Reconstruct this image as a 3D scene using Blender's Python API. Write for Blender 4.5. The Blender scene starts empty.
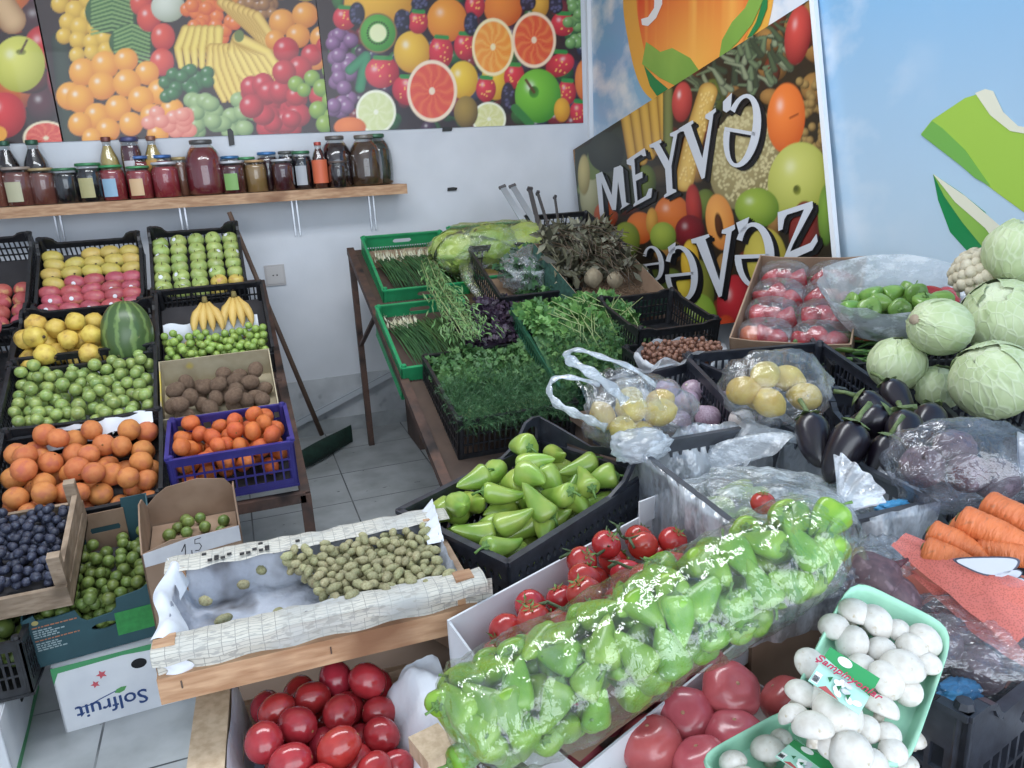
import bpy, math, random
import numpy as np
from mathutils import Vector, Matrix, Euler, noise
from mathutils.geometry import tessellate_polygon
R = math.radians
PI = math.pi
rnd = random.Random(7)
sc = bpy.context.scene
COL = sc.collection

# ------------------------------------------------------------------ camera
FPX, HCAM = 770.0, 1.45
psi, th, rho = R(19.3), R(16), R(3)
fw = Vector((math.sin(psi)*math.cos(th), math.cos(psi)*math.cos(th), -math.sin(th)))
r0 = Vector((math.cos(psi), -math.sin(psi), 0)); u0 = r0.cross(fw)
rt = r0*math.cos(rho) - u0*math.sin(rho); up = u0*math.cos(rho) + r0*math.sin(rho)
CAM = Vector((0, 0, HCAM))
def ray(x, y): return fw + rt*((x-512)/FPX) + up*((384-y)/FPX)
def proj(p):
    d = Vector(p)-CAM; z = max(d.dot(fw), 1e-6)
    return 512+FPX*d.dot(rt)/z, 384-FPX*d.dot(up)/z, z
def onY(x, y, Y): d = ray(x, y); return CAM + d*(Y/d.y)
def onZ(x, y, Z): d = ray(x, y); return CAM + d*((Z-HCAM)/d.z)
def onP(x, y, p0, n): d = ray(x, y); return CAM + d*((Vector(p0)-CAM).dot(n)/d.dot(n))
cd = bpy.data.cameras.new('camera'); cam = bpy.data.objects.new('camera', cd); COL.objects.link(cam)
cd.sensor_width = 36; cd.lens = FPX/1024*36; cd.clip_start = .02
M3 = Matrix((rt, up, -fw)).transposed()
cam.matrix_world = Matrix.Translation(CAM) @ M3.to_4x4()
sc.camera = cam

# ------------------------------------------------------------------ materials
MATS = {}
def srgb(c, desat=.16):
    if isinstance(c, str): c = tuple(int(c[i:i+2], 16)/255 for i in (0, 2, 4))
    g_ = .3*c[0]+.59*c[1]+.11*c[2]; c = tuple(v+(g_-v)*desat for v in c)
    return tuple(((v+.055)/1.055)**2.4 if v > .04045 else v/12.92 for v in c)
def newmat(name):
    m = bpy.data.materials.new(name); m.use_nodes = True; nt = m.node_tree
    b = nt.nodes['Principled BSDF']; MATS[name] = m
    return m, nt, b
def mixrgb(nt, fac, a, b, mode='MIX'):
    n = nt.nodes.new('ShaderNodeMix'); n.data_type = 'RGBA'; n.blend_type = mode
    for s, v in ((n.inputs[0], fac), (n.inputs[6], a), (n.inputs[7], b)):
        if hasattr(v, 'links') or isinstance(v, bpy.types.NodeSocket): nt.links.new(v, s)
        elif isinstance(v, (int, float)): s.default_value = v
        else: s.default_value = (*v, 1)
    return n.outputs[2]
def noise_fac(nt, scale, detail=3, lo=.35, hi=.65, coord='Object', stretch=None, rough=.5):
    tc = nt.nodes.new('ShaderNodeTexCoord'); no = nt.nodes.new('ShaderNodeTexNoise')
    src = tc.outputs[coord]
    if stretch:
        mp = nt.nodes.new('ShaderNodeMapping'); mp.inputs['Scale'].default_value = stretch
        nt.links.new(src, mp.inputs[0]); src = mp.outputs[0]
    nt.links.new(src, no.inputs['Vector']); no.inputs['Scale'].default_value = scale
    no.inputs['Detail'].default_value = detail; no.inputs['Roughness'].default_value = rough
    mr = nt.nodes.new('ShaderNodeMapRange'); mr.inputs[1].default_value = lo; mr.inputs[2].default_value = hi
    nt.links.new(no.outputs[0], mr.inputs[0])
    return mr.outputs[0]
def bump(nt, b, h, strength, dist=.002):
    bn = nt.nodes.new('ShaderNodeBump'); bn.inputs['Strength'].default_value = strength
    bn.inputs['Distance'].default_value = dist
    nt.links.new(h, bn.inputs['Height']); nt.links.new(bn.outputs[0], b.inputs['Normal'])
def mat(name, c1, c2=None, scale=20, lo=.35, hi=.65, rough=.5, bs=0, bscale=60, bd=.002, coat=0, sss=0,
        rand=0, c3=None, c3scale=6, c3lo=.55, c3hi=.7, stretch=None, spec=.5, metal=0, detail=3, hue=0, coord='Object'):
    if name in MATS: return MATS[name]
    m, nt, b = newmat(name)
    c1 = srgb(c1)
    out = None
    if c2 is not None:
        out = mixrgb(nt, noise_fac(nt, scale, detail, lo, hi, stretch=stretch, coord=coord), c1, srgb(c2))
    if c3 is not None:
        out = mixrgb(nt, noise_fac(nt, c3scale, 2, c3lo, c3hi, coord=coord), out if out else c1, srgb(c3))
    if rand or hue:
        hs = nt.nodes.new('ShaderNodeHueSaturation'); oi = nt.nodes.new('ShaderNodeObjectInfo')
        mr = nt.nodes.new('ShaderNodeMapRange'); mr.inputs[3].default_value = 1-rand; mr.inputs[4].default_value = 1+rand
        nt.links.new(oi.outputs['Random'], mr.inputs[0]); nt.links.new(mr.outputs[0], hs.inputs['Value'])
        if hue:
            ml = nt.nodes.new('ShaderNodeMath'); ml.operation = 'MULTIPLY'; ml.inputs[1].default_value = 7.13
            fr = nt.nodes.new('ShaderNodeMath'); fr.operation = 'FRACT'
            m2 = nt.nodes.new('ShaderNodeMapRange'); m2.inputs[3].default_value = .5-hue; m2.inputs[4].default_value = .5+hue
            nt.links.new(oi.outputs['Random'], ml.inputs[0]); nt.links.new(ml.outputs[0], fr.inputs[0])
            nt.links.new(fr.outputs[0], m2.inputs[0]); nt.links.new(m2.outputs[0], hs.inputs['Hue'])
        if out: nt.links.new(out, hs.inputs['Color'])
        else: hs.inputs['Color'].default_value = (*c1, 1)
        out = hs.outputs[0]
    if out: nt.links.new(out, b.inputs['Base Color'])
    else: b.inputs['Base Color'].default_value = (*c1, 1)
    b.inputs['Roughness'].default_value = rough; b.inputs['Metallic'].default_value = metal
    b.inputs['Specular IOR Level'].default_value = spec
    if coat: b.inputs['Coat Weight'].default_value = coat; b.inputs['Coat Roughness'].default_value = .12
    if sss: b.inputs['Subsurface Weight'].default_value = sss; b.inputs['Subsurface Scale'].default_value = .01
    if bs: bump(nt, b, noise_fac(nt, bscale, 3, 0, 1, stretch=stretch), bs, bd)
    return m
def attr_mat(name, rough=.45, coat=0):
    m, nt, b = newmat(name)
    a = nt.nodes.new('ShaderNodeAttribute'); a.attribute_name = 'Col'
    nt.links.new(a.outputs['Color'], b.inputs['Base Color']); b.inputs['Roughness'].default_value = rough
    b.inputs['Coat Weight'].default_value = coat
    return m
def fill_ell(n, rx, ry, rz, r, g, sep=1.75):
    out = []
    for _ in range(n*60):
        if len(out) >= n: break
        p = Vector((g.uniform(-1, 1), g.uniform(-1, 1), g.uniform(-1, 1)))
        if p.length > 1: continue
        p = Vector((p.x*max(.004, rx-r), p.y*max(.004, ry-r), p.z*max(.002, rz-r)))
        if all((p-Vector(o[:3])).length > sep*r for o in out): out.append((p.x, p.y, p.z, r*g.uniform(.93, 1.06)))
    return out
def plastic_film(name, tint=(.93, .95, .97), white=.10, wrinkle=30, streak=(1, 1, 1), gl=.16, hazy=.0, bd=.006, rough=.16):
    """clear polythene: mostly transparent, glossy creases, a little milky scatter where it is folded"""
    m, nt, b = newmat(name); L = nt.links
    out = nt.nodes['Material Output']
    tr = nt.nodes.new('ShaderNodeBsdfTransparent'); tr.inputs[0].default_value = (*tint, 1)
    g = nt.nodes.new('ShaderNodeBsdfGlossy'); g.inputs['Roughness'].default_value = rough
    df = nt.nodes.new('ShaderNodeBsdfDiffuse'); df.inputs[0].default_value = (.85, .9, .96, 1)
    tl = nt.nodes.new('ShaderNodeBsdfTranslucent'); tl.inputs[0].default_value = (.85, .9, .96, 1)
    ad = nt.nodes.new('ShaderNodeMixShader'); ad.inputs[0].default_value = .4
    L.new(df.outputs[0], ad.inputs[1]); L.new(tl.outputs[0], ad.inputs[2])
    h = noise_fac(nt, wrinkle, 4, .2, .8, stretch=streak, rough=.6)
    bn = nt.nodes.new('ShaderNodeBump'); bn.inputs['Strength'].default_value = 1; bn.inputs['Distance'].default_value = bd
    L.new(h, bn.inputs['Height']); L.new(bn.outputs[0], g.inputs['Normal']); L.new(bn.outputs[0], df.inputs['Normal'])
    lw = nt.nodes.new('ShaderNodeLayerWeight'); lw.inputs[0].default_value = .35; L.new(bn.outputs[0], lw.inputs['Normal'])
    fold = noise_fac(nt, wrinkle*.6, 5, .5, .72, stretch=streak, rough=.7)
    ma = nt.nodes.new('ShaderNodeMath'); ma.operation = 'MULTIPLY_ADD'; ma.inputs[1].default_value = white*2; ma.inputs[2].default_value = white*.35+hazy
    L.new(fold, ma.inputs[0])
    m1 = nt.nodes.new('ShaderNodeMixShader'); L.new(ma.outputs[0], m1.inputs[0]); L.new(tr.outputs[0], m1.inputs[1]); L.new(ad.outputs[0], m1.inputs[2])
    mg = nt.nodes.new('ShaderNodeMath'); mg.operation = 'MULTIPLY_ADD'; mg.inputs[1].default_value = .26; mg.inputs[2].default_value = gl*.16
    L.new(lw.outputs['Facing'], mg.inputs[0])
    m2 = nt.nodes.new('ShaderNodeMixShader'); L.new(mg.outputs[0], m2.inputs[0]); L.new(m1.outputs[0], m2.inputs[1]); L.new(g.outputs[0], m2.inputs[2])
    L.new(m2.outputs[0], out.inputs['Surface'])
    return m

# ------------------------------------------------------------------ mesh builder
class MB:
    def __init__(s): s.v = []; s.f = []; s.mi = []; s.smooth = []
    def add(s, vs, fs, m=0, sm=True, M=None):
        o = len(s.v)
        s.v.extend([tuple(M @ Vector(p)) for p in vs] if M is not None else [tuple(p) for p in vs])
        for f in fs: s.f.append(tuple(o+i for i in f)); s.mi.append(m); s.smooth.append(sm)
        return s
    def box(s, a, b, m=0, M=None):
        x0, y0, z0 = a; x1, y1, z1 = b
        vs = [(x0,y0,z0),(x1,y0,z0),(x1,y1,z0),(x0,y1,z0),(x0,y0,z1),(x1,y0,z1),(x1,y1,z1),(x0,y1,z1)]
        return s.add(vs, [(0,3,2,1),(4,5,6,7),(0,1,5,4),(1,2,6,5),(2,3,7,6),(3,0,4,7)], m, False, M)
    def bar(s, p, q, w, h, m=0, upv=(0,0,1), M=None):
        p = Vector(p); q = Vector(q); d = (q-p).normalized(); u = Vector(upv)
        sx = d.cross(u)
        if sx.length < 1e-4: sx = d.cross(Vector((0,1,0)))
        sx.normalize(); sz = sx.cross(d)
        vs = []
        for e in (p, q):
            for a, b in ((-1,-1),(1,-1),(1,1),(-1,1)): vs.append(e+sx*a*w/2+sz*b*h/2)
        return s.add(vs, [(3,2,1,0),(4,5,6,7),(0,1,5,4),(1,2,6,5),(2,3,7,6),(3,0,4,7)], m, False, M)
    def tube(s, pts, rad, n=8, m=0, M=None, cap=True, flat=1.0, sm=True):
        pts = [Vector(p) for p in pts]
        if not isinstance(rad, (list, tuple)): rad = [rad]*len(pts)
        vs = []; ref = None
        for i, p in enumerate(pts):
            t = (pts[min(i+1, len(pts)-1)]-pts[max(i-1, 0)])
            t = t.normalized() if t.length > 1e-9 else Vector((0,0,1))
            if ref is None:
                ref = Vector((0,0,1)) if abs(t.z) < .9 else Vector((1,0,0))
            a = t.cross(ref).normalized(); b = a.cross(t).normalized(); ref = b
            for k in range(n):
                th_ = 2*PI*k/n
                vs.append(p+a*math.cos(th_)*rad[i]+b*math.sin(th_)*rad[i]*flat)
        fs = []
        for i in range(len(pts)-1):
            for k in range(n):
                k2 = (k+1) % n
                fs.append((i*n+k, (i+1)*n+k, (i+1)*n+k2, i*n+k2))
        if cap: fs.append(tuple(range(n))); fs.append(tuple(reversed(range((len(pts)-1)*n, len(pts)*n))))
        return s.add(vs, fs, m, sm, M)
    def lathe(s, prof, n=20, m=0, M=None, lob=None):
        vs = []; fs = []
        for i, (r_, z) in enumerate(prof):
            for k in range(n):
                a = 2*PI*k/n; q = r_*(lob(a, i/(len(prof)-1)) if lob else 1)
                vs.append((q*math.cos(a), q*math.sin(a), z))
        for i in range(len(prof)-1):
            for k in range(n):
                k2 = (k+1) % n; fs.append((i*n+k, i*n+k2, (i+1)*n+k2, (i+1)*n+k))
        if prof[0][0] > 1e-5: fs.append(tuple(reversed(range(n))))
        if prof[-1][0] > 1e-5: fs.append(tuple(range((len(prof)-1)*n, len(prof)*n)))
        return s.add(vs, fs, m, True, M)
    def surf(s, fn, nu, nv, m=0, M=None, wrapu=True):
        """fn(u in 0..1 around, v in 0..1 pole to pole) -> point"""
        vs = []; fs = []
        cu = nu if wrapu else nu+1
        for j in range(nv+1):
            for i in range(cu): vs.append(fn(i/nu, j/nv))
        for j in range(nv):
            for i in range(nu):
                i2 = (i+1) % cu
                fs.append((j*cu+i, j*cu+i2, (j+1)*cu+i2, (j+1)*cu+i))
        return s.add(vs, fs, m, True, M)
    def ball(s, c, rx, ry=None, rz=None, nu=12, nv=8, m=0, M=None):
        ry = ry or rx; rz = rz or rx
        def fn(u, v):
            a = 2*PI*u; t = PI*v
            return Vector((c[0]+rx*math.sin(t)*math.cos(a), c[1]+ry*math.sin(t)*math.sin(a), c[2]-rz*math.cos(t)))
        return s.surf(fn, nu, nv, m, M)
    def poly(s, pts, holes=(), th_=.002, m=0, M=None, ms=None):
        """flat outline in the xz plane, extruded th_ towards +y"""
        loops = [list(pts)]+[list(h) for h in holes]
        flat = [p for l in loops for p in l]
        tris = tessellate_polygon([[Vector((p[0], p[1], 0)) for p in l] for l in loops])
        n = len(flat)
        vs = [(p[0], 0, p[1]) for p in flat]+[(p[0], th_, p[1]) for p in flat]
        fs = []
        for t in tris:
            a, b, c = t
            A, B, Cc = flat[a], flat[b], flat[c]
            cr = (B[0]-A[0])*(Cc[1]-A[1])-(B[1]-A[1])*(Cc[0]-A[0])
            if cr < 0: a, b, c = c, b, a
            fs.append((a, b, c)); fs.append((n+c, n+b, n+a))
        s.add(vs, fs, m, False, M)
        o = len(s.v)-len(vs); k0 = 0
        for l in loops:
            for i in range(len(l)):
                j = (i+1) % len(l)
                s.f.append((o+k0+i, o+n+k0+i, o+n+k0+j, o+k0+j)); s.mi.append(m if ms is None else ms); s.smooth.append(False)
            k0 += len(l)
        return s
    def mesh(s, name, mats):
        me = bpy.data.meshes.new(name); me.from_pydata(s.v, [], s.f); me.validate(clean_customdata=False)
        if not isinstance(mats, (list, tuple)): mats = [mats]
        for m in mats: me.materials.append(m)
        if len(me.polygons) == len(s.f):
            me.polygons.foreach_set('material_index', s.mi); me.polygons.foreach_set('use_smooth', s.smooth)
        return me
    def obj(s, name, mats, parent=None, M=None):
        o = bpy.data.objects.new(name, s.mesh(name, mats)); COL.objects.link(o)
        if parent is not None: o.parent = parent
        if M is not None: o.matrix_local = M
        return o

def tag(o, label=None, cat=None, group=None, kind=None):
    if label: o['label'] = label
    if cat: o['category'] = cat
    if group: o['group'] = group
    if kind: o['kind'] = kind
    return o
def thing(name, label, cat, M=None, group=None):
    o = bpy.data.objects.new(name, None); COL.objects.link(o); o.empty_display_size = .05
    if M is not None: o.matrix_world = M
    return tag(o, label, cat, group)
def copy_tree(o, parent=None):
    c = o.copy(); COL.objects.link(c)
    if parent is not None: c.parent = parent
    for ch in KIDS.get(o.name, ()): copy_tree(ch, c)
    return c
KIDS = {}
def register(root, kids): KIDS[root.name] = kids
class Kind:
    """first call of put() moves the original, later calls copy it with its parts"""
    def __init__(s, root, kids): s.root = root; s.kids = kids; s.used = False; KIDS[root.name] = kids
    def put(s, M, label, group=None):
        if not s.used: o = s.root; s.used = True
        else: o = copy_tree(s.root)
        o.matrix_world = M; o['label'] = label
        if group: o['group'] = group
        elif 'group' in o: del o['group']
        return o
def kind_of(name, cat, me, parts=()):
    """single-mesh things keep their mesh at top level, others get an Empty with parts"""
    if not parts:
        o = bpy.data.objects.new(name, me); COL.objects.link(o); o['category'] = cat
        return Kind(o, [])
    r = bpy.data.objects.new(name, me) ; COL.objects.link(r); r['category'] = cat
    kids = []
    for pn, pm in parts:
        k = bpy.data.objects.new(pn, pm); COL.objects.link(k); k.parent = r; kids.append(k)
    return Kind(r, kids)
def TR(x, y, z): return Matrix.Translation((x, y, z))
def RX(a): return Matrix.Rotation(a, 4, 'X')
def RY(a): return Matrix.Rotation(a, 4, 'Y')
def RZ(a): return Matrix.Rotation(a, 4, 'Z')
def SC(s, t=None, u=None):
    return Matrix.Diagonal((s, s if t is None else t, s if u is None else u, 1))
def frame(p, pitch=0, yaw=0, roll=0): return TR(*p) @ RZ(yaw) @ RX(pitch) @ RY(roll)
def rrot(g=None):
    g = g or rnd
    return Euler((g.uniform(0, 6.28), g.uniform(0, 6.28), g.uniform(0, 6.28))).to_matrix().to_4x4()

def pack(n, x0, x1, y0, y1, r, z0=0, tries=24, g=None, base=None, jit=.08, sep=.96, inside=None):
    """let n balls of radius about r settle one by one on the floor z0 (or base(x, y)) and on each other"""
    g = g or rnd; out = []
    for _ in range(n):
        ri = r*(1+g.uniform(-jit, jit)); best = None
        for _ in range(tries):
            x = g.uniform(x0+ri, x1-ri); y = g.uniform(y0+ri, y1-ri)
            if inside and not inside(x, y): continue
            z = (base(x, y) if base else z0)+ri
            for (a, b, c, q) in out:
                D = (ri+q)*sep; d2 = (a-x)**2+(b-y)**2
                if d2 < D*D: z = max(z, c+math.sqrt(D*D-d2))
            if best is None or z < best[2]: best = (x, y, z, ri)
        if best: out.append(best)
    return out

ORD = ['', 'second ', 'third ', 'fourth ', 'fifth ', 'sixth ', 'seventh ', 'eighth ', 'ninth ', 'tenth ', 'eleventh ', 'twelfth ', 'thirteenth ', 'fourteenth ']
def label_pile(objs, what, where, group, few=12):
    """name the outermost ones of a pile by their place, the look-alike rest share one label"""
    P_ = [(proj(o.matrix_world.translation), o) for o in objs]
    vis = [(p, o) for p, o in P_ if -5 < p[0] < 1029 and -5 < p[1] < 773]
    for _, o in P_: o['label'] = f'{what} {where}'; o['group'] = group
    if not vis: return
    def setl(o, s): o['label'] = s
    if len(vis) <= few:
        vis.sort(key=lambda t: t[0][0]); n = len(vis)
        for i, (p, o) in enumerate(vis):
            if n > 1:
                pos = ('leftmost' if i == 0 else 'rightmost' if i == n-1 else ORD[i]+'from the left' if i < n/2 else ORD[n-1-i]+'from the right')
                setl(o, f'{what} {where}, {pos} of them')
    else:
        used = set()
        for key, nm in ((lambda t: t[0][0], 'leftmost'), (lambda t: -t[0][0], 'rightmost'), (lambda t: t[0][1], 'highest'), (lambda t: -t[0][1], 'lowest')):
            p, o = min(vis, key=key)
            if o.name in used: continue
            used.add(o.name); setl(o, f'{what} {where}, {nm} of the heap')
# ------------------------------------------------------------------ room
YW, XW = 4.35, 2.11
wallm = mat('wall_paint', 'd6dae2', 'cbd0d8', 3, rough=.75, c3='bcc2cc', c3scale=1.7, c3lo=.6, c3hi=.8, bs=.15, bscale=90, coord='Object')
def struct(name, mb, m, parent=None):
    o = mb.obj(name, m, parent)
    if parent is None: o['kind'] = 'structure'
    return o
def tile_mat():
    m, nt, b = newmat('floor_tile'); L = nt.links
    tc = nt.nodes.new('ShaderNodeTexCoord'); mp = nt.nodes.new('ShaderNodeMapping')
    mp.inputs['Location'].default_value = (.08, .28, 0)
    L.new(tc.outputs['Object'], mp.inputs[0])
    br = nt.nodes.new('ShaderNodeTexBrick'); L.new(mp.outputs[0], br.inputs['Vector'])
    br.offset = 0; br.inputs['Scale'].default_value = 1
    br.inputs['Brick Width'].default_value = .44; br.inputs['Row Height'].default_value = .36
    br.inputs['Mortar Size'].default_value = .0035; br.inputs['Mortar Smooth'].default_value = .2
    br.inputs['Color1'].default_value = (*srgb('aeb3b6'), 1); br.inputs['Color2'].default_value = (*srgb('a6abae'), 1)
    br.inputs['Mortar'].default_value = (*srgb('3e4246'), 1)
    c = mixrgb(nt, noise_fac(nt, 7, 4, .4, .75), br.outputs[0], srgb('8d9294'))
    c = mixrgb(nt, noise_fac(nt, 14, 3, .70, .715, stretch=(1, 2.4, 1)), c, srgb('25262a'))
    L.new(c, b.inputs['Base Color']); b.inputs['Roughness'].default_value = .38
    return m
struct('floor', MB().box((-2.6, -1.6, -.06), (XW+.1, YW+.1, 0)), tile_mat())
struct('wall_back', MB().box((-2.7, YW, 0), (XW+.1, YW+.1, 2.9)), wallm)
struct('wall_right', MB().box((XW, -1.6, 0), (XW+.1, YW, 2.9)), wallm)
struct('wall_left', MB().box((-2.7, -1.6, 0), (-2.6, YW, 2.9)), wallm)
struct('ceiling', MB().box((-2.7, -1.6, 2.9), (XW+.1, YW+.1, 3.0)), mat('ceiling_paint', 'e6e8ea', rough=.8))
skm = mat('skirting_tile', 'a9aeb2', '8f9598', 9, rough=.4, c3='777c80', c3scale=4)
struct('baseboard_back', MB().box((-2.6, YW-.015, 0), (XW, YW, .085)), skm)
struct('trim_1', MB().box((-2.6, YW-.008, .085), (XW, YW, .33)), mat('marble_panel', 'c3c7cc', 'a3a8ae', 5, rough=.35, c3='6f757d', c3scale=9, c3lo=.62, c3hi=.75))
# printed sky panels' white corner strip
struct('trim_2', MB().box((XW-.03, YW-.03, .2), (XW-.002, YW-.002, 2.9)), mat('white_strip', 'e4e8ee', rough=.4))

# grey cable trunking that runs aslant along the foot of the back wall
t = thing('cable_duct', 'pale grey slanting cable duct low on the white back wall', 'cable duct')
pa, pb = onY(262, 442, YW-.02), onY(420, 358, YW-.02)
MB().bar(pa, pb, .03, .05, upv=(0, 1, 0)).obj('duct_body', mat('duct', 'b5bcc4', rough=.5), t)
MB().bar(pa+Vector((0, -.018, .012)), pb+Vector((0, -.018, .012)), .012, .008, upv=(0, 1, 0)).obj('duct_cover', mat('duct2', '8c949c', rough=.5), t)

# ------------------------------------------------------------------ printed pictures (colour lives in the print)
srgb0 = lambda c: srgb(c, .04)
class Paint:
    def __init__(s, px, py, bg):
        s.x = px; s.y = py; s.c = np.empty((len(px), 3)); s.c[:] = srgb0(bg)
    def blend(s, mask, col): s.c = s.c*(1-mask[:, None])+col*mask[:, None]
    def loc(s, cx, cy, rx, ry, rot):
        c, d = math.cos(R(rot)), math.sin(R(rot)); X = s.x-cx; Y = s.y-cy
        return (X*c+Y*d)/rx, (-X*d+Y*c)/ry
    def disc(s, cx, cy, rx, ry=None, c0='ff0000', c1=None, rot=0, hl=None, soft=1.0):
        ry = ry or rx; U, V = s.loc(cx, cy, rx, ry, rot); r = np.sqrt(U*U+V*V)
        m = np.clip((1-r)*min(rx, ry)/soft+.5, 0, 1)
        a = np.array(srgb0(c0)); b = np.array(srgb0(c1 or c0))
        rr = np.sqrt((U+.25)**2+(V+.3)**2); k = np.clip(rr/1.3, 0, 1)[:, None]**1.5
        col = a*(1-k)+b*k
        if hl:
            h = np.exp(-((U+.35)**2+(V+.35)**2)/.03)[:, None]*hl
            col = col*(1-h)+h*np.array((.95, .93, .9))
        s.blend(m, col)
    def slice(s, cx, cy, rx, ry, rim='f2e6c8', flesh='e8562a', mid='f7a060', n=11, rot=0):
        s.disc(cx, cy, rx, ry, rim, rim, rot)
        U, V = s.loc(cx, cy, rx, ry, rot); r = np.sqrt(U*U+V*V); a = np.arctan2(V, U)
        m = np.clip((.88-r)*min(rx, ry)+.5, 0, 1)
        f = np.array(srgb0(flesh)); g = np.array(srgb0(mid)); k = (.5+.5*np.cos(a*n+np.sin(r*9)))[:, None]**2
        k = np.clip(k*.7+.3*np.sin(a*31+r*14)[:, None]**2, 0, 1)
        s.blend(m, f*(1-k*.7)+g*k*.7); s.disc(cx, cy, rx*.12, ry*.12, rim, rim)
    def poly(s, pts, c0, c1=None, axis=(0, 1)):
        ins = np.zeros(len(s.x), bool); n = len(pts)
        for i in range(n):
            x1, y1 = pts[i]; x2, y2 = pts[(i+1) % n]
            if y1 == y2: continue
            cnd = ((y1 > s.y) != (y2 > s.y)) & (s.x < (x2-x1)*(s.y-y1)/(y2-y1)+x1)
            ins ^= cnd
        a = np.array(srgb0(c0)); col = a
        if c1:
            xs = [p[0]*axis[0]+p[1]*axis[1] for p in pts]; lo, hi = min(xs), max(xs)
            k = np.clip((s.x*axis[0]+s.y*axis[1]-lo)/(hi-lo), 0, 1)[:, None]; col = a*(1-k)+np.array(srgb0(c1))*k
        s.blend(ins.astype(float), col)
    def stroke(s, pts, w, c0, c1=None, w2=None):
        """thick bent line, e.g. a banana"""
        best = np.full(len(s.x), 1e9); tt = np.zeros(len(s.x)); n = len(pts)-1
        for i in range(n):
            ax, ay = pts[i]; bx, by = pts[i+1]; dx, dy = bx-ax, by-ay
            k = np.clip(((s.x-ax)*dx+(s.y-ay)*dy)/(dx*dx+dy*dy), 0, 1)
            g = (i+k)/n; ww = w*(1-g)+(w2 if w2 is not None else w)*g
            d = np.hypot(s.x-ax-k*dx, s.y-ay-k*dy)/ww
            u = d < best; best[u] = d[u]; tt[u] = g[u]
        m = np.clip((1-best)*w+.5, 0, 1); a = np.array(srgb0(c0)); b = np.array(srgb0(c1 or c0))
        k = np.clip(best, 0, 1)[:, None]**2; s.blend(m, a*(1-k)+b*k)
def print_sheet(name, mats, corner, ax, ay, w, h, step, bg, art, thick=.004, back=None):
    """a rectangular print: corner, unit vectors ax (along) and ay (up), size in metres; art is traced from the flat picture"""
    corner = Vector(corner); nu, nv = max(2, int(w/step)), max(2, int(h/step))
    U, V = np.meshgrid(np.linspace(0, w, nu+1), np.linspace(0, h, nv+1))
    Pn = np.array(corner)[None]+U.reshape(-1, 1)*np.array(ax)[None]+V.reshape(-1, 1)*np.array(ay)[None]
    d = Pn-np.array(CAM); z = d@np.array(fw)
    z = np.maximum(z, .05)
    px = 512+FPX*(d@np.array(rt))/z; py = 384-FPX*(d@np.array(up))/z
    p = Paint(px, py, bg); art(p)
    nrm = Vector(ax).cross(Vector(ay)).normalized()
    idx = np.arange((nu+1)*(nv+1)).reshape(nv+1, nu+1)
    f = np.stack([idx[:-1, :-1], idx[:-1, 1:], idx[1:, 1:], idx[1:, :-1]], -1).reshape(-1, 4)
    me = bpy.data.meshes.new(name)
    nb = len(Pn)
    q = [corner-nrm*thick, corner+Vector(ax)*w-nrm*thick, corner+Vector(ax)*w+Vector(ay)*h-nrm*thick, corner+Vector(ay)*h-nrm*thick]
    vs = [tuple(v) for v in Pn]+[tuple(v) for v in q]
    c4 = [int(idx[0, 0]), int(idx[0, -1]), int(idx[-1, -1]), int(idx[-1, 0])]
    fs = [tuple(map(int, r_)) for r_ in f]
    fs.append((nb+3, nb+2, nb+1, nb))
    edges = [list(map(int, idx[0, :])), list(map(int, idx[:, -1])), list(map(int, idx[-1, ::-1])), list(map(int, idx[::-1, 0]))]
    for i, e in enumerate(edges):
        fs.append(tuple([nb+(i), nb+(i+1) % 4]+e[::-1]))
    me.from_pydata(vs, [], fs)
    ca = me.color_attributes.new('Col', 'FLOAT_COLOR', 'POINT')
    col = np.ones((len(vs), 4)); col[:nb, :3] = p.c; col[nb:, :3] = .8
    ca.data.foreach_set('color', col.astype(np.float32).ravel())
    for m in mats: me.materials.append(m)
    if len(mats) > 1:
        mi = [0]*len(fs)
        for i in range(5): mi[-1-i] = 1
        me.polygons.foreach_set('material_index', mi)
    o = bpy.data.objects.new(name, me); COL.objects.link(o)
    return o
banner = attr_mat('banner_print', .35, .25)
def fill(p, g, x0, x1, y0, y1, kinds, n, rmin, rmax):
    for _ in range(n):
        a, b = g.choice(kinds); r_ = g.uniform(rmin, rmax)
        p.disc(g.uniform(x0, x1), g.uniform(y0, y1), r_, r_*g.uniform(.85, 1.05), a, b, hl=.5)
def art1(p):
    g = random.Random(3)
    fill(p, g, -420, 60, -260, 136, [('a02030', '3a0a14'), ('c9c23a', '6d7a1e'), ('5a1a3a', '1c0812'), ('d86a20', '8a2c10')], 170, 16, 28)
    p.disc(40, 20, 22, 20, '4a1a28', '14060c', hl=.3); p.disc(44, 105, 17, 17, '5a2030', '200a10', hl=.4)
    p.disc(44, 47, 20, 22, 'd8262c', '701018', hl=.4); p.disc(30, 80, 20, 14, '7a2028', '30080c')
    p.stroke([(-4, -4), (12, 20)], 14, 'd8b080', '9a6a40'); p.disc(56, 75, 9, 22, 'a8283a', '5a1018')
    p.disc(19, 64, 26, 28, 'e0dc62', 'a8a832', hl=.4); p.disc(21, 52, 5, 3, '7a7a20', '8a8a28'); p.stroke([(21, 52), (27, 40)], 1.2, '5a4020')
    p.disc(4, 115, 22, 23, 'e83c40', 'a01820', hl=.7); p.disc(-2, 134, 9, 8, 'f0a030')
    p.slice(46, 138, 23, 17, 'f0dcb8', 'd83a34', 'f08060')
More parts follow.
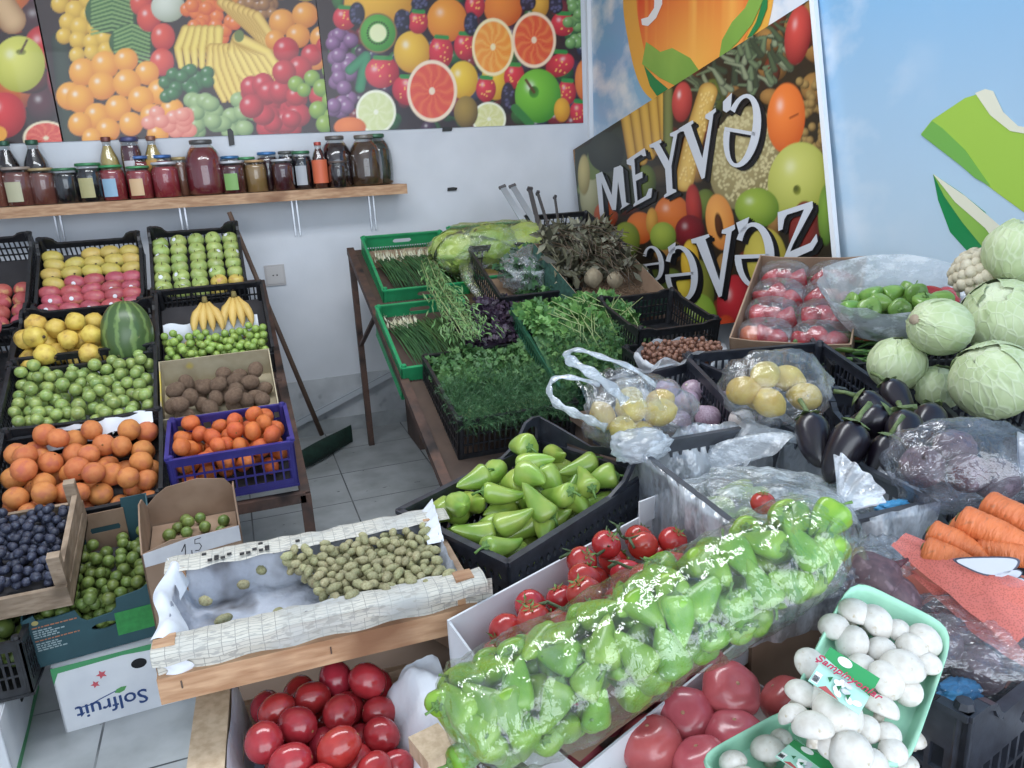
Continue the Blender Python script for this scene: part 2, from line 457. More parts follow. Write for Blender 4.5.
def art2(p):
    g = random.Random(4)
    fill(p, g, 55, 335, -260, -5, [('f0a030', 'c06818'), ('c8242c', '701018'), ('e8d04a', 'a88a20'), ('3c8038', '143a18')], 110, 12, 20)
    p.stroke([(60, 40), (70, 140)], 9, '28382a', '101a12')
    for x, y, r_ in ((60,4,9),(75,10,10),(88,0,9),(90,16,10),(68,22,9),(80,27,10),(96,28,9),(64,36,8),(78,40,9),(92,42,9),(104,38,8),(77,55,8),(92,52,8),(106,50,8)):
        p.disc(x, y, r_, r_, 'f2c648', 'c08a20', hl=.4)
    for x, y, a, b in ((112, 12, 27, 22), (132, 42, 23, 18)):
        p.disc(x, y, a, b, '3a6a34', '1c3c22')
        for k in range(-4, 5):
            p.stroke([(x-a*.75, y+k*4+6), (x, y+k*4.4), (x+a*.75, y+k*4+6)], 1.1, '86a860', '5c8848')
        U, V = p.loc(x, y, a, b, 0)
    for x, y, r_ in ((141, 3, 11), (149, 18, 12), (163, 37, 12), (162, 62, 12)): p.disc(x, y, r_, r_*1.15, 'e8503a', 'b0202a', hl=.6)
    p.disc(168, 7, 17, 15, 'd8dccc', '9aa088')
    for _ in range(26): p.disc(g.uniform(185, 236), g.uniform(4, 40), 7, 7, 'f08030', 'd04a18', hl=.5)
    fill(p, g, 240, 278, -5, 14, [('b07840', '6a3c1a')], 16, 5, 7)
    for x in range(8): p.stroke([(222+x*5, 2+x*2), (238+x*5, 18+x*3), (262+x*3, 40+x*5), (276, 62+x*3)], 5, 'ecc868', 'b8842c', w2=3)
    for x in range(6): p.stroke([(186+x*8-x*1.5, 30), (178+x*8, 48), (181+x*7, 66)], 5.2, 'f0d468', 'b88a2c', w2=3)
    for x in range(6): p.stroke([(212+x*5, 48), (210+x*7, 66), (218+x*7, 88), (224+x*7, 100)], 5, 'f0d068', 'b8862c', w2=3)
    for x in range(6): p.stroke([(238, 38), (232+x*7, 52), (240+x*8, 72), (252+x*7, 86-x*3)], 6, 'f4d670', 'b88a30', w2=3.2)
    p.disc(239, 36, 5, 6, '6a7a3a')
    for x, y, r_ in ((70,96,14),(83,72,14),(105,65,14),(126,60,12),(147,73,12),(102,86,14),(127,83,14),(160,92,13),(80,99,14),(97,116,13),(118,108,13),(141,99,13),(80,124,12),(108,130,12),(131,124,12),(152,116,12),(172,110,12),(182,126,11),(158,134,11),(92,138,10)):
        p.disc(x, y, r_, r_, 'f8ae38', 'd8761a', hl=.65)
    for _ in range(22): p.disc(g.uniform(156, 210), g.uniform(68, 98), 7, 6.5, '3a7c40', '16401e', hl=.5)
    for _ in range(28): p.disc(g.uniform(190, 262), g.uniform(100, 132), 9, 8, 'a8c080', '5a7a48', hl=.3)
    for _ in range(14): p.disc(g.uniform(140, 190), g.uniform(112, 134), 8, 7, 'f2a088', 'd8685a', hl=.7)
    fill(p, g, 250, 300, 82, 130, [('d83040', '801020')], 26, 9, 13)
    for x, y, r_ in ((282,22,13),(305,15,13),(322,38,12),(298,36,12),(316,58,12),(275,40,10)): p.disc(x, y, r_, r_, 'f2a43c', 'c86c1e', hl=.5)
    for x, y, r_ in ((286,50,13),(312,55,11),(300,68,12),(284,72,12),(326,46,10),(320,96,11),(296,96,10)): p.disc(x, y, r_, r_, 'd8323c', '8a1420', hl=.5)
    for x, y, r_ in ((330,70,8),(312,78,8),(296,84,8),(322,88,9),(330,100,8),(318,110,9),(332,116,8),(325,124,9),(304,90,7)): p.disc(x, y, r_, r_, '9ab848', '4c7428', hl=.4)
def art3(p):
    g = random.Random(5)
    fill(p, g, 330, 600, -260, 0, [('f0a030', 'c06818'), ('c8242c', '701018'), ('e8d04a', 'a88a20'), ('3c8038', '143a18'), ('4a3a6a', '1a1230')], 110, 12, 24)
    fill(p, g, 335, 590, 0, 130, [('4a2848', '180c1c'), ('3a3c5a', '10121e'), ('8a2030', '300a10'), ('2c6a30', '0e2c12')], 170, 6, 10)
    def straw(x, y, a, b, rot=0):
        p.disc(x, y, a, b, 'e8384a', 'a01428', rot, hl=.5)
        for k in range(10): p.disc(x+g.uniform(-.6, .6)*a, y+g.uniform(-.5, .6)*b, .8, .8, 'f8c060')
        p.stroke([(x-a*.4, y-b*.9), (x+a*.5, y-b*.85)], 2.2, '2c8a3a')
    def black(x, y, a, b):
        p.disc(x, y, a, b, '2a2440', '0c0a18')
        for k in range(14): p.disc(x+g.uniform(-.7, .7)*a, y+g.uniform(-.7, .7)*b, 1.8, 1.8, '5a5880', '1a1830', soft=1.5)
    p.disc(378, 4, 34, 22, 'f2b830', 'c8861c'); p.disc(447, 20, 20, 22, 'f4a030', 'd06a18', hl=.4); p.disc(503, 8, 19, 19, 'f08a30', 'c8561a')
    p.disc(540, 4, 9, 14, 'e8b040', 'b07820'); p.disc(463, 80, 15, 19, 'f2cc38', 'c8921c', hl=.5); p.disc(412, 52, 18, 21, 'f4c43a', 'c8881c', hl=.6)
    p.disc(496, 78, 14, 22, 'f0c838', 'c0881c')
    for _ in range(26): p.disc(g.uniform(333, 352), g.uniform(32, 112), 7.5, 7.5, '9a6a9a', '4a2450', hl=.5)
    p.stroke([(350, 70), (366, 56), (360, 88)], 5, '2c8a5a', '1a5a3a')
    straw(345, 18, 12, 12); straw(418, 22, 10, 12); straw(382, 72, 17, 16, -20); straw(408, 90, 16, 15, 30); straw(441, 52, 12, 17); straw(465, 46, 11, 14); straw(475, 6, 10, 12)
    straw(486, 89, 10, 13); straw(514, 76, 10, 13, 10); straw(563, 24, 12, 12); straw(560, 65, 11, 15, 60); straw(567, 92, 9, 13); straw(580, 112, 10, 12)
    for a in ((357, 14, 8, 12), (402, 21, 8, 12), (471, 24, 7, 12), (420, 4, 9, 6), (508, 98, 7, 16), (528, 2, 8, 9), (556, 6, 7, 8)): black(*a)
    for _ in range(18): p.disc(g.uniform(566, 586), g.uniform(0, 55), 5.5, 5.5, '8ab86a', '3c6a34', hl=.5)
    p.disc(378, 33, 19, 20, '8a6a3a'); p.disc(378, 33, 17.5, 18.5, '5cae3c', '3a8a2c'); p.disc(378, 33, 8.5, 9, 'e6ecb8')
    for k in range(26):
        a = k*2*PI/26; p.disc(378+10.5*math.cos(a), 33+11*math.sin(a), 1, 1, '1c2410')
    p.slice(493, 47, 21, 29, 'f4e2b0', 'f08c28', 'f8c060'); p.slice(534, 40, 22, 28, 'f4d8b8', 'e04a30', 'f09048')
    p.slice(432, 91, 25, 31, 'f4dcc0', 'e0483c', 'f07a48'); p.slice(376, 112, 20, 22, 'f0f0d8', 'd4dc9a', 'e6eac0', 9); p.slice(489, 119, 17, 17, 'f0f0d8', 'd8d890', 'eceac0', 9)
    p.disc(350, 127, 16, 10, 'f0803a', 'd05a20'); p.disc(466, 112, 12, 16, 'a8883a', '5a4418')
    p.disc(538, 96, 23, 27, '7cc83a', '3a8a24', hl=.7); p.disc(534, 92, 5, 6, '2c5a1c', '4a9a2c'); p.stroke([(534, 92), (526, 80)], 1.4, '5a3a1c')
    p.stroke([(515, 108), (530, 124)], 4, '2c7a3a'); p.disc(562, 110, 8, 12, 'f0b030', 'c07818'); p.disc(584, 80, 9, 20, 'f08a40', 'c85a28')
z0 = 1.655
def back_sheet(xa, xb, art, label):
    a = onY(xa, 137, YW).x; b = onY(xb, 127, YW).x
    o = print_sheet('fruit_poster', [banner], (a, YW-.006, z0), (1, 0, 0), (0, 0, 1), b-a, 1.0, .0055, '2a1418', art)
    return tag(o, label, 'poster')
back_sheet(-240, 61, art1, 'dark fruit poster with a large yellow apple and grapefruit half')
back_sheet(61.5, 330, art2, 'fruit poster with oranges, watermelons and bunches of bananas')
back_sheet(330.5, 583, art3, 'fruit poster with kiwi, strawberries and citrus slices beside the corner')
# black tape scraps that hold the posters
for (x, y, w, h), lb in zip(((231, 137, .03, .085), (447, 129, .06, .025), (452, 189, .06, .02), (90, 208, .04, .02), (106, 207, .06, .025), (233, 201, .07, .02), (400, 191, .07, .02), (341, 195, .03, .02)),
        ('black tape scrap hanging under the poster of bananas', 'black tape scrap under the poster of citrus slices', 'black tape scrap on the white wall past the shelf end',
         'small black tape scrap under the shelf, short one', 'wider black tape scrap beside the short one under the shelf', 'black tape scrap under the middle of the shelf',
         'black tape scrap under the free end of the shelf', 'short black tape scrap near the free end of the shelf')):
    p = onY(x, y, YW)
    tag(MB().poly([(-w/2, -h/2), (w*.4, -h*.45), (w/2, h*.3), (w*.1, h*.5), (-w*.45, h*.42)], th_=.004).obj('tape_scrap', mat('black_tape', '141416', rough=.4), None, TR(p.x, YW-.009, p.z)), lb, 'tape')

# sky print on the right wall
def art_sky(p):
    n = len(p.x)
def sky_mat():
    m, nt, b = newmat('sky_print'); L = nt.links
    tc = nt.nodes.new('ShaderNodeTexCoord'); sp = nt.nodes.new('ShaderNodeSeparateXYZ'); L.new(tc.outputs['Object'], sp.inputs[0])
    mr = nt.nodes.new('ShaderNodeMapRange'); mr.inputs[1].default_value = .9; mr.inputs[2].default_value = 1.95; L.new(sp.outputs['Z'], mr.inputs[0])
    c = mixrgb(nt, mr.outputs[0], srgb('c6d8e4', .05), srgb('7fb0d8', .05))
    # printed clouds gather towards the corner and in one strip behind the board
    no = noise_fac(nt, 2.6, 6, .47, .62, stretch=(1, 1, 1.5))
    my = nt.nodes.new('ShaderNodeMapRange'); my.inputs[1].default_value = 1.9; my.inputs[2].default_value = 2.7; L.new(sp.outputs['Y'], my.inputs[0])
    mu = nt.nodes.new('ShaderNodeMath'); mu.operation = 'MULTIPLY'; L.new(no, mu.inputs[0]); L.new(my.outputs[0], mu.inputs[1])
    c = mixrgb(nt, mu.outputs[0], c, srgb('e6e8ee'))
    L.new(c, b.inputs['Base Color']); b.inputs['Roughness'].default_value = .32
    return m
mural = thing('sky_mural', 'blue printed sky panel with fruit logo covering the wall beside the counter', 'wall print', TR(XW, 0, 0))
MB().box((-.006, -1.4, .5), (0, YW-.035, 2.88)).obj('sky_sheet', sky_mat(), mural)
def wall_poly(px, name, m, off, flip=False):
    nrm = Vector((1, 0, 0)); q = [onP(x, y, (XW-off, 0, 0), nrm) for x, y in px]
    # outline in the yz plane, 1 mm of ink-film thickness
    mb = MB(); pts = [(v.y, v.z) for v in q]
    Mx = Matrix(((0, 1, 0, XW-off), (1, 0, 0, 0), (0, 0, 1, 0), (0, 0, 0, 1)))
    mb.poly(pts, th_=.001, M=Mx)
    o = mb.obj(name, m); o.parent = mural; o.matrix_parent_inverse = TR(-XW, 0, 0)
    return o
def curve(pts, k=6):
    """closed Catmull-Rom through the traced points"""
    out = []; n = len(pts)
    for i in range(n):
        p0, p1, p2, p3 = (Vector(pts[(i+j-1) % n]).to_2d() for j in range(4))
        for s in range(k):
            t_ = s/k
            v = .5*((2*p1)+(-p0+p2)*t_+(2*p0-5*p1+4*p2-p3)*t_*t_+(-p0+3*p1-3*p2+p3)*t_**3)
            out.append((v.x, v.y))
    return out
def logo_red():
    m, nt, b = newmat('logo_red'); L = nt.links
    tc = nt.nodes.new('ShaderNodeTexCoord'); gr = nt.nodes.new('ShaderNodeTexGradient'); gr.gradient_type = 'SPHERICAL'
    mp = nt.nodes.new('ShaderNodeMapping'); L.new(tc.outputs['Object'], mp.inputs[0]); L.new(mp.outputs[0], gr.inputs[0])
    c0 = onP(695, 70, (XW, 0, 0), Vector((1, 0, 0)))
    mp.vector_type = 'TEXTURE'; mp.inputs['Location'].default_value = c0; mp.inputs['Scale'].default_value = (1, .75, .5)
    c = mixrgb(nt, gr.outputs[0], srgb('e8502c', 0), srgb('ffbe58', 0))
    c = mixrgb(nt, noise_fac(nt, 3, 1, .45, .75, stretch=(1, 4, .15)), c, srgb('ffb85a', 0))
    L.new(c, b.inputs['Base Color']); b.inputs['Roughness'].default_value = .32
    return m
# the orange fruit emblem (upper part lies above the picture)
wall_poly(curve([(624, -10), (628, 40), (640, 85), (660, 105), (690, 118), (735, 82), (765, 35), (775, -30), (760, -80), (700, -110), (645, -70)]), 'emblem_rim', mat('logo_orange', 'f8ac34', rough=.32), .0085)
wall_poly(curve([(637, -10), (642, 40), (655, 80), (680, 96), (700, 92), (732, 60), (752, 20), (758, -30), (740, -70), (700, -90), (655, -60)]), 'emblem_flesh', logo_red(), .0105)
gl, gd, cr_ = mat('logo_green', '76ac3c', '8abc44', 3, rough=.32), mat('logo_dark_green', '128a48', rough=.32), mat('logo_cream', 'dedcc4', rough=.32)
wall_poly([(642, 64), (646, 42), (652, 46), (660, 52), (672, 48), (690, 58), (700, 72), (690, 82), (676, 86), (660, 78)], 'emblem_leaf', gl, .0125)
wall_poly([(644, 66), (655, 78), (668, 89), (657, 96), (650, 86)], 'emblem_leaf', gd, .0125)
wall_poly([(719, 58), (722, 40), (732, 22), (745, 8), (755, -14), (764, -20), (763, 0), (752, 24), (738, 42), (730, 50)], 'emblem_leaf', gl, .0125)
wall_poly([(747, 38), (756, 22), (764, -4), (768, -14), (767, 8), (760, 26), (752, 36)], 'emblem_leaf', gd, .0125)
# white letter tail on the emblem
wall_poly([(655, -20), (662, -20), (662, 4), (656, 18), (648, 26), (642, 25), (641, 19), (648, 17), (654, 8)], 'emblem_letter', mat('logo_white', 'f2f2f2', rough=.32), .0135)
# the large green emblem near the counter
g1 = mat('logo_lime', '9cc63c', rough=.32)
wall_poly([(932, 120), (965, 98), (978, 94), (992, 112), (1010, 127), (1040, 132), (1060, 220), (1040, 224), (1000, 195), (960, 165), (921, 134)], 'emblem_leaf', g1, .0085)
wall_poly([(932, 121), (942, 128), (965, 150), (990, 186), (975, 178), (960, 165), (921, 135)], 'emblem_shadow', mat('logo_mid', '6cb044', rough=.32), .0105)
wall_poly([(975, 93), (985, 89), (993, 91), (1003, 112), (1018, 126), (1045, 130), (1044, 137), (1010, 131), (990, 115)], 'emblem_highlight', cr_, .0105)
wall_poly([(933, 174), (938, 200), (950, 232), (968, 252), (985, 252), (1000, 238), (985, 212), (960, 192)], 'emblem_leaf', gd, .0085)
wall_poly([(933, 174), (960, 198), (990, 232), (1000, 250), (985, 250), (962, 222), (944, 196)], 'emblem_leaf', gl, .0105)
wall_poly([(933, 174), (965, 196), (1000, 226), (1010, 246), (1000, 248), (985, 228), (955, 202)], 'emblem_highlight', cr_, .0125)

# ------------------------------------------------------------------ the leaning sign board
TLp, TRp = Vector((1.955, 4.29, 1.505)), Vector((2.085, 2.475, 1.965))
bx = (TRp-TLp); BW = bx.length; bx.normalize()
dn = Vector((-.05, 0, -1)); dn = (dn-bx*dn.dot(bx)).normalized(); bup = -dn; BH = 1.12
def art_board(p):
    g = random.Random(9)
    for _ in range(130): p.disc(g.uniform(565, 850), g.uniform(0, 380), g.uniform(8, 16), g.uniform(8, 18), *g.choice([('4a3a20', '1c1810'), ('7a3420', '2c120c'), ('6a7a30', '2a3414'), ('a87a40', '5a3c1c')]))
    p.poly([(575, 150), (600, 140), (640, 110), (640, 200), (600, 230), (575, 210)], '2c3028', '3a4030')
    for x in range(5): p.stroke([(626+x*9, 118-x*6), (634+x*8, 165-x*5)], 5.5, 'd8a848', '8a5c20')
    p.stroke([(582, 190), (594, 150)], 5, '9aa068', '5a6a3c'); p.disc(590, 195, 10, 25, 'b8b48a', '7a7850'); p.disc(592, 168, 8, 12, '6a7a40')
    p.disc(584, 175, 6, 20, 'c8b878', '8a7c48')
    p.disc(606, 152, 18, 20, '383c34', '1e221e')
    p.stroke([(668, 90), (668, 160)], 5, '7a8048', '3c4420')
    for k in range(60):
        x = g.uniform(700, 800); y = 105-(x-700)*.55+g.uniform(-30, 25)
        p.stroke([(x, y), (x+g.uniform(-14, 6), y-g.uniform(4, 16)), (x+g.uniform(-26, 4), y-g.uniform(2, 20))], 3.6, g.choice(['6a7c5a', '4a5c40', '8a9474', '3a4834']), '26302a', w2=1)
    p.disc(682, 102, 10, 20, 'd8504a', '8a2424', 5, hl=.6); p.disc(798, 35, 13, 30, 'd04840', '7a1c20', 8, hl=.3)
    p.stroke([(708, 92), (696, 130), (684, 182)], 9.5, 'e0b860', 'a87a34')
    for k in range(90):
        t_ = g.random(); x = 709-26*t_; y = 92+90*t_; p.disc(x+g.uniform(-7, 7), y, 1.4, 1.8, 'f0d488', 'c89848')
    for k in range(46): p.disc(g.uniform(798, 828), g.uniform(75, 150), 4, 4.5, 'a88850', '4a3418')
    p.disc(744, 158, 34, 52, 'b0a070', '7c7048', 12)
    for k in range(420):
        a = g.uniform(0, 6.28); r_ = math.sqrt(g.random()); p.disc(744+32*r_*math.cos(a), 158+48*r_*math.sin(a), 1.3, 1.3, 'c8bc8c')
    p.disc(786, 118, 19, 35, 'f08038', 'c8561e', 3, hl=.4)
    p.stroke([(790, 118), (798, 114)], .8, '8a3a18')
    p.disc(799, 182, 31, 40, 'c8c868', '8e9434', 8, hl=.25); p.disc(797, 190, 4, 5, '4a5020', '8a9030')
    p.disc(672, 215, 18, 20, 'e07830', 'b04c1a', hl=.3); p.disc(694, 208, 8, 24, 'b83830', '5a1414', -5); p.disc(690, 232, 15, 17, '8a2028', '3a0c12', hl=.3)
    p.disc(640, 228, 14, 16, 'e07830', 'b04c1a'); p.disc(652, 222, 6, 14, 'd8a040', 'a06820'); p.disc(626, 240, 14, 18, '9aa840', '4c5c1c')
    p.disc(663, 236, 13, 14, 'a8b848', '5c7424'); p.disc(606, 215, 12, 14, 'c85a28', '7a2c14')
    p.disc(720, 222, 14, 28, 'e8a050', 'c07030', -8); p.disc(719, 226, 4, 13, '5a3018', '2c140c', -8)
    p.disc(757, 208, 22, 20, '9ab040', '54741e', hl=.3); p.disc(700, 295, 14, 35, '8a8a38', '4a5420')
    p.disc(765, 262, 22, 34, 'c8b850', '8a7c28'); p.disc(770, 272, 3, 4, '3c3010'); p.disc(805, 235, 16, 34, '8a3028', '3c1010')
    p.disc(700, 320, 17, 26, 'a0bc48', '5c8424', hl=.4); p.disc(735, 305, 18, 30, 'c83038', '6a1018', hl=.4); p.disc(726, 335, 12, 20, 'd8502c', '8a2414')
    p.disc(690, 262, 9, 22, 'e8c040', 'b08020'); p.disc(683, 290, 9, 12, 'e0c848', 'a08820'); p.disc(748, 345, 22, 20, 'e07a30', 'a84818'); p.disc(826, 215, 8, 30, '7a9c38', '40601c')
    # lettering: M E Y V Ə over T Ə R Ə V Ə Z, white serif capitals with a heavy black block shade
    def gl_(fn, off):
        pass
board = print_sheet('sign_print', [attr_mat('board_print', .4, .15), mat('board_back', 'cfd2d4', rough=.6)], TLp+dn*BH, bx, bup, BW, BH, .0048, '2a2218', art_board, thick=.012)
sign = thing('fruit_shop_sign', 'printed fruit board with large white capitals leaning on the sky wall', 'sign', TR(*(TLp+dn*BH)))
board.parent = sign; board.matrix_parent_inverse = sign.matrix_world.inverted()
bn = bx.cross(bup).normalized()
# white edge strip at the near end
MB().bar(TRp+bx*.006+bn*.002, TRp+bx*.006+bn*.002+dn*BH, .02, .02, upv=bn).obj('edge_strip', mat('white_strip', 'e4e8ee')).parent = sign
sign.children  # noqa
for c in (o for o in COL.objects if o.name.startswith('edge_strip')): c.matrix_parent_inverse = sign.matrix_world.inverted()
def b2(x, y):
    q = onP(x, y, TLp+bn*.002, bn)-(TLp); return min(q.dot(bx), BW-.004), q.dot(bup)
def glyph(polys, name, m, off, th_=.002):
    """polys: list of (outline, holes) traced on the picture of the board"""
    mb = MB(); Mx = Matrix.Translation(TLp+bn*(off+th_)) @ Matrix((bx, -bn, bup)).transposed().to_4x4()
    for o_, h_ in polys: mb.poly([b2(*q) for q in o_], [[b2(*q) for q in hh] for hh in h_], th_=th_, M=Mx)
    o = mb.obj(name, m); o.parent = sign; o.matrix_parent_inverse = sign.matrix_world.inverted(); return o
def zpx(pts, ox, oy, k): return [(ox+x/k, oy+y/k) for x, y in pts]
K7 = 1024/280
Z7 = lambda *p: zpx(p, 580, 0, K7)
K6 = 1024/300
Z6 = lambda *p: zpx(p, 560, 190, K6)
def ell(cx, cy, rx, ry, rot, n=28, a0=0, a1=360):
    out = []
    for i in range(n+1 if a1-a0 < 360 else n):
        a = R(a0+(a1-a0)*i/n); X = rx*math.cos(a); Y = ry*math.sin(a); c, s = math.cos(R(rot)), math.sin(R(rot))
        out.append((cx+X*c-Y*s, cy+X*s+Y*c))
    return out
def schwa(Z, cx, cy, rx, ry, rot, w):
    """turned e: ring open at the upper left, bar across the middle"""
    ring = [ell(cx, cy, rx, ry, rot, 30, -150, 175)]
    inn = ell(cx-w*.15, cy, rx-w, ry-w*.55, rot, 30, -150, 175)
    out = ring[0]+inn[::-1]
    c, s = math.cos(R(rot)), math.sin(R(rot))
    L = lambda X, Y: (cx+X*c-Y*s, cy+X*s+Y*c)
    bar_ = [L(-rx*.98, -w*.1), L(rx*.75, -w*.1), L(rx*.75, w*.42), L(-rx*.98, w*.42)]
    return [(Z(*out), []), (Z(*bar_), [])]
V_ = lambda pts: (pts, [])
white = mat('sign_white', 'c9cdd6', rough=.4); blackm = mat('sign_black', '16161a', rough=.4)
def letters():
    W = []
    # first line
    W.append(('letter_m', [V_(Z7((62,638),(84,628),(120,715),(128,614),(152,605),(160,612),(172,740),(186,745),(150,768),(158,755),(143,660),(135,768),(122,768),(82,665),(92,790),(76,790),(100,830),(84,838),(76,780)))]))
    W.append(('letter_e', [V_(Z7((175,585),(240,542),(246,570),(236,572),(228,565),(202,582),(206,640),(232,628),(232,650),(208,662),(214,735),(246,716),(256,690),(268,688),(264,722),(200,756),(200,748),(206,740),(192,606),(176,600)))]))
    W.append(('letter_y', [V_(Z7((258,530),(300,510),(302,520),(294,526),(330,590),(346,500),(334,498),(334,488),(372,470),(374,480),(360,490),(338,608),(342,690),(356,694),(356,702),(312,724),(312,714),(322,706),(316,618),(274,540),(260,540)))]))
    W.append(('letter_v', [V_(Z7((366,470),(416,440),(420,450),(410,458),(452,580),(478,440),(462,432),(464,420),(500,396),(502,408),(492,418),(460,650),(450,655),(384,480),(368,482)))]))
    W.append(('letter_schwa', schwa(Z7, 598, 478, 66, 136, 10, 26)+[V_(Z7((528,372),(560,340),(556,400),(540,412),(528,404)))]))
    # second line: the last letters of the word stand clear of the boxes
    W.append(('letter_schwa', schwa(Z6, 322, 250, 36, 60, -8, 14)))
    W.append(('letter_schwa', schwa(Z6, 418, 285, 56, 96, -6, 20)+[V_(Z6((372,195),(398,178),(396,214),(378,222)))]))
    W.append(('letter_v', [V_(Z6((452,168),(512,150),(514,160),(500,168),(548,310),(572,150),(556,148),(558,136),(600,118),(602,132),(590,142),(556,362),(546,366),(470,182),(454,182)))]))
    W.append(('letter_schwa', schwa(Z6, 668, 222, 68, 112, -2, 26)+[V_(Z6((606,112),(650,92),(640,134),(616,148)))]))
    W.append(('letter_z', [V_(Z6((748,76),(866,38),(868,60),(800,185),(790,210),(860,180),(880,150),(884,175),(866,205),(760,252),(838,66),(780,84),(770,100),(764,134),(750,140)))]))
    return W
for nm, ps in letters():
    ch = []
    for o_, h_ in ps:
        ch.append((o_, h_))
    glyph([([(x+4.6, y+3.4) for x, y in o_], []) for o_, h_ in ps], nm+'_shade', blackm, .0035, .0015)
    glyph([([(x+2.3, y+1.7) for x, y in o_], []) for o_, h_ in ps], nm+'_shade', blackm, .0015, .0015)
    glyph([([(x+1.2, y+.9) for x, y in o_], []) for o_, h_ in ps], nm+'_shade', blackm, .0055, .0015)
    glyph(ps, nm, white, .008, .0015)
# ------------------------------------------------------------------ containers
BLK = mat('black_plastic', '1b1c20', '292b30', 40, rough=.42, bs=.1, bscale=200)
NVY = mat('dark_blue_plastic', '22252f', '2f333e', 40, rough=.4, bs=.1, bscale=200)
GRN = mat('green_plastic', '178a52', '1b9a5c', 15, rough=.38)
DGR = mat('dark_green_plastic', '2e6a50', '26583f', 15, rough=.4)
PUR = mat('purple_plastic', '3a3490', '322c80', 15, rough=.4)
WOOD = mat('pale_wood', 'b89c80', '9a7c60', 14, rough=.7, stretch=(1, 8, 8), c3='846850', c3scale=7, bs=.3, bscale=60)
PINE = mat('pine_wood', 'c89c74', 'a87852', 10, rough=.6, stretch=(1.5, 9, 9), c3='8a5c3c', c3scale=5, bs=.2, bscale=60)
RUST = mat('rusty_steel', '4c3e3a', '6a4c40', 18, rough=.6, metal=.3, c3='2c2626', c3scale=9)
CARD = mat('brown_cardboard', '9a7c64', '8a6c54', 12, rough=.8, c3='a88a70', c3scale=5)
CARDW = mat('white_cardboard', 'dcdfe4', 'cfd3da', 9, rough=.6)
PAPER = mat('white_paper', 'dfe3ea', 'cdd3de', 8, rough=.7, bs=.6, bscale=25, bd=.006)
def prof(L, h, ear, earw, dip=0):
    """upper edge of a crate side: raised corners, optional sag in the middle"""
    pts = []
    n = 16
    for i in range(n+1):
        s = L*i/n; e = min(s, L-s)
        k = max(0, min(1, (earw+.03-e)/.03)) if ear else 0
        k = k*k*(3-2*k)
        pts.append((s, h+ear*k-dip*math.sin(PI*i/n)))
    if ear:
        ss = [0, earw*.8, earw+.01, earw+.02, earw+.03]
        pts = []
        for s in ss+[L*.5]+[L-q for q in reversed(ss)]:
            e = min(s, L-s); k = max(0, min(1, (earw+.03-e)/.03)); k = k*k*(3-2*k)
            pts.append((s, h+ear*k-dip*math.sin(PI*s/L)))
    return pts
def side_mb(L, h, t=.005, ear=0, earw=.05, dip=0, slots=(.02, .0), grip=False, solid=False, Mx=None, bottom=.012, style='grid'):
    """one crate side in the xz plane: slotted sheet, rim and stiffening ribs"""
    mb = MB(); top = prof(L, h, ear, earw, dip)
    holes = []
    zt = h-dip-.022
    if grip:
        gw = min(.1, L*.3)
        holes.append([(L/2-gw/2+.01, zt-.022), (L/2+gw/2-.01, zt-.022), (L/2+gw/2, zt-.012), (L/2+gw/2-.01, zt), (L/2-gw/2+.01, zt), (L/2-gw/2, zt-.012)])
        zt -= .034
    if not solid:
        pit = slots[0]; nx = max(1, int((L-.03)/pit)); x0 = (L-nx*pit)/2
        rows = max(1, int((zt-.03)/(.03 if style == 'grid' else .022))); rh = (zt-.026)/rows
        for j in range(rows):
            for i in range(nx):
                if (i*pit+x0) < .014 or (i+1)*pit+x0 > L-.014: continue
                a, b = x0+i*pit+.003, x0+(i+1)*pit-.003; c, d = .026+j*rh+.003, .026+(j+1)*rh-.003
                if style == 'diag':
                    mx, mz = (a+b)/2, (c+d)/2; holes.append([(mx, c), (b, mz), (mx, d), (a, mz)])
                else: holes.append([(a, c), (b, c), (b, d), (a, d)])
    mb.poly([(0, 0), (L, 0)]+top[::-1], holes, th_=t, M=Mx)
    for (a, b), (c, d) in zip(top[:-1], top[1:]): mb.bar((a, t/2, b), (c, t/2, d), t+.008, .008, M=Mx)
    mb.bar((0, t/2, .004), (L, t/2, .004), t+.004, .008, M=Mx)
    return mb
def crate(label, M, w, d, h, m, ear=0, dip=0, earw=.045, grip=False, solid=(), slots=.02, style='grid', group=None, name='plastic_crate', cat='crate', t=.005, stubs=True, sideear=True, fronth=None):
    root = thing(name, label, cat, M, group)
    MB().box((.004, .004, 0), (w-.004, d-.004, .006)).obj('crate_floor', m, root)
    fh = fronth or h
    for nm, L, Mx, e, hh in (('f', w, TR(0, 0, 0), ear, fh), ('b', w, TR(0, d-t, 0), ear, h), ('l', d, TR(t, 0, 0) @ RZ(PI/2), ear if sideear else 0, h), ('r', d, TR(w, 0, 0) @ RZ(PI/2), ear if sideear else 0, h)):
        side_mb(L, hh, t, e, earw, dip, (slots, 0), grip and nm in 'fb', nm in solid, Mx, style=style).obj('side_panel', m, root)
    if stubs:
        for x, y in ((.012, .012), (w-.012, .012), (.012, d-.012), (w-.012, d-.012)):
            hz = (fh if y < d/2 else h)+ear
            MB().tube([(x, y, .004), (x, y, hz), (x, y, hz+.012)], [.013, .013, .009], 8, sm=False).obj('corner_post', m, root)
    return root
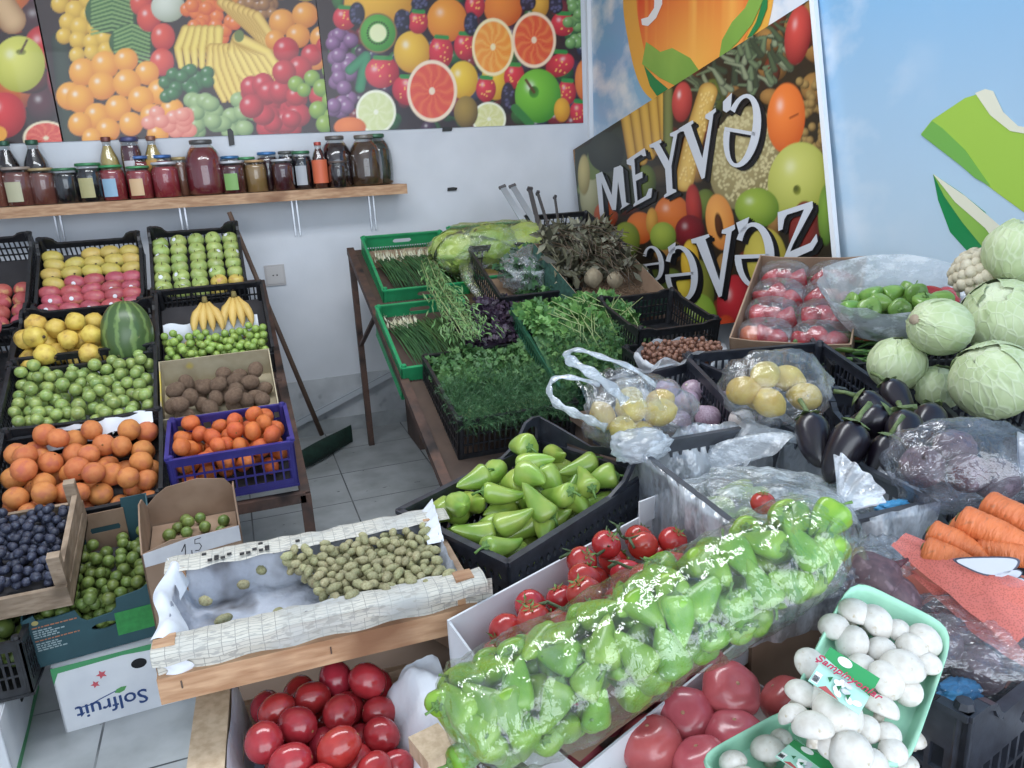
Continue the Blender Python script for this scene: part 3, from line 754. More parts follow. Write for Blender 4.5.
def sheet_box(label, M, w, d, h, m, t=.004, fronth=None, cat='box', name='cardboard_box', group=None, inner=None, front=None, back=None, side=None, floor=True):
    """cardboard box out of panels; front/back/side: (outline, holes) in the panel's own xz plane"""
    root = thing(name, label, cat, M, group)
    ms = [m]
    if floor: MB().box((t, t, 0), (w-t, d-t, t)).obj('box_floor', inner or m, root)
    for nm, L, Mx, sh in (('front', w, TR(0, 0, 0), front), ('back', w, TR(0, d-t, 0), back), ('left', d, TR(t, 0, 0) @ RZ(PI/2), side), ('right', d, TR(w, 0, 0) @ RZ(PI/2), side)):
        o_, h_ = sh if sh else ([(0, 0), (L, 0), (L, h), (0, h)], [])
        MB().poly(o_, h_, th_=t, M=Mx).obj('box_side', m, root)
    return root
def rimcrate(x0, x1, Y, zrim, pitch, h):
    """matrix of a crate whose front upper edge runs from x0 to x1 at (Y, zrim), tipped up by pitch degrees"""
    p = R(pitch); Zl = Vector((0, -math.sin(p), math.cos(p)))
    o = Vector((x0, Y, zrim))-Zl*h
    return TR(*o) @ RX(p)
def lining(M, w, d, z, m, name='liner', label=None, parent=None, bumpy=.01, g=rnd, inset=.008):
    """a sheet laid in a box, under the fruit"""
    mb = MB(); ph = g.uniform(0, 9)
    def fn(u, v): 
        x = inset+(w-2*inset)*u; y = inset+(d-2*inset)*v
        return Vector((x, y, z+bumpy*noise.noise(Vector((x*9+ph, y*9, ph)))))
    mb.surf(fn, 14, 12, wrapu=False)
    o = mb.obj(name, m, parent)
    return o
def place_balls(kind, M, balls, g=rnd, lie=False, upright=False, sc0=None, off=None):
    objs = []
    for (x, y, z, r) in balls:
        s = r/(sc0 or 1)
        rot = rrot(g) if not (lie or upright) else (RZ(g.uniform(0, 6.28)) @ RX(g.uniform(-.5, .5)) @ RY(g.uniform(-.5, .5)) if upright else RZ(g.uniform(0, 6.28)) @ RY(PI/2+g.uniform(-.35, .35)) @ RZ(g.uniform(0, 6.28)))
        objs.append(kind.put(M @ TR(x, y, z) @ rot @ SC(s), ''))
    return objs

# ------------------------------------------------------------------ fruit shapes (all of unit radius, z is the stem axis)
def nz(v, k, a): return 1+a*noise.noise(Vector(v)*k)
def ballmesh(name, m, sq=1, dimp=.0, dimb=.0, lob=0, nl=5, rough_=.0, k=1.7, nu=16, nv=11, seed=0, egg=0, sx=1, sy=1, neck=0):
    mb = MB()
    def fn(u, v):
        a = 2*PI*u; t = PI*v; st, ct = math.sin(t), -math.cos(t)
        r_ = 1+lob*math.cos(nl*a)*st**.5 if lob and st > 0 else 1
        z = ct*sq
        z -= dimp*math.exp(-((PI-t)/.38)**2); z += dimb*math.exp(-(t/.38)**2)
        w_ = st*(1+egg*ct)
        if neck: z += neck*math.exp(-((PI-t)/.3)**2)
        p = Vector((w_*math.cos(a)*r_*sx, w_*math.sin(a)*r_*sy, z))
        if rough_: p *= 1+rough_*noise.noise(p*k+Vector((seed, seed, 0)))
        return p
    mb.surf(fn, nu, nv)
    return mb.mesh(name, m)
def cyl_mesh(name, m, pts, rad, n=6):
    return MB().tube(pts, rad, n).mesh(name, m)
STK = mat('sticker_white', 'dfe2ea', rough=.4)
STEM = mat('brown_stem', '5a4630', '40301f', 30, rough=.8)
GSTEM = mat('green_stem', '5c7a38', '42602a', 30, rough=.6)
def sticker(r=1.0, tilt=.6):
    mb = MB(); s = .27
    def fn(u, v):
        a = 2*PI*u; q = s*v
        return Vector((math.sin(q)*math.cos(a), math.sin(q)*math.sin(a), math.cos(q)))*1.015*r
    mb.surf(fn, 10, 2)
    return mb
green_plum = kind_of('green_plum', 'plum', ballmesh('green_plum', mat('plum_green', '98ac54', '76944a', 1.6, rough=.3, rand=.16, hue=.012, c3='9a8a4c', c3scale=1.3, c3lo=.66, c3hi=.8, coat=.15), .96, .08, nu=14, nv=9))
small_plum = kind_of('sour_plum', 'plum', ballmesh('sour_plum', mat('plum_light', '9cb850', '7c9c3c', 1.6, rough=.35, rand=.16, hue=.012), .95, .1, nu=12, nv=8))
lime_plum = kind_of('greengage', 'plum', ballmesh('greengage', mat('gage_green', '6f8438', '566c2c', 1.6, rough=.4, rand=.18, hue=.014), .96, .1, nu=12, nv=8))
ORG = mat('orange_peel', 'e08440', 'd87434', 2, rough=.45, rand=.08, hue=.008, c3='cc6a44', c3scale=1.1, bs=.35, bscale=18, bd=.03)
orange = kind_of('orange', 'orange', ballmesh('orange', ORG, .93, .07, rough_=.05, nu=16, nv=11), [('orange_navel', MB().ball((0, 0, .87), .09, .09, .04, 8, 4).mesh('orange_navel', mat('navel', '8a5a28', rough=.8)))])
MDR = mat('mandarin_peel', 'e4702c', 'd8602a', 2, rough=.4, rand=.08, hue=.008, bs=.35, bscale=16, bd=.03)
mandarin = kind_of('mandarin', 'mandarin', ballmesh('mandarin', MDR, .84, .1, .05, rough_=.07, nu=16, nv=11), [('mandarin_navel', MB().ball((0, 0, .76), .09, .09, .05, 8, 4).mesh('mandarin_navel', mat('navel2', '6a6a30', rough=.8)))])
QNC = mat('quince_skin', 'e0c04c', 'cca43a', 1.5, rough=.5, rand=.08, hue=.01, c3='a88438', c3scale=1.6, c3lo=.6, c3hi=.75)
quince = kind_of('quince', 'quince', ballmesh('quince', QNC, 1.02, .14, .05, lob=.035, rough_=.12, egg=-.1, seed=3), [('quince_calyx', MB().tube([(0, 0, .86), (.02, 0, .98)], [.13, .17], 7).mesh('quince_calyx', STEM))])
APG = mat('apple_green_skin', 'a8b860', '90ac50', 1.3, rough=.36, rand=.1, hue=.01, c3='a8b474', c3scale=1, coat=.15)
gapple = kind_of('green_apple', 'apple', ballmesh('green_apple', APG, .9, .25, .12, lob=.02), [('apple_stem', cyl_mesh('apple_stem', STEM, [(0, 0, .6), (.03, 0, .98)], [.035, .045]))])
gapple_s = kind_of('green_apple', 'apple', gapple.root.data, [('apple_stem', gapple.kids[0].data), ('sticker', sticker(.92).mesh('sticker', STK))])
gapple_s.kids[1].matrix_local = RX(-.55)
YAP = mat('apple_yellow_skin', 'd4bc52', 'c8a848', 1.3, rough=.36, rand=.08, c3='c88a50', c3scale=1, c3lo=.6, c3hi=.72)
yapple = kind_of('yellow_apple', 'apple', ballmesh('yellow_apple', YAP, .9, .25, .12, lob=.02), [('apple_stem', gapple.kids[0].data)])
def mango_mesh(name, m): return ballmesh(name, m, .8, .05, 0, rough_=.07, sx=1.18, sy=.86, egg=.06, k=.9)
YMG = mat('mango_yellow_skin', 'c8b04c', 'bca048', 1.4, rough=.4, rand=.08, hue=.012, c3='a8a044', c3scale=.9, c3lo=.55, c3hi=.7)
RMG = mat('mango_red_skin', 'c4545c', 'ac4454', 1.2, rough=.4, rand=.12, hue=.008, c3='d08858', c3scale=.9, c3lo=.55, c3hi=.72)
ymango = kind_of('yellow_mango', 'mango', mango_mesh('yellow_mango', YMG), [('stem_scar', MB().ball((.25, -.55, .55), .13, .13, .06, 8, 5).mesh('stem_scar', STEM))])
rmango = kind_of('red_mango', 'mango', mango_mesh('red_mango', RMG))
rmango_s = kind_of('red_mango', 'mango', rmango.root.data, [('sticker', sticker(.84).mesh('sticker', STK))])
rmango_s.kids[0].matrix_local = RX(.45)
PCH = mat('peach_skin', 'c8565a', 'b8444c', 1.4, rough=.6, rand=.12, hue=.015, c3='d49a60', c3scale=1, c3lo=.55, c3hi=.7)
peach = kind_of('peach', 'peach', ballmesh('peach', PCH, .95, .14))
KIW = mat('kiwi_skin', '8c7058', '785c48', 3, rough=.85, rand=.12, bs=.6, bscale=30, bd=.03)
kiwi = kind_of('kiwi', 'kiwi', ballmesh('kiwi', KIW, 1.22, 0, rough_=.05, k=1.1))
GRP = mat('grape_skin', '363a50', '262a3e', 2, rough=.5, rand=.2, c3='50586e', c3scale=1.5)
grape = kind_of('black_grape', 'grape', ballmesh('black_grape', GRP, 1.08, nu=10, nv=7))
# ------------------------------------------------------------------ left display
g = random.Random(11)
# stepped steel rack that carries the crates
rack = thing('display_rack', 'rusty steel rack stepping down from the back wall under the fruit crates', 'rack')
def rk(nm, a, b, w_=.035, h_=.035, m=RUST): MB().bar(a, b, w_, h_, m=0).obj(nm, m, rack)
for x in (-1.3, -.33, .12):
    rk('rack_rail', (x, 2.52, .40), (x, 4.1, .93)); rk('rack_leg', (x, 2.52, 0), (x, 2.52, .41)); rk('rack_leg', (x, 4.1, 0), (x, 4.1, .93))
for y, z in ((2.52, .40), (2.86, .515), (3.2, .63), (3.66, .785), (4.1, .93)): rk('rack_crossbar', (-1.3, y, z+.001), (.12, y, z+.001))
# row 4
M = rimcrate(-.345, .045, 3.62, .955, 36, .11)
crate('black crate of green apples below the jar shelf, with a few yellow ones', M, .39, .45, .11, BLK, ear=.035)
rows, cols = 7, 5
lin = lambda M, w_, d_, z_, lb, m=None: tag(lining(M, w_, d_, z_, m or mat('grey_liner', '4a4a50', rough=.8), name='tray_liner').__class__ and None, None) if 0 else None
def add_liner(M, w_, d_, z_, label, m=None, bumpy=.004):
    o = lining(M, w_, d_, z_, m or mat('dark_liner', '2e2c30', '3a383c', 9, rough=.8), 'tray_liner', bumpy=bumpy)
    o.matrix_world = M; return tag(o, label, 'liner')
add_liner(M, .39, .45, .045, 'dark tray liner under the green apples')
nth = lambda i, n: 'leftmost' if i == 0 else 'rightmost' if i == n-1 else ['', 'second from the left', 'third from the left', 'fourth from the left'][i]
rowname = lambda j, n: 'front row' if j == 0 else 'back row' if j == n-1 else ['', 'second row', 'third row', 'fourth row', 'fifth row', 'sixth row'][j]
for j in range(rows):
    for i in range(cols):
        if j == 6 and i == 2: pass
        x = .042+i*.0765+g.uniform(-.003, .003); y = .048+j*.0585+g.uniform(-.004, .004); z = .088+g.uniform(-.003, .003)+(.012 if j < 1 else 0)
        if (j, i) in ((0, 3), (1, 3), (1, 4)): kd, nm = yapple, 'yellow apple'
        else: kd, nm = (gapple_s if g.random() < .55 else gapple), 'green apple'
        if (j, i) == (0, 4): continue
        kd.put(M @ TR(x, y, z) @ RX(-.3+g.uniform(-.5, .5)) @ RY(g.uniform(-.4, .4)) @ RZ(g.uniform(0, 6)) @ SC(.0375), f'{nm}, {nth(i, 5)} in the {rowname(j, 7)} of the apple crate', 'apples in the crate under the jar shelf')
# mango crate
M = rimcrate(-.80, -.39, 3.62, .935, 36, .11)
crate('black crate of yellow and red mangoes below the jar shelf', M, .415, .46, .11, BLK, ear=.035)
add_liner(M, .415, .46, .045, 'dark tray liner under the mangoes')
for j in range(7):
    for i in range(5):
        if j == 6 and i in (1,): continue
        x = .048+i*.08+g.uniform(-.005, .005)+(.012 if j % 2 else -.002); y = .045+j*.0585; z = .086+g.uniform(-.003, .004)+(.01 if j < 2 else 0)
        red = j < 3 or (j == 3 and i in (1, 2, 3, 4))
        if j == 2 and i == 0: red = True
        if j == 3 and i == 0: red = False
        kd = (rmango_s if g.random() < .5 else rmango) if red else ymango
        kd.put(M @ TR(min(max(x, .045), .37), y, z) @ RX(.35+g.uniform(-.2, .2)) @ RZ(g.uniform(-.3, .3)) @ SC(.0385), f'{"red" if red else "yellow"} mango, {nth(i, 5)} in the {rowname(j, 7)} of the mango crate', 'mangoes in the crate under the jar shelf')
# peach crate, cut by the picture's edge
M = rimcrate(-1.22, -.82, 3.62, .92, 36, .12)
crate('tall black crate holding pink peaches at its front, half empty behind', M, .40, .5, .16, BLK, ear=.02, fronth=.11)
add_liner(M, .4, .5, .03, 'dark tray liner under the pink peaches')
pl = []
for j in range(4):
    for i in range(5):
        pl.append(peach.put(M @ TR(.045+i*.077, .05+j*.066, .075) @ RZ(g.uniform(0, 6)) @ RX(g.uniform(-.6, .6)) @ SC(.037), ''))
label_pile(pl, 'pink peach', 'in the tall black crate beside the mangoes', 'pink peaches beside the mangoes')
# row 3: quinces and watermelon
M = rimcrate(-.83, -.335, 3.2, .80, 22, .11)
crate('black crate with yellow quinces and a watermelon', M, .495, .42, .112, BLK, ear=.02, fronth=.112)
add_liner(M, .495, .42, .04, 'dark tray liner under the quinces')
b = pack(22, .01, .33, .01, .30, .039, .045, g=g, tries=30)
objs = place_balls(quince, M, b, g); label_pile(objs, 'yellow quince', 'in the crate with the watermelon', 'quinces beside the watermelon')
def melon_mat():
    m, nt, b_ = newmat('watermelon_rind'); L = nt.links
    tc = nt.nodes.new('ShaderNodeTexCoord'); sp = nt.nodes.new('ShaderNodeSeparateXYZ'); L.new(tc.outputs['Object'], sp.inputs[0])
    at = nt.nodes.new('ShaderNodeMath'); at.operation = 'ARCTAN2'; L.new(sp.outputs[0], at.inputs[0]); L.new(sp.outputs[1], at.inputs[1])
    nn = noise_fac(nt, 2.2, 4, 0, 1)
    ad = nt.nodes.new('ShaderNodeMath'); ad.operation = 'MULTIPLY_ADD'; ad.inputs[1].default_value = .55; L.new(nn, ad.inputs[0]); L.new(at.outputs[0], ad.inputs[2])
    mu = nt.nodes.new('ShaderNodeMath'); mu.operation = 'MULTIPLY'; mu.inputs[1].default_value = 11; L.new(ad.outputs[0], mu.inputs[0])
    si = nt.nodes.new('ShaderNodeMath'); si.operation = 'SINE'; L.new(mu.outputs[0], si.inputs[0])
    mr = nt.nodes.new('ShaderNodeMapRange'); mr.inputs[1].default_value = .3; mr.inputs[2].default_value = .95; L.new(si.outputs[0], mr.inputs[0])
    c = mixrgb(nt, mr.outputs[0], srgb('466234'), srgb('6c8a48'))
    c = mixrgb(nt, noise_fac(nt, 2.3, 3, .66, .72), c, srgb('a89868'))
    L.new(c, b_.inputs['Base Color']); b_.inputs['Roughness'].default_value = .3
    return m
wm = kind_of('watermelon', 'watermelon', ballmesh('watermelon', melon_mat(), 1.22, .05, .03, nu=32, nv=20), [('melon_stem', cyl_mesh('melon_stem', GSTEM, [(0, 0, 1.14), (.03, 0, 1.24), (.09, 0, 1.28)], [.03, .025, .02]))])
pm = onY(127, 337, 3.29)
wm.put(TR(pm.x, pm.y+.02, pm.z) @ RX(-.15) @ RY(.05) @ RZ(2.2) @ SC(.097, .097, .118), 'large green watermelon beside the yellow quinces')
# row 3 right: bananas over small plums
M = rimcrate(-.325, .105, 3.2, .755, 30, .10)
crate('black crate of small green plums with bananas at its back', M, .43, .44, .135, BLK, ear=.0, fronth=.10, stubs=True)
o = add_liner(M, .43, .44, .045, 'dark liner under the bananas and small plums')
b = pack(112, .01, .42, .01, .17, .0165, .05, g=g, tries=14)
MB().surf(lambda u, v: Vector((.02+.37*u, .19+.05*v*v, .05+.06*v+.008*math.sin(u*21))), 24, 4, wrapu=False).obj('paper_sheet', PAPER, o)
objs = place_balls(small_plum, M, b, g); label_pile(objs, 'small light green plum', 'in front of the bananas', 'small plums in front of the bananas')
BAN = mat('banana_skin', 'd8b458', 'c89c48', 5, rough=.5, rand=.06, c3='8a6a34', c3scale=9, c3lo=.66, c3hi=.76)
def banana_bunch(label, M_, n, L_=.15, s=1, sp=.032):
    r_ = thing('banana_bunch', label, 'bananas', M_)
    for i in range(n):
        a = (i-(n-1)/2); x = a*sp; mb = MB()
        pts = []; rr = []
        for k in range(9):
            t_ = k/8; ang = t_*1.1
            pts.append((x*(.25+.75*math.sin(min(1, t_*1.6)*PI/2))*s, -(.055*math.sin(ang*1.35))*s, (L_-L_*t_*1.0)*s)); rr.append((.006 if k == 0 else .009 if k == 1 else .0165*(math.sin(min(1, t_*1.15+.22)*PI)**.35 if t_ < .97 else .3))*s)
        rr[-1] = .005*s
        mb.tube(pts, rr, 7); mb.obj('banana', BAN, r_)
    MB().tube([(0, 0, L_*s*1.0), (0, .005, (L_+.022)*s)], [.012*s, .009*s], 6).obj('bunch_stem', mat('banana_stem', '7a6a34', rough=.7), r_)
    return r_
pb = onY(211, 342, 3.38); banana_bunch('bunch of four stickered bananas nearer the watermelon', TR(pb.x, pb.y, pb.z-.005) @ RX(-.2) @ SC(1.12), 4)
pb = onY(240, 336, 3.40); banana_bunch('bunch of bananas standing at the crate corner away from the watermelon', TR(pb.x, pb.y, pb.z-.01) @ RX(-.2) @ SC(1.15), 4)
pb = onY(182, 343, 3.42); banana_bunch('short single banana lying beside the two bunches', TR(pb.x-.02, pb.y, pb.z-.012) @ RY(1.3) @ RX(-.1), 1, .09)
# row 2: plums
M = rimcrate(-.82, -.325, 2.86, .665, 24, .11)
crate('black crate heaped with round green plums', M, .495, .42, .12, BLK, ear=.0, fronth=.085, stubs=True)
o = lining(M, .495, .42, .022, PAPER, 'paper_liner', bumpy=.006)
o.matrix_world = M; tag(o, 'white paper lining spilling over the front of the green plum crate', 'paper')
mb = MB()
def flap(u, v):
    x = .12+.36*u; return Vector((x, .02-.05*v+.006*math.sin(u*17+v*3), .095+.012*u*3*.6-.055*v*(1.1-.8*u)+.004*math.sin(u*23)))
mb.surf(flap, 26, 5, wrapu=False); f_ = mb.obj('paper_flap', PAPER, o)
b = pack(142, .01, .485, .03, .40, .0225, .022, g=g, tries=18)
objs = place_balls(green_plum, M, b, g); label_pile(objs, 'round green plum', 'in the crate behind the oranges', 'green plums behind the oranges')
# row 2 right: kiwis in a printed cardboard tray
KBX = mat('kiwi_box', 'b8ab8c', 'a89878', 14, rough=.7, c3='c8b040', c3scale=7, c3lo=.6, c3hi=.66)
M = rimcrate(-.315, .085, 2.84, .645, 20, .06)
def sheet_tray(label, M, w_, d_, hf, hb, m, inner=None, t=.004, name='cardboard_tray'):
    r_ = thing(name, label, 'tray', M)
    MB().box((t, t, 0), (w_-t, d_-t, t)).obj('tray_floor', inner or m, r_)
    MB().poly([(0, 0), (w_, 0), (w_, hf), (0, hf)], th_=t).obj('tray_side', m, r_)
    MB().poly([(0, 0), (w_, 0), (w_, hb), (0, hb)], th_=t, M=TR(0, d_-t, 0)).obj('tray_side', m, r_)
    for xx in (t, w_): MB().poly([(0, 0), (d_, 0), (d_, hb), (d_*.6, (hf+hb)/2-.005), (0, hf)], th_=t, M=TR(xx, 0, 0) @ RZ(PI/2)).obj('tray_side', m, r_)
    return r_
sheet_tray('printed cardboard tray of brown kiwis', M, .40, .3, .06, .115, KBX)
b = pack(32, .01, .39, .01, .25, .0275, .006, g=g, tries=30)
objs = place_balls(kiwi, M, b, g); label_pile(objs, 'brown kiwi', 'in the printed cardboard tray', 'kiwis in the cardboard tray')
# row 1: oranges
M = rimcrate(-.80, -.31, 2.5, .50, 22, .12)
crate('wide black crate of oranges under the green plums', M, .49, .42, .145, BLK, ear=0, fronth=.12, dip=.012, stubs=True, style='diag', slots=.024)
add_liner(M, .49, .42, .015, 'dark tray liner under the oranges')
b = pack(54, .01, .48, .01, .40, .0365, .015, g=g, tries=40, base=lambda x, y: .015+.02*y)
objs = place_balls(orange, M, b, g); label_pile(objs, 'pinkish orange', 'in the wide black crate', 'oranges in the wide black crate')
# row 1 right: mandarins in the purple crate
M = rimcrate(-.285, .105, 2.5, .605, 8, .165)
crate('purple plastic crate of mandarins on a steel leg', M, .39, .30, .172, PUR, ear=0, slots=.03, fronth=.165)
add_liner(M, .39, .3, .02, 'dark tray liner under the mandarins')
b = pack(100, .012, .378, .012, .288, .0305, .035, g=g, tries=24)
b = [q for q in b if q[2] < .195]
objs = place_balls(mandarin, M, b, g); label_pile(objs, 'orange-red mandarin', 'in the purple crate', 'mandarins in the purple crate')
# support blocks so that every crate stands on something: plain black crates under the rows
# pink net bag and low crates at the very edge
NET = mat('pink_net', 'b83a5c', 'd06a84', 60, rough=.6)
pn = onY(2, 322, 3.3)
nb_ = kind_of('net_bag', 'net bag', ballmesh('net_bag', NET, .8, rough_=.25, sx=1.1), [('net_label', MB().box((-.5, -1.12, -.3), (.75, -1.05, .35)).mesh('net_label', STK))])
nb_.put(TR(-.93, pn.y, pn.z-.02) @ SC(.085), 'pink net bag with a white label hanging over from the crate edge')
M = rimcrate(-1.26, -.86, 3.2, .72, 25, .13)
crate('black crate at the picture edge under the pink net bag', M, .4, .42, .14, BLK)
M = rimcrate(-1.25, -.85, 2.84, .60, 24, .13)
crate('black crate at the picture edge beside the green plums', M, .4, .42, .14, BLK)
b = pack(26, .2, .39, .02, .40, .036, .06, g=g)
objs = place_balls(yapple, M, b, g); label_pile(objs, 'yellow apple', 'in the edge crate beside the green plums', 'yellow apples at the picture edge')
# wooden crate of grapes
GW = mat('weathered_wood', 'a89078', '8e765e', 12, rough=.75, stretch=(2, 2, 8), c3='74604c', c3scale=8)
M = rimcrate(-.93, -.525, 2.1, .465, 14, .09)
gc = thing('wooden_fruit_crate', 'weathered wooden crate of dark blue grapes', 'crate', M)
W_, D_ = .405, .36
MB().box((0, 0, 0), (W_, D_, .008)).obj('crate_floor', GW, gc)
MB().box((0, -.012, .01), (W_, 0, .075)).obj('front_slat', GW, gc); MB().box((0, D_, .01), (W_, D_+.012, .075)).obj('back_slat', GW, gc)
for xx in (0, W_-.014): 
    MB().box((xx, 0, 0), (xx+.014, D_, .055)).obj('end_board', GW, gc); MB().box((xx, 0, .065), (xx+.014, D_, .125)).obj('end_board', GW, gc)
for xx in (0, W_-.03):
    for yy in (.0, D_-.03): MB().bar((xx+.015, yy+.015, 0), (xx+.015, yy+.015, .165), .03, .026, upv=(0, 1, 0)).obj('corner_block', GW, gc)
b = pack(330, .015, W_-.02, .01, D_-.02, .0125, .01, g=g, tries=8, base=lambda x, y: .05)
b = [q for q in sorted(b, key=lambda q: -q[2])[:260]]
add_liner(M, W_, D_, .05, 'dark paper under the grapes')
objs = place_balls(grape, M, b, g); label_pile(objs, 'dark blue grape', 'in the weathered wooden crate', 'grapes in the wooden crate')
# lower black crate by the banana boxes
M = rimcrate(-1.0, -.66, 2.04, .36, 0, .17)
crate('black crate of greens standing on a white box below the grapes', M, .36, .38, .16, BLK, slots=.016)
b = pack(30, .02, .34, .02, .36, .028, .04, g=g)
objs = place_balls(lime_plum, M, b, g); label_pile(objs, 'dull green plum', 'in the black crate below the grapes', 'plums below the grapes')

# ---- white banana boxes on the floor
BLU, GR2, RED, YEL = mat('print_blue', '2a4c8e', rough=.5), mat('print_green', '3c9a5c', rough=.5), mat('print_red', 'd4505c', rough=.5), mat('print_yellow', 'd8b43a', rough=.5)
TXT = {}
def text_mesh(s, size, m, shear=0, ext=.0006):
    cu = bpy.data.curves.new('lettering', 'FONT'); cu.body = s; cu.size = size; cu.shear = shear; cu.extrude = ext; cu.align_x = 'CENTER'; cu.align_y = 'CENTER'; cu.resolution_u = 3
    ob = bpy.data.objects.new('tmp_text', cu); COL.objects.link(ob); bpy.context.view_layer.update()
    dg = bpy.context.evaluated_depsgraph_get(); me = bpy.data.meshes.new_from_object(ob.evaluated_get(dg)); me.name = 'lettering'
    bpy.data.objects.remove(ob); bpy.data.curves.remove(cu); me.materials.clear(); me.materials.append(m)
    return me
def put_mesh(nm, me, parent, Mx):
    o = bpy.data.objects.new(nm, me); COL.objects.link(o); o.parent = parent; o.matrix_local = Mx; return o
def decal(parent, nm, pts, m, x, z, y=-.0012, s=1, rot=0, hole=()):
    o = MB().poly([(p[0]*s, p[1]*s) for p in pts], hole, th_=.0008).obj(nm, m, parent, TR(x, y, z) @ RY(rot)); return o
def banana_box(label, M, w_, d_, h_, which):
    r_ = sheet_box(label, M, w_, d_, h_, CARDW)
    MB().box((.003, .003, h_-.004), (w_-.003, d_-.003, h_)).obj('box_lid', CARDW, r_)
    flower = [(math.cos(k*PI/5)*(1 if k % 2 else .45), math.sin(k*PI/5)*(1 if k % 2 else .45)) for k in range(10)]
    if which == 0:
        decal(r_, 'green_band', [(0, h_), (0, h_-.05), (.015, h_-.018), (w_*.35, h_-.012), (w_*.6, h_-.022), (w_, h_-.012), (w_, h_)], GR2, 0, 0)
        put_mesh('lettering', text_mesh('Solfruit', .062, BLU), r_, TR(.125, -.001, .052) @ RX(PI/2) @ RZ(PI))
        put_mesh('lettering', text_mesh('Solfruit', .062, BLU), r_, TR(.1262, -.001, .0525) @ RX(PI/2) @ RZ(PI))
        decal(r_, 'underline', [(0, 0), (.03, 0), (.06, .01), (.1, .022), (.1, .0245), (.06, .013), (.03, .003), (0, .003)], BLU, .04, .065)
        decal(r_, 'printed_leaf', [(0, 0), (.012, -.004), (.025, 0), (.032, .012), (.018, .013), (.006, .009)], mat('print_leaf', '4ca050', rough=.5), .136, .083)
        for x, z, s in ((.115, .15, .014), (.095, .125, .012)): decal(r_, 'printed_flower', flower, RED, x, z, s=s)
        decal(r_, 'hand_hole', ell(0, 0, .02, .015, 0), mat('hole_dark', '1c1c20', rough=.9), .21, .155)
        decal(r_, 'printed_triangle', [(0, 0), (.12, 0), (.09, -.035), (.05, -.03)], BLU, .30, h_-.02)
        for k in range(3): decal(r_, 'printed_petal', ell(0, 0, .045, .008, 0), YEL, .33, .13-k*.032, rot=-.15+.12*k)
        for k in range(9): decal(r_, 'printed_ray', [(0, 0), (.005, 0), (.007, .035), (-.002, .035)], GR2, .335+k*.01, h_-.055, y=-.0022, rot=-.9+k*.22)
    else:
        gb = [(0, 0), (d_, 0), (d_, .028), (d_*.5, .016), (0, .024)]
        MB().poly(gb, th_=.0008, M=TR(w_+.0012, 0, 0) @ RZ(PI/2)).obj('green_band', GR2, r_)
        decal(r_, 'green_band', [(0, 0), (w_, 0), (w_, .028), (w_*.5, .014), (0, .02)], GR2, 0, 0)
        decal(r_, 'green_stripe', [(0, .034), (w_*.5, .026), (w_, .042), (w_, .046), (w_*.5, .03), (0, .038)], GR2, 0, 0)
        for x, z, s in ((w_-.055, .075, .016), (w_-.075, .055, .018)): decal(r_, 'printed_flower', flower, RED, x, z, s=s)
        MB().poly(ell(0, 0, .022, .014, 0), th_=.001, M=TR(w_+.0012, d_*.55, h_*.55) @ RZ(PI/2)).obj('hand_hole', mat('hole_dark', '1c1c20'), r_)
    return r_
Ms = frame((-.615, 2.12, 0), 0, R(3))
banana_box('white Solfruit banana box on the tiled floor, print upside down', Ms, .50, .38, .205, 0)
banana_box('white banana box with red flowers under the black crate at the picture edge', frame((-1.16, 1.93, 0), 0, R(4)), .46, .42, .185, 1)

# ---- teal box of greengages on the banana box
TEAL = mat('teal_cardboard', '2c5660', '264c56', 9, rough=.65)
Mt = frame((-.655, 2.135, .207), R(7), R(6))
w_, d_, hf, hb = .335, .36, .17, .27
tb = thing('cardboard_box', 'teal cardboard box of small green plums with a torn notch in front', 'box', Mt)
MB().box((.004, .004, 0), (w_-.004, d_-.004, .004)).obj('box_floor', TEAL, tb)
fo = [(0, 0), (w_, 0), (w_, .195), (w_*.86, .165), (w_*.67, .155), (w_*.66, .128), (w_*.62, .115), (w_*.44, .108), (w_*.4, .12), (w_*.37, .15), (w_*.22, .145), (w_*.1, .148), (.03, .165), (0, .155)]
MB().poly(fo, [ell(w_*.55, .08, .032, .011, 0, 16)], th_=.004).obj('front_panel', TEAL, tb)
bo = [(0, 0), (w_, 0), (w_, hb), (w_*.78, hb), (w_*.77, hb-.05), (w_*.45, hb-.05), (w_*.44, hb), (0, hb)]
MB().poly(bo, th_=.004, M=TR(0, d_-.004, 0)).obj('back_panel', TEAL, tb)
MB().poly([(w_*.44, .06), (w_*.79, .06), (w_*.79, hb-.03), (w_*.44, hb-.03)], [[(w_*.5, .17), (w_*.73, .17), (w_*.74, .18), (w_*.73, .19), (w_*.5, .19), (w_*.49, .18)]], th_=.003, M=TR(0, d_-.009, 0)).obj('bare_board_patch', CARD, tb)
MB().poly([(0, 0), (d_, 0), (d_, hb), (d_*.5, .18), (0, .155)], th_=.004, M=TR(.004, 0, 0) @ RZ(PI/2)).obj('side_panel', TEAL, tb)
MB().poly([(0, 0), (d_, 0), (d_, hb), (d_*.5, .21), (0, .195)], th_=.004, M=TR(w_, 0, 0) @ RZ(PI/2)).obj('side_panel', TEAL, tb)
decal(tb, 'green_label', [(0, 0), (.11, 0), (.108, .075), (.002, .075)], mat('label_green', '2c9a44', '26883c', 60, rough=.5), w_*.63, .035)
PR = mat('print_pale', '9ab0b4', rough=.6); PO = mat('print_orange', 'b8704c', rough=.6)
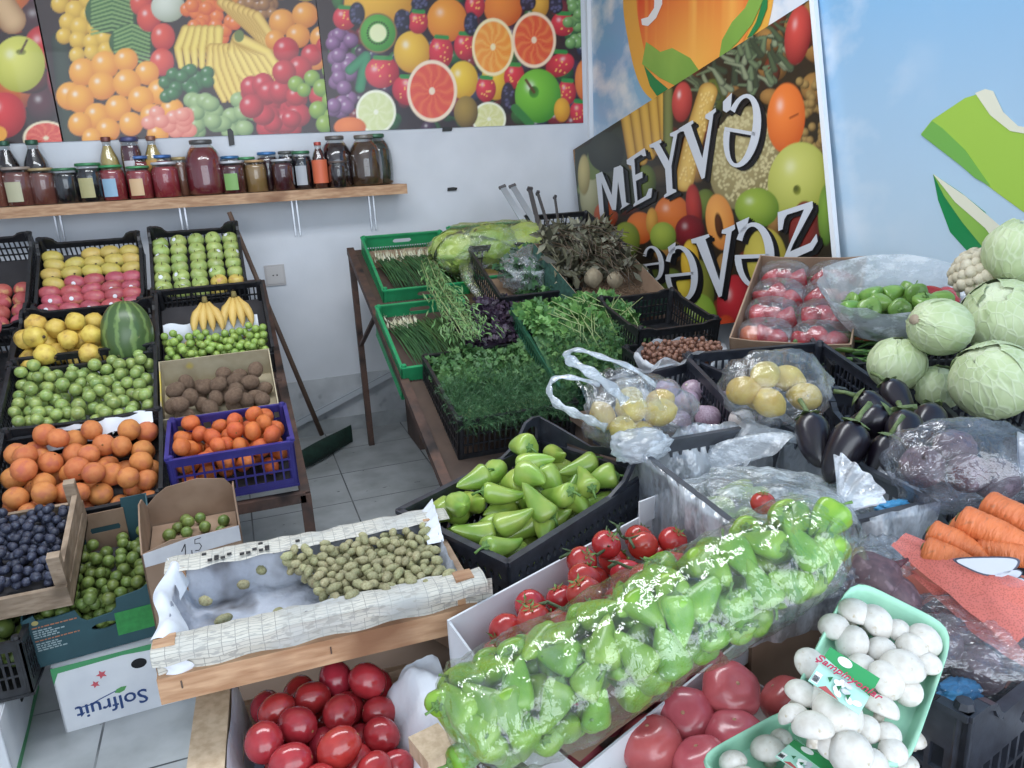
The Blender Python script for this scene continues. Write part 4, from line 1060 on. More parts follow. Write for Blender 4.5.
for k, (zz, ww, mm) in enumerate(((.125, .1, PO), (.115, .045, PR), (.108, .07, PR), (.101, .05, PR), (.094, .06, PR), (.083, .105, PO), (.073, .045, PR), (.066, .06, PR), (.059, .05, PR), (.052, .065, PR))):
    x = .02
    while x < .02+ww: l = g.uniform(.004, .012); decal(tb, 'small_print', [(0, 0), (l, 0), (l, .0035), (0, .0035)], mm, x, zz); x += l+.0025
decal(tb, 'print_mark', ell(0, 0, .008, .007, 0), mat('print_ochre', 'a89a58'), .03, .142)
b = pack(150, .01, w_-.01, .01, d_-.015, .0175, .06, g=g, tries=14, base=lambda x, y: .03+.28*y)
Mt2 = Mt
objs = place_balls(lime_plum, Mt2, b, g)
for xx in (w_*.52, w_*.6): objs.append(lime_plum.put(Mt @ TR(xx, .024, .08) @ SC(.0165), ''))
label_pile(objs, 'small greengage', 'in the teal cardboard box', 'small plums in the teal box')
add_liner(Mt @ RX(R(15)), w_, d_, .028, 'dark paper under the greengages in the teal box')

# ---- torn brown box with the handwritten price
Mb = frame((-.325, 2.0, .207), 0, R(2))
bb = thing('cardboard_box', 'torn brown cardboard box with the handwritten price 1,5', 'box', Mb)
w_, d_, h_ = .245, .30, .36
MB().box((.004, .004, .0), (w_-.004, d_-.004, .004)).obj('box_floor', CARD, bb)
MB().poly([(0, 0), (w_, 0), (w_, h_*.985), (w_*.9, h_), (w_*.6, h_-.01), (w_*.3, h_-.005), (0, h_-.03)], th_=.004).obj('front_panel', CARD, bb)
MB().poly([(0, 0), (w_, 0), (w_, .35), (w_*.9, .385), (w_*.6, .40), (w_*.25, .39), (.03, .37), (0, .34)], th_=.004, M=TR(0, d_-.004, 0)).obj('back_panel', CARD, bb)
MB().poly([(0, 0), (d_, 0), (d_, .34), (d_*.7, .40), (d_*.45, .415), (d_*.2, .38), (0, .33)], th_=.004, M=TR(.004, 0, 0) @ RZ(PI/2-.0)).obj('side_panel', CARD, bb)
MB().poly([(0, 0), (d_, 0), (d_, .37), (d_*.6, .40), (d_*.25, .45), (d_*.12, .455), (.02, .41), (0, h_)], th_=.004, M=TR(w_, 0, 0) @ RZ(PI/2)).obj('side_panel', CARD, bb)
MB().poly([(.005, .295), (w_-.003, .315), (w_-.003, .358), (w_*.5, .352), (.005, .332)], th_=.0015, M=TR(0, -.0018, 0)).obj('price_strip', mat('price_white', 'c8c8cc', 'bcbcc2', 20, rough=.6), bb)
def pen(pts, nm='handwritten_price'): MB().tube([(x, -.0022, z) for x, z in pts], .0012, 4).obj(nm, mat('pen_ink', '1e1e26', rough=.5), bb)
pen([(.095, .318), (.104, .334), (.106, .338), (.104, .318), (.102, .306)]); pen([(.119, .316), (.1185, .306), (.115, .298), (.110, .293)])
pen([(.146, .346), (.131, .344), (.129, .332), (.14, .332), (.144, .322), (.137, .312), (.127, .313)])
for k in range(4): MB().poly(ell(0, 0, .028, .013, 35+k*50, 14), [ell(0, 0, .023, .009, 35+k*50, 12)], th_=.001, M=TR(.15+.03*(k % 2), -.0014, .05+.05*k)).obj('printed_leaf', mat('print_darkbrown', '4a3a34', rough=.7), bb)
b = pack(9, .02, w_-.02, .1, d_-.02, .0175, .28, g=g, tries=6)
objs = place_balls(lime_plum, Mb, b, g); label_pile(objs, 'lone small plum', 'inside the torn brown box', 'plums in the torn brown box')
add_liner(Mb, w_, d_, .279, 'brown cardboard sheet lying inside the torn price box', CARD)

# ---- broom
BRW = mat('broom_wood', '5a4438', '6a5040', 20, rough=.6)
br = thing('broom', 'long wooden broom with a dark green head leaning by the apple crate', 'broom')
pt, pbm = Vector(onY(229, 212, 4.1)), Vector(onZ(322, 435, .10))
MB().tube([pt, pbm], [.011, .013], 8).obj('broom_handle', BRW, br)
dr = (pbm-pt).normalized()
hd = MB(); side = Vector((.92, -.25, .0)).normalized()
c0 = pbm
pts = [onZ(x, y, .05) for x, y in ((296, 464), (300, 448), (322, 434), (352, 434), (354, 446), (334, 462), (316, 468))]
BG = mat('broom_green', '14382c', '0e2a22', 30, rough=.8, bs=.8, bscale=150)
def head(u, v):
    a = pts[0].lerp(pts[3], u); wd = .02+.045*math.sin(PI*min(1, u*1.05+.05)); ang = 2*PI*v
    return Vector((a.x, a.y, 0))+Vector((.2, 1, 0)).normalized()*wd*math.cos(ang)*1.1+Vector((0, 0, .055+.05*math.sin(ang)))
MB().surf(head, 14, 12, wrapu=False).obj('broom_head', BG, br)
# wall socket
ps = onY(275, 275, YW)
sk = thing('power_socket', 'grey-white double-hole power socket on the white back wall', 'socket', TR(ps.x, YW, ps.z))
MB().box((-.052, -.01, -.055), (.052, 0, .055)).obj('socket_plate', mat('socket_grey', 'b4b0b0', rough=.5), sk)
MB().box((-.042, -.014, -.045), (.042, -.01, .045)).obj('socket_insert', mat('socket_grey2', 'bcb9b8', rough=.5), sk)
for x in (-.01, .01): MB().tube([(x, -.0155, 0), (x, -.0135, 0)], .004, 8).obj('socket_hole', mat('hole_dark', '1c1c20'), sk)

# ------------------------------------------------------------------ shelf with jars
zs = 1.372; ys = 4.14
sw = onY(407, 186, ys).x
shelf = thing('wall_shelf', 'long pine board shelf on the white back wall carrying jars', 'shelf')
MB().box((-2.3, ys, zs-.05), (sw, YW, zs)).obj('shelf_board', PINE, shelf)
for px_ in (53, 181, 295, 373):
    q = onY(px_, 205, 4.3)
    for dx in (-.012, .012): MB().box((q.x+dx-.004, YW-.012, zs-.24), (q.x+dx+.004, YW, zs-.05)).obj('shelf_rail', mat('chrome_rail', 'b4b8c0', rough=.3, metal=.7), shelf)
def glass_mat():
    m, nt, b_ = newmat('jar_glass'); L = nt.links; out = nt.nodes['Material Output']
    tr = nt.nodes.new('ShaderNodeBsdfTransparent'); tr.inputs[0].default_value = (.94, .96, .96, 1)
    gs = nt.nodes.new('ShaderNodeBsdfGlossy'); gs.inputs['Roughness'].default_value = .06
    lw = nt.nodes.new('ShaderNodeLayerWeight'); lw.inputs[0].default_value = .3
    mu = nt.nodes.new('ShaderNodeMath'); mu.operation = 'MULTIPLY_ADD'; mu.inputs[1].default_value = .6; mu.inputs[2].default_value = .05; L.new(lw.outputs['Facing'], mu.inputs[0])
    mx = nt.nodes.new('ShaderNodeMixShader'); L.new(mu.outputs[0], mx.inputs[0]); L.new(tr.outputs[0], mx.inputs[1]); L.new(gs.outputs[0], mx.inputs[2]); L.new(mx.outputs[0], out.inputs['Surface'])
    return m
GLS = glass_mat()
def jar(px_, top, wpx, Y, fill_, lid, label, lab=None, shape='jar', level=.86, lw_=None, what='jar'):
    q = onY(px_, top, Y); r_ = wpx/2*(proj((q.x, Y, 1.4))[2])/FPX; h_ = q.z-zs
    t_ = thing('preserve_bottle' if shape == 'bottle' else 'preserve_jar', label, 'bottle' if shape == 'bottle' else 'jar', TR(q.x, Y, zs))
    if shape == 'bottle': P0 = [(0, .001), (.9, .001), (1, .02), (1, .55), (.85, .68), (.42, .86), (.40, .97)]
    elif shape == 'big': P0 = [(0, .001), (.8, .001), (.96, .05), (1, .2), (1.0, .5), (.94, .66), (.8, .78), (.6, .87), (.5, .90), (.5, .96)]
    else: P0 = [(0, .001), (.93, .001), (1, .03), (1, .76), (.92, .84), (.84, .88), (.84, .93)]
    lr = {'bottle': .46, 'big': .56, 'jar': .88}[shape]
    glass = [(a*r_, b*h_) for a, b in P0]
    GL_ = MB().lathe(glass, 18).obj('jar_glass', GLS, t_)
    cont = [(a*r_*.95, max(.003, b*h_*.985)) for a, b in P0 if b <= level]; lo_ = [q for q in P0 if q[1] <= level][-1]; hi_ = [q for q in P0 if q[1] > level][0]; kk = (level-lo_[1])/(hi_[1]-lo_[1]); cont.append(((lo_[0]+(hi_[0]-lo_[0])*kk)*r_*.95, level*h_)); cont.append((0, level*h_))
    MB().lathe(cont, 18).obj('contents', mat('fill_'+fill_, fill_, None, rough=.3, c3=None) if 0 else mat('fill_'+fill_, fill_, fill_, 40, rough=.25), t_)
    MB().lathe([(0, .925*h_), (lr*r_, .925*h_), (lr*r_*1.03, .935*h_), (lr*r_*1.03, .99*h_), (lr*r_*.95, h_), (0, h_)], 18).obj('lid', mat('lid_'+lid, lid, rough=.35, metal=.3), t_)
    if lab:
        mb = MB()
        z0_, z1_ = (.12, .62) if shape != 'big' else (.2, .5)
        aw = lw_ or .55
        def fn(u, v): a = -PI/2-.25+(u-.5)*2*aw; return Vector((1.012*r_*math.cos(a), 1.012*r_*math.sin(a), (z0_+(z1_-z0_)*v)*h_))
        mb.surf(fn, 10, 2, wrapu=False); mb.obj('jar_label', mat('lab_'+lab, lab, rough=.5), GL_)
    return t_
Fy, By = 4.2, 4.29
J = [
 (-12, 166, 26, Fy, '8a4a3c', '8a8a84', 'jar of brown-red preserve cut by the picture edge', None),
 (15, 167, 28, Fy, '7a4038', 'a89a90', 'brown-red preserve jar with a cream label and dull lid', 'b8b490'),
 (40, 168, 25, Fy, '7c4238', 'b09868', 'brown-red preserve jar with a plain gold lid', None),
 (63, 168, 25, Fy, '1c1a20', '3c7c50', 'dark preserve jar with a green lid and no label', None),
 (87, 163, 26, Fy, '1a181e', '3c8a58', 'dark preserve jar with green lid and pale labels', 'b0a870'),
 (110, 165, 24, Fy, 'a03038', '3c9a5c', 'red sauce jar with a blue and white label', '8ab0cc'),
 (137, 166, 24, Fy, 'a4343c', '4c9a60', 'red sauce jar with a yellow flower label', 'd8b080'),
 (163, 162, 26, Fy, 'a42c38', 'c8ccd4', 'red preserve jar with a white lid', None),
 (231, 161, 24, Fy, '5a2028', 'c8ccd4', 'dark red jar with white lid and green label', '7cac58'),
 (254, 160, 21, Fy, '9a7440', 'b89060', 'honey-coloured jar with a gold lid', None),
 (281, 159, 22, Fy, '4c1a24', 'c0c4cc', 'dark cherry jar with a silver-white lid', None),
 (337, 161, 19, 4.175, '2a181c', '6a5c58', 'small dark jar in front of the large dark jar', None),
]
for a in J: jar(a[0], a[1], a[2], a[3], a[4], a[5], a[6], a[7])
jar(3, 141, 22, By, '26181c', '2c5a44', 'dark bottle with green cap at the picture edge of the shelf', None, 'bottle')
jar(31, 140, 24, By, '241a20', '2c5a44', 'tall dark bottle with a green cap standing behind the jars', None, 'bottle')
jar(105, 137, 19, By, 'c0a458', '7a4038', 'tall yellow bottle with a dark cap nearer the dark bottles', None, 'bottle')
jar(128, 137, 19, By, '5a2030', '4a4c7c', 'tall dark red jar between two yellow bottles', 'c8c0c8')
jar(150, 136, 19, By, 'b89a4c', '8a5a48', 'tall yellow bottle with orange label near the big red jar', 'c89040', 'bottle')
jar(138, 156, 22, By, '8a2c34', '4468a8', 'blue-lidded red jar behind the jar with the yellow label')
jar(160, 155, 22, By, '8a2c34', '3c6cb0', 'blue-lidded jar behind the red white-lidded jar')
jar(179, 157, 18, By, '8a5440', 'a8905c', 'brownish jar with gold lid half hidden by the big red jar')
jar(200, 140, 37, 4.225, '7c2630', '5c5c5c', 'big round jar of deep red compote', None, 'big')
jar(229, 156, 20, By, '4a2c30', '3c78b0', 'blue-lidded jar behind the jar with the green label')
jar(246, 157, 18, By, '5a3c30', '4a9a60', 'green-lidded jar behind the honey jar')
jar(266, 152, 20, By, '3c1c24', '3c78b8', 'tall dark jar with a bright blue lid')
jar(286, 151, 18, By, '3c2a28', '5a5c58', 'dark jar with a dull grey lid behind the cherry jar')
jar(300, 151, 20, 4.24, '201a22', '3c7c54', 'black jar with a green lid and white label', 'a8acb4')
jar(317, 142, 15, 4.2, '4c201c', 'b8483c', 'slim sauce bottle with red cap and orange label', 'e0643c', 'bottle', lw_=1.4)
jar(334, 136, 32, 4.25, '2a161c', '6a6460', 'large dark jar beside the orange-labelled bottle', None, 'big')
jar(363, 135, 33, 4.22, '4c3424', '7a746c', 'large jar of brown pickled fruit at the shelf end', None, 'big')
jar(375, 134, 30, 4.3, '2c3428', '3c6c50', 'large greenish jar behind the brown pickled fruit jar', None, 'big')
# ------------------------------------------------------------------ herb table in the middle
g = random.Random(21)
TB = lambda y: .42+(y-2.35)*.387         # height of the sloping rails
tbl = thing('herb_table', 'rusty steel table sloping down from the back wall under the herb crates', 'table')
def tb_(nm, a, b, w_=.035, h_=.035, m=RUST): MB().bar(a, b, w_, h_).obj(nm, m, tbl)
for x in (.575, 1.98):
    tb_('table_rail', (x, 2.3, TB(2.3)-.02), (x, 4.05, TB(4.05)-.02)); tb_('table_leg', (x, 4.03, 0), (x, 4.03, 1.05), .03, .03); tb_('table_leg', (x, 2.36, 0), (x, 2.36, .40), .04, .04)
tb_('table_brace', (.575, 4.03, .56), (.575, 3.5, .80), .02, .012)
for y in (2.33, 2.95, 3.5, 4.0): tb_('table_crossbar', (.575, y, TB(y)-.03), (1.98, y, TB(y)-.03), .03, .02)
p_ = R(21.2)
MB().box((0, 0, -.012), (1.40, 1.86, 0)).obj('table_board', mat('table_board', '5a463a', '4a3a32', 8, rough=.8), tbl, TR(.578, 2.31, TB(2.31)-.018) @ RX(p_))
# brown boards stacked under it
tag(MB().box((.80, 3.82, .0), (1.12, 4.12, .50)).obj('wooden_box', mat('dark_board', '5a463e', '4a3a34', 7, rough=.7)), 'dark brown wooden box standing on the floor under the herb table', 'box')

LEAF = lambda nm, a, b, r_=.5: mat(nm, a, b, 18, rough=r_, detail=2)
L_PAR = LEAF('parsley_green', '6a9850', '487a3c'); L_DIL = LEAF('dill_green', '487848', '346038'); L_CEL = LEAF('celery_leaf', '74a850', '4e8a3c')
L_ON = LEAF('onion_green', '2c5630', '3c6c38'); L_BAS = LEAF('basil_purple', '3c2c42', '2a1e30'); L_LET = LEAF('lettuce_green', '93ae54', '7c9c48'); L_STM = LEAF('pale_stem', '8aa060', '9cac70'); L_DRY = LEAF('dry_herb', '6c6a50', '54523e')
def leafq(mb, p, d, n, l, w_, m, fold=.25):
    d = d.normalized(); s = d.cross(n)
    if s.length < 1e-3: return
    s.normalize(); n2 = s.cross(d)
    a = p; b = p+d*l*.5+n2*l*fold*.3; c = p+d*l
    mb.add([a, b+s*w_/2, c, b-s*w_/2, b-n2*w_*.15], [(0, 1, 4), (1, 2, 4), (2, 3, 4), (3, 0, 4)], m, True)
at_ = lambda x, y, d: CAM+ray(x, y)*d
def rv(g): return Vector((g.gauss(0, 1), g.gauss(0, 1), g.gauss(0, 1))).normalized()
def leaf_heap(w_, d_, hfn, n, l, wd, mats_n, g, lob=3, up_=.6, x0=0, y0=0):
    """a heap of lobed leaves over the height hfn(x, y)"""
    mb = MB()
    for _ in range(n):
        x = x0+g.uniform(0, w_); y = y0+g.uniform(0, d_); z = hfn(x, y)+g.uniform(-.03, .012)
        p = Vector((x, y, z)); nn = (rv(g)*.8+Vector((0, -.25, up_))).normalized(); d = rv(g); d = (d-nn*d.dot(nn)); 
        if d.length < .05: continue
        m = g.randrange(mats_n)
        k = g.uniform(.7, 1.3)
        for j in range(lob):
            a = (j-(lob-1)/2)*.75; dd = Matrix.Rotation(a, 3, nn) @ d
            leafq(mb, p, dd, nn, l*k*(1 if j == (lob-1)/2 else .8), wd*k, m)
    return mb
def base_sheet(w_, d_, hfn, m_idx, mb, drop=.02, nx=16, x0=0, y0=0):
    mb.surf(lambda u, v: Vector((x0+u*w_, y0+v*d_, hfn(x0+u*w_, y0+v*d_)-drop)), nx, nx, m_idx, wrapu=False)
hz = lambda a, s, k: (lambda x, y: a+s*noise.noise(Vector((x*k, y*k, a*9))))

# ---- green crate A with spring onions, back against the wall
GB = mat('green_crate', '148a50', '118048', 9, rough=.4)
M = rimcrate(.625, 1.045, 3.5, .915, 24, .15)
crate('bright green crate of spring onions nearest the back wall', M, .42, .52, .15, GRN, grip=True, slots=.013)
add_liner(M, .42, .52, .07, 'brown cardboard sheet under the spring onions', CARD)
def stalks(label, M, n, L_, x0, x1, y0, z0, mats, spread=.05, lean=.0, rad=.0025, name='onion_bunch', cat='spring onions', tips=True, curl=.03, g=g):
    r_ = thing(name, label, cat, M)
    mb = MB(); mw = MB()
    for _ in range(n):
        x = g.uniform(x0, x1); z = z0+g.uniform(0, .03); l = L_*g.uniform(.75, 1.1); y0_ = y0; y0 = y0_+g.gauss(0, .012); sx = g.gauss(0, spread); 
        pts = []
        for k in range(6):
            t_ = k/5; pts.append((x+sx*t_+lean*t_, y0-l*t_, z+.02*math.sin(t_*PI)+curl*t_*t_*g.uniform(-.6, .4)))
        mb.tube(pts, [rad, rad*1.1, rad*1.2, rad, rad*.8, rad*.3], 4, cap=False); yb = y0; y0 = y0_
        if tips:
            mw.tube([(x, yb, z), (x-sx*.1, yb+.02, z+.006), (x-sx*.15, yb+.03, z+.012)], [rad, rad*1.7, rad*.6], 5)
            for q in range(3): mw.tube([(x, yb+.028, z+.01), (x+g.gauss(0, .008), yb+.045, z+.012+g.gauss(0, .006))], .0005, 3)
    gs_ = mb.obj('green_stalks', mats, r_)
    if tips: mw.obj('white_ends', mat('bulb_white', 'd8d8c0', 'b8b088', 30, rough=.5), gs_)
    return r_
for k, (a, b, lb) in enumerate(((.02, .14, 'bunch of spring onions at the aisle side of the bright green crate'), (.12, .25, 'middle bunch of spring onions in the bright green crate'), (.24, .37, 'bunch of spring onions beside the bagged lettuce'))):
    stalks(lb, M, 44, .30, a+.02, b, .36, .085, L_ON, .018, .05)
# lettuce in a yellow-green bag, in a second green crate
M = rimcrate(1.075, 1.52, 3.5, .93, 24, .15)
crate('green crate under the large bag of lettuce', M, .445, .52, .15, GRN, slots=.013)
BAGY = plastic_film('yellowish_film', (.90, .94, .62), .14, 14, (1, 2.5, 1), .4, .0, .01)
def lettuce_mesh(seed, rx, ry, rz, m):
    mb = MB(); gg = random.Random(seed)
    def shell(k):
        ph = gg.uniform(0, 6.28); tl = gg.uniform(-.4, .4); ax = rrot(gg)
        def fn(u, v):
            a = (u-.5)*2.3; b_ = (v-.25)*1.9; fr = 1+.07*math.sin(9*u*6.28/2+ph)*abs(u-.5)*2+.09*math.sin(v*20+u*9)*(v**2)
            rr = (1+.04*k)*fr
            p = Vector((math.sin(a)*math.cos(b_)*rr, -math.cos(a)*math.cos(b_)*rr, math.sin(b_)*rr))
            p = ax @ p
            return Vector((p.x*rx, p.y*ry, p.z*rz))
        mb.surf(fn, 18, 12, k % 2, wrapu=False)
    for k in range(9): shell(k % 4)
    mb.ball((0, 0, 0), rx*.93, ry*.93, rz*.93, 16, 10)
    return mb
def bag_mesh(rx, ry, rz, seed=0, amp=.12, k=2.2, nu=40, nv=26, sq=2.6, floor=None):
    """a slack bag: superellipsoid with folds"""
    mb = MB(); of = Vector((seed*3.1, seed*1.7, seed))
    def fn(u, v):
        a = 2*PI*u; t = PI*v
        c, s = math.cos(a), math.sin(a); ct, st = -math.cos(t), math.sin(t)
        f = lambda q: math.copysign(abs(q)**(2/sq), q)
        p = Vector((f(c)*abs(st)**(2/sq), f(s)*abs(st)**(2/sq), f(ct)))
        d = noise.fractal(p*k+of, .8, 2.1, 4); rg = abs(noise.noise(Vector((p.x*k*1.3, p.y*k*2.6, p.z*k))+of*2))
        p *= 1+amp*d-amp*.8*max(0, .25-rg)
        q = Vector((p.x*rx, p.y*ry, p.z*rz))
        if floor is not None and q.z < floor: q.z = floor+(q.z-floor)*.1
        return q
    mb.surf(fn, nu, nv)
    return mb
LET = [L_LET, LEAF('lettuce_pale', 'b4c470', '9cb45c')]
for k, (x, y, z, s, lb) in enumerate(((1.02, 3.66, 1.045, .11, 'lettuce head leaning over the spring onions inside the bag'), (1.22, 3.66, 1.05, .125, 'middle lettuce head in the yellowish bag'), (1.40, 3.66, 1.05, .115, 'lettuce head in the bag next to the shelf uprights'))):
    t = thing('lettuce', lb, 'lettuce', TR(x, y, z) @ RZ(k*1.3)); lettuce_mesh(30+k, s, s, s*.85, LET).obj('lettuce_leaves', LET, t)
t = thing('plastic_bag', 'yellow-green translucent bag wrapped over three lettuce heads', 'bag', TR(1.22, 3.66, 1.05) @ RX(.1))
bag_mesh(.32, .15, .125, 2, .14, 2.6).obj('bag_film', BAGY, t)
MB().tube([(-.17, -.12, -.03), (-.2, -.2, -.09), (-.17, -.3, -.16), (-.12, -.38, -.2)], [.05, .03, .02, .03], 12, flat=.4).obj('twisted_bag_end', BAGY, t)

# ---- green crate B with chives / spring onions
M = rimcrate(.565, .96, 2.92, .69, 21, .15)
crate('bright green crate of chives behind the parsley crate', M, .40, .50, .15, GRN, grip=True, slots=.013)
add_liner(M, .4, .5, .06, 'pale board under the chives', mat('pale_board', 'b0b0a8', rough=.7))
stalks('bunch of chives at the aisle side of the lower green crate', M, 60, .34, .03, .17, .40, .08, L_ON, .02, .06)
stalks('bunch of green stalks in the middle of the lower green crate', M, 60, .34, .16, .30, .42, .085, LEAF('green_stalk', '4c7438', '38602e'), .025, .04, tips=False)
# ---- parsley and dill in the black crate at the table's foot
M = rimcrate(.65, 1.10, 2.43, .605, 15, .17)
crate('black crate of parsley and dill at the foot of the herb table', M, .45, .50, .17, BLK, slots=.02)
hh = hz(.15, .05, 9)
h2 = lambda x, y: hh(x, y)+.03*math.exp(-((x-.2)**2+(y-.3)**2)/.02)+.01
mb = leaf_heap(.43, .30, h2, 1900, .022, .013, 3, g, 3, .6, .01, .19); base_sheet(.43, .3, h2, 3, mb, .03, 16, .01, .19)
tag(mb.obj('parsley', [L_PAR, LEAF('parsley2', '5c8a48', '44703a'), LEAF('parsley3', '4e7e40', '3a6834'), L_DIL], None, M), 'curly green parsley heaped at the back of the black crate', 'parsley', kind='stuff')
def dill_heap(w_, d_, hfn, n, g, x0, y0, l=.06):
    mb = MB()
    for _ in range(n):
        x = x0+g.uniform(0, w_); y = y0+g.uniform(0, d_); p = Vector((x, y, hfn(x, y)+g.uniform(-.02, .01))); d = (rv(g)+Vector((.2, -.6, .5))).normalized()
        for j in range(5):
            q = p+d*l*j/5; dd = (d+rv(g)*.8).normalized()
            mb.add([q-dd.cross(d)*.0006, q+dd.cross(d)*.0016, q+dd*l*.35], [(0, 1, 2)], g.randrange(2), False)
            dd = (d+rv(g)*.8).normalized(); mb.add([q-dd.cross(d)*.0006, q+dd.cross(d)*.0016, q+dd*l*.35], [(0, 1, 2)], g.randrange(2), False)
        s = d.cross(Vector((0, 0, 1))); mb.add([p-s*.0007, p+s*.0007, p+d*l], [(0, 1, 2)], 0, False)
    return mb
h3 = lambda x, y: .165+.02*noise.noise(Vector((x*12, y*12, 3)))-.04*max(0, .08-y)
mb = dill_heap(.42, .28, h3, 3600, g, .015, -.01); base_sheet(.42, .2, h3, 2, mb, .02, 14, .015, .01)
for _ in range(60):
    x = g.uniform(.04, .4); mb.tube([(x, .1, .16), (x+g.gauss(0, .02), .04, .165), (x+g.gauss(0, .03), -.0, .14)], .0018, 4, 3)
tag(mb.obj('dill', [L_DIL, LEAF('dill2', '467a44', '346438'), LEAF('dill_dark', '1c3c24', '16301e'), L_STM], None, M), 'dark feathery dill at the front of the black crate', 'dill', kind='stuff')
t = thing('herb_bunch', 'drooping light green fennel fronds hanging from the lettuce bag over the chives', 'herbs')
mb = MB(); FP = [at_(430, 262, 3.5), at_(437, 280, 3.36), at_(447, 298, 3.22), at_(462, 318, 3.1), at_(472, 334, 3.0)]
for _ in range(900):
    s_ = g.random()*3.99; i_ = int(s_); p = FP[i_].lerp(FP[i_+1], s_-i_); wdt = .02+.035*s_/4
    p = p+Vector((g.gauss(0, wdt), g.gauss(0, wdt*.5), g.gauss(0, .012))); d = (FP[min(i_+1, 4)]-FP[i_]).normalized()+rv(g)*.6; leafq(mb, p, d, (rv(g)*.5+Vector((0, -.4, .7))).normalized(), .045, .007, g.randrange(2))
for _ in range(16):
    o_ = Vector((g.gauss(0, .02), g.gauss(0, .01), g.gauss(0, .008))); mb.tube([q+o_ for q in FP], .002, 4, 2)
mb.obj('fronds', [LEAF('fennel', '6c9454', '527a44'), L_PAR, L_STM], t); t['kind'] = 'stuff'
# ---- purple basil
M = rimcrate(.86, 1.22, 2.93, .70, 21, .10)
mb = leaf_heap(.34, .3, lambda x, y: .13+.05*math.sin(PI*min(1, max(0, x/.34)))+.02*noise.noise(Vector((x*20, y*20, 0))), 1300, .034, .02, 2, g, 2, .6)
base_sheet(.3, .3, lambda x, y: .12+.05*math.sin(PI*min(1, max(0, x/.3))), 1, mb, .02)
tag(mb.obj('purple_basil', [L_BAS, LEAF('basil2', '4c3a50', '3a2a3e')], None, M), 'heap of dark purple basil between parsley and chives', 'basil', kind='stuff')
# ---- black crate with a bag of dark greens and parsley
M = rimcrate(1.06, 1.42, 3.12, .875, 22, .15)
crate('black crate with a bag of dark greens beside the lettuce crate', M, .38, .48, .17, BLK, slots=.026)
add_liner(M, .38, .48, .05, 'brown cardboard sheet in the black crate of bagged greens', CARD)
t = thing('bag_of_greens', 'clear bag of dark grey-green leaves inside the black crate', 'bag', M @ TR(.24, .26, .15) @ RZ(.6))
leaf_heap(.30, .20, lambda x, y: .04, 520, .05, .026, 2, g, 2, .6, -.15, -.1).obj('bagged_leaves', [LEAF('dark_green', '44604a', '2c4634'), L_DIL], t)
bag_mesh(.17, .12, .075, 5, .2, 3).obj('bag_film', plastic_film('clear_film_c', white=.3, wrinkle=26, gl=.4, hazy=.08), t)
hh4 = lambda x, y: .10+.05*math.exp(-((x-.3)**2+(y-.06)**2)/.01)
mb = leaf_heap(.26, .15, hh4, 700, .02, .012, 2, g, 3, .6, .13, .0); base_sheet(.26, .15, hh4, 1, mb, .02, 12, .13, .0)
tag(mb.obj('parsley', [L_PAR, L_DIL], None, M), 'small heap of parsley in front of the bagged dark greens', 'parsley', kind='stuff')
# ---- dark green crate of celery leaves and coriander
M = rimcrate(1.06, 1.50, 2.5, .64, 24, .16)
crate('dark green crate overflowing with celery leaves and coriander', M, .44, .54, .17, DGR, slots=.02, stubs=False)
h5 = lambda x, y: .17+.05*math.sin(PI*min(1, max(0, y/.54)))+.03*noise.noise(Vector((x*9, y*9, 5)))
mb = leaf_heap(.44, .26, h5, 1300, .045, .026, 3, g, 3, .7, .02, .28); base_sheet(.42, .26, h5, 3, mb, .035, 14, .01, .28)
for _ in range(26):
    x = g.uniform(.15, .42); y = g.uniform(.1, .3); mb.tube([(x, y, .2), (x+g.gauss(0, .03), y+.1, .24), (x+g.gauss(0, .05), y+.2, .25)], .002, 4, 4)
tag(mb.obj('celery_leaves', [L_CEL, LEAF('cel2', '74a850', '568c40'), LEAF('cel3', '447a34', '30602a'), L_DIL, L_STM], None, M), 'bright green celery leaves heaped in the dark green crate', 'celery', kind='stuff')
mb = leaf_heap(.44, .30, h5, 2100, .02, .011, 3, g, 3, .6, .01, -.01); base_sheet(.43, .28, h5, 3, mb, .03, 14, .0, .01)
mb2 = dill_heap(.43, .26, h5, 900, g, .0, -.02); 
tag(mb.obj('coriander', [L_PAR, LEAF('cor2', '5c9048', '427838'), LEAF('cor3', '6a9444', '4c7a38'), L_DIL], None, M), 'fine green coriander in the front half of the dark green crate', 'coriander', kind='stuff')
tag(mb2.obj('dill', [L_DIL, LEAF('dill2', '467a44', '346438')], None, M), 'feathery dill among the coriander in the dark green crate', 'dill', kind='stuff')
# ---- back black crate with metal strips
M = rimcrate(1.52, 1.90, 3.56, .98, 18, .16)
crate('black crate by the corner holding steel strips and dried plants', M, .38, .48, .2, BLK, slots=.026)
STL = mat('bright_steel', 'b4bcc4', rough=.3, metal=.8); DST = mat('dull_steel', '5c5a5c', rough=.5, metal=.5)
for k, (a, b, w_, h_, m, lb) in enumerate((((503, 188), (538, 245), .03, .006, STL, 'bright steel strip leaning at the crate corner, outer one'), ((513, 187), (546, 240), .03, .006, STL, 'bright steel strip leaning beside the outer one'),
     ((530, 190), (541, 235), .022, .01, DST, 'dull steel bar with a bent tip beside the bright strips'), ((538, 194), (552, 238), .012, .012, DST, 'thin dull rod in the black crate'), ((555, 198), (560, 235), .01, .01, DST, 'thin dark rod with a knob standing at the crate corner'))):
    pa, pb = onY(*a, 3.85), onY(*b, 3.62)
    t = thing('steel_strip', lb, 'metal strip'); MB().bar(pa, pb, w_, h_, upv=(0, 1, 0)).obj('strip', m, t)
    MB().bar(pa+(pa-pb).normalized()*.012-(pa-pb).normalized()*.012, pa+(pa-pb).normalized()*.014, w_*1.25, h_*2.2, upv=(0, 1, 0)).obj('strip_tip', DST, t)
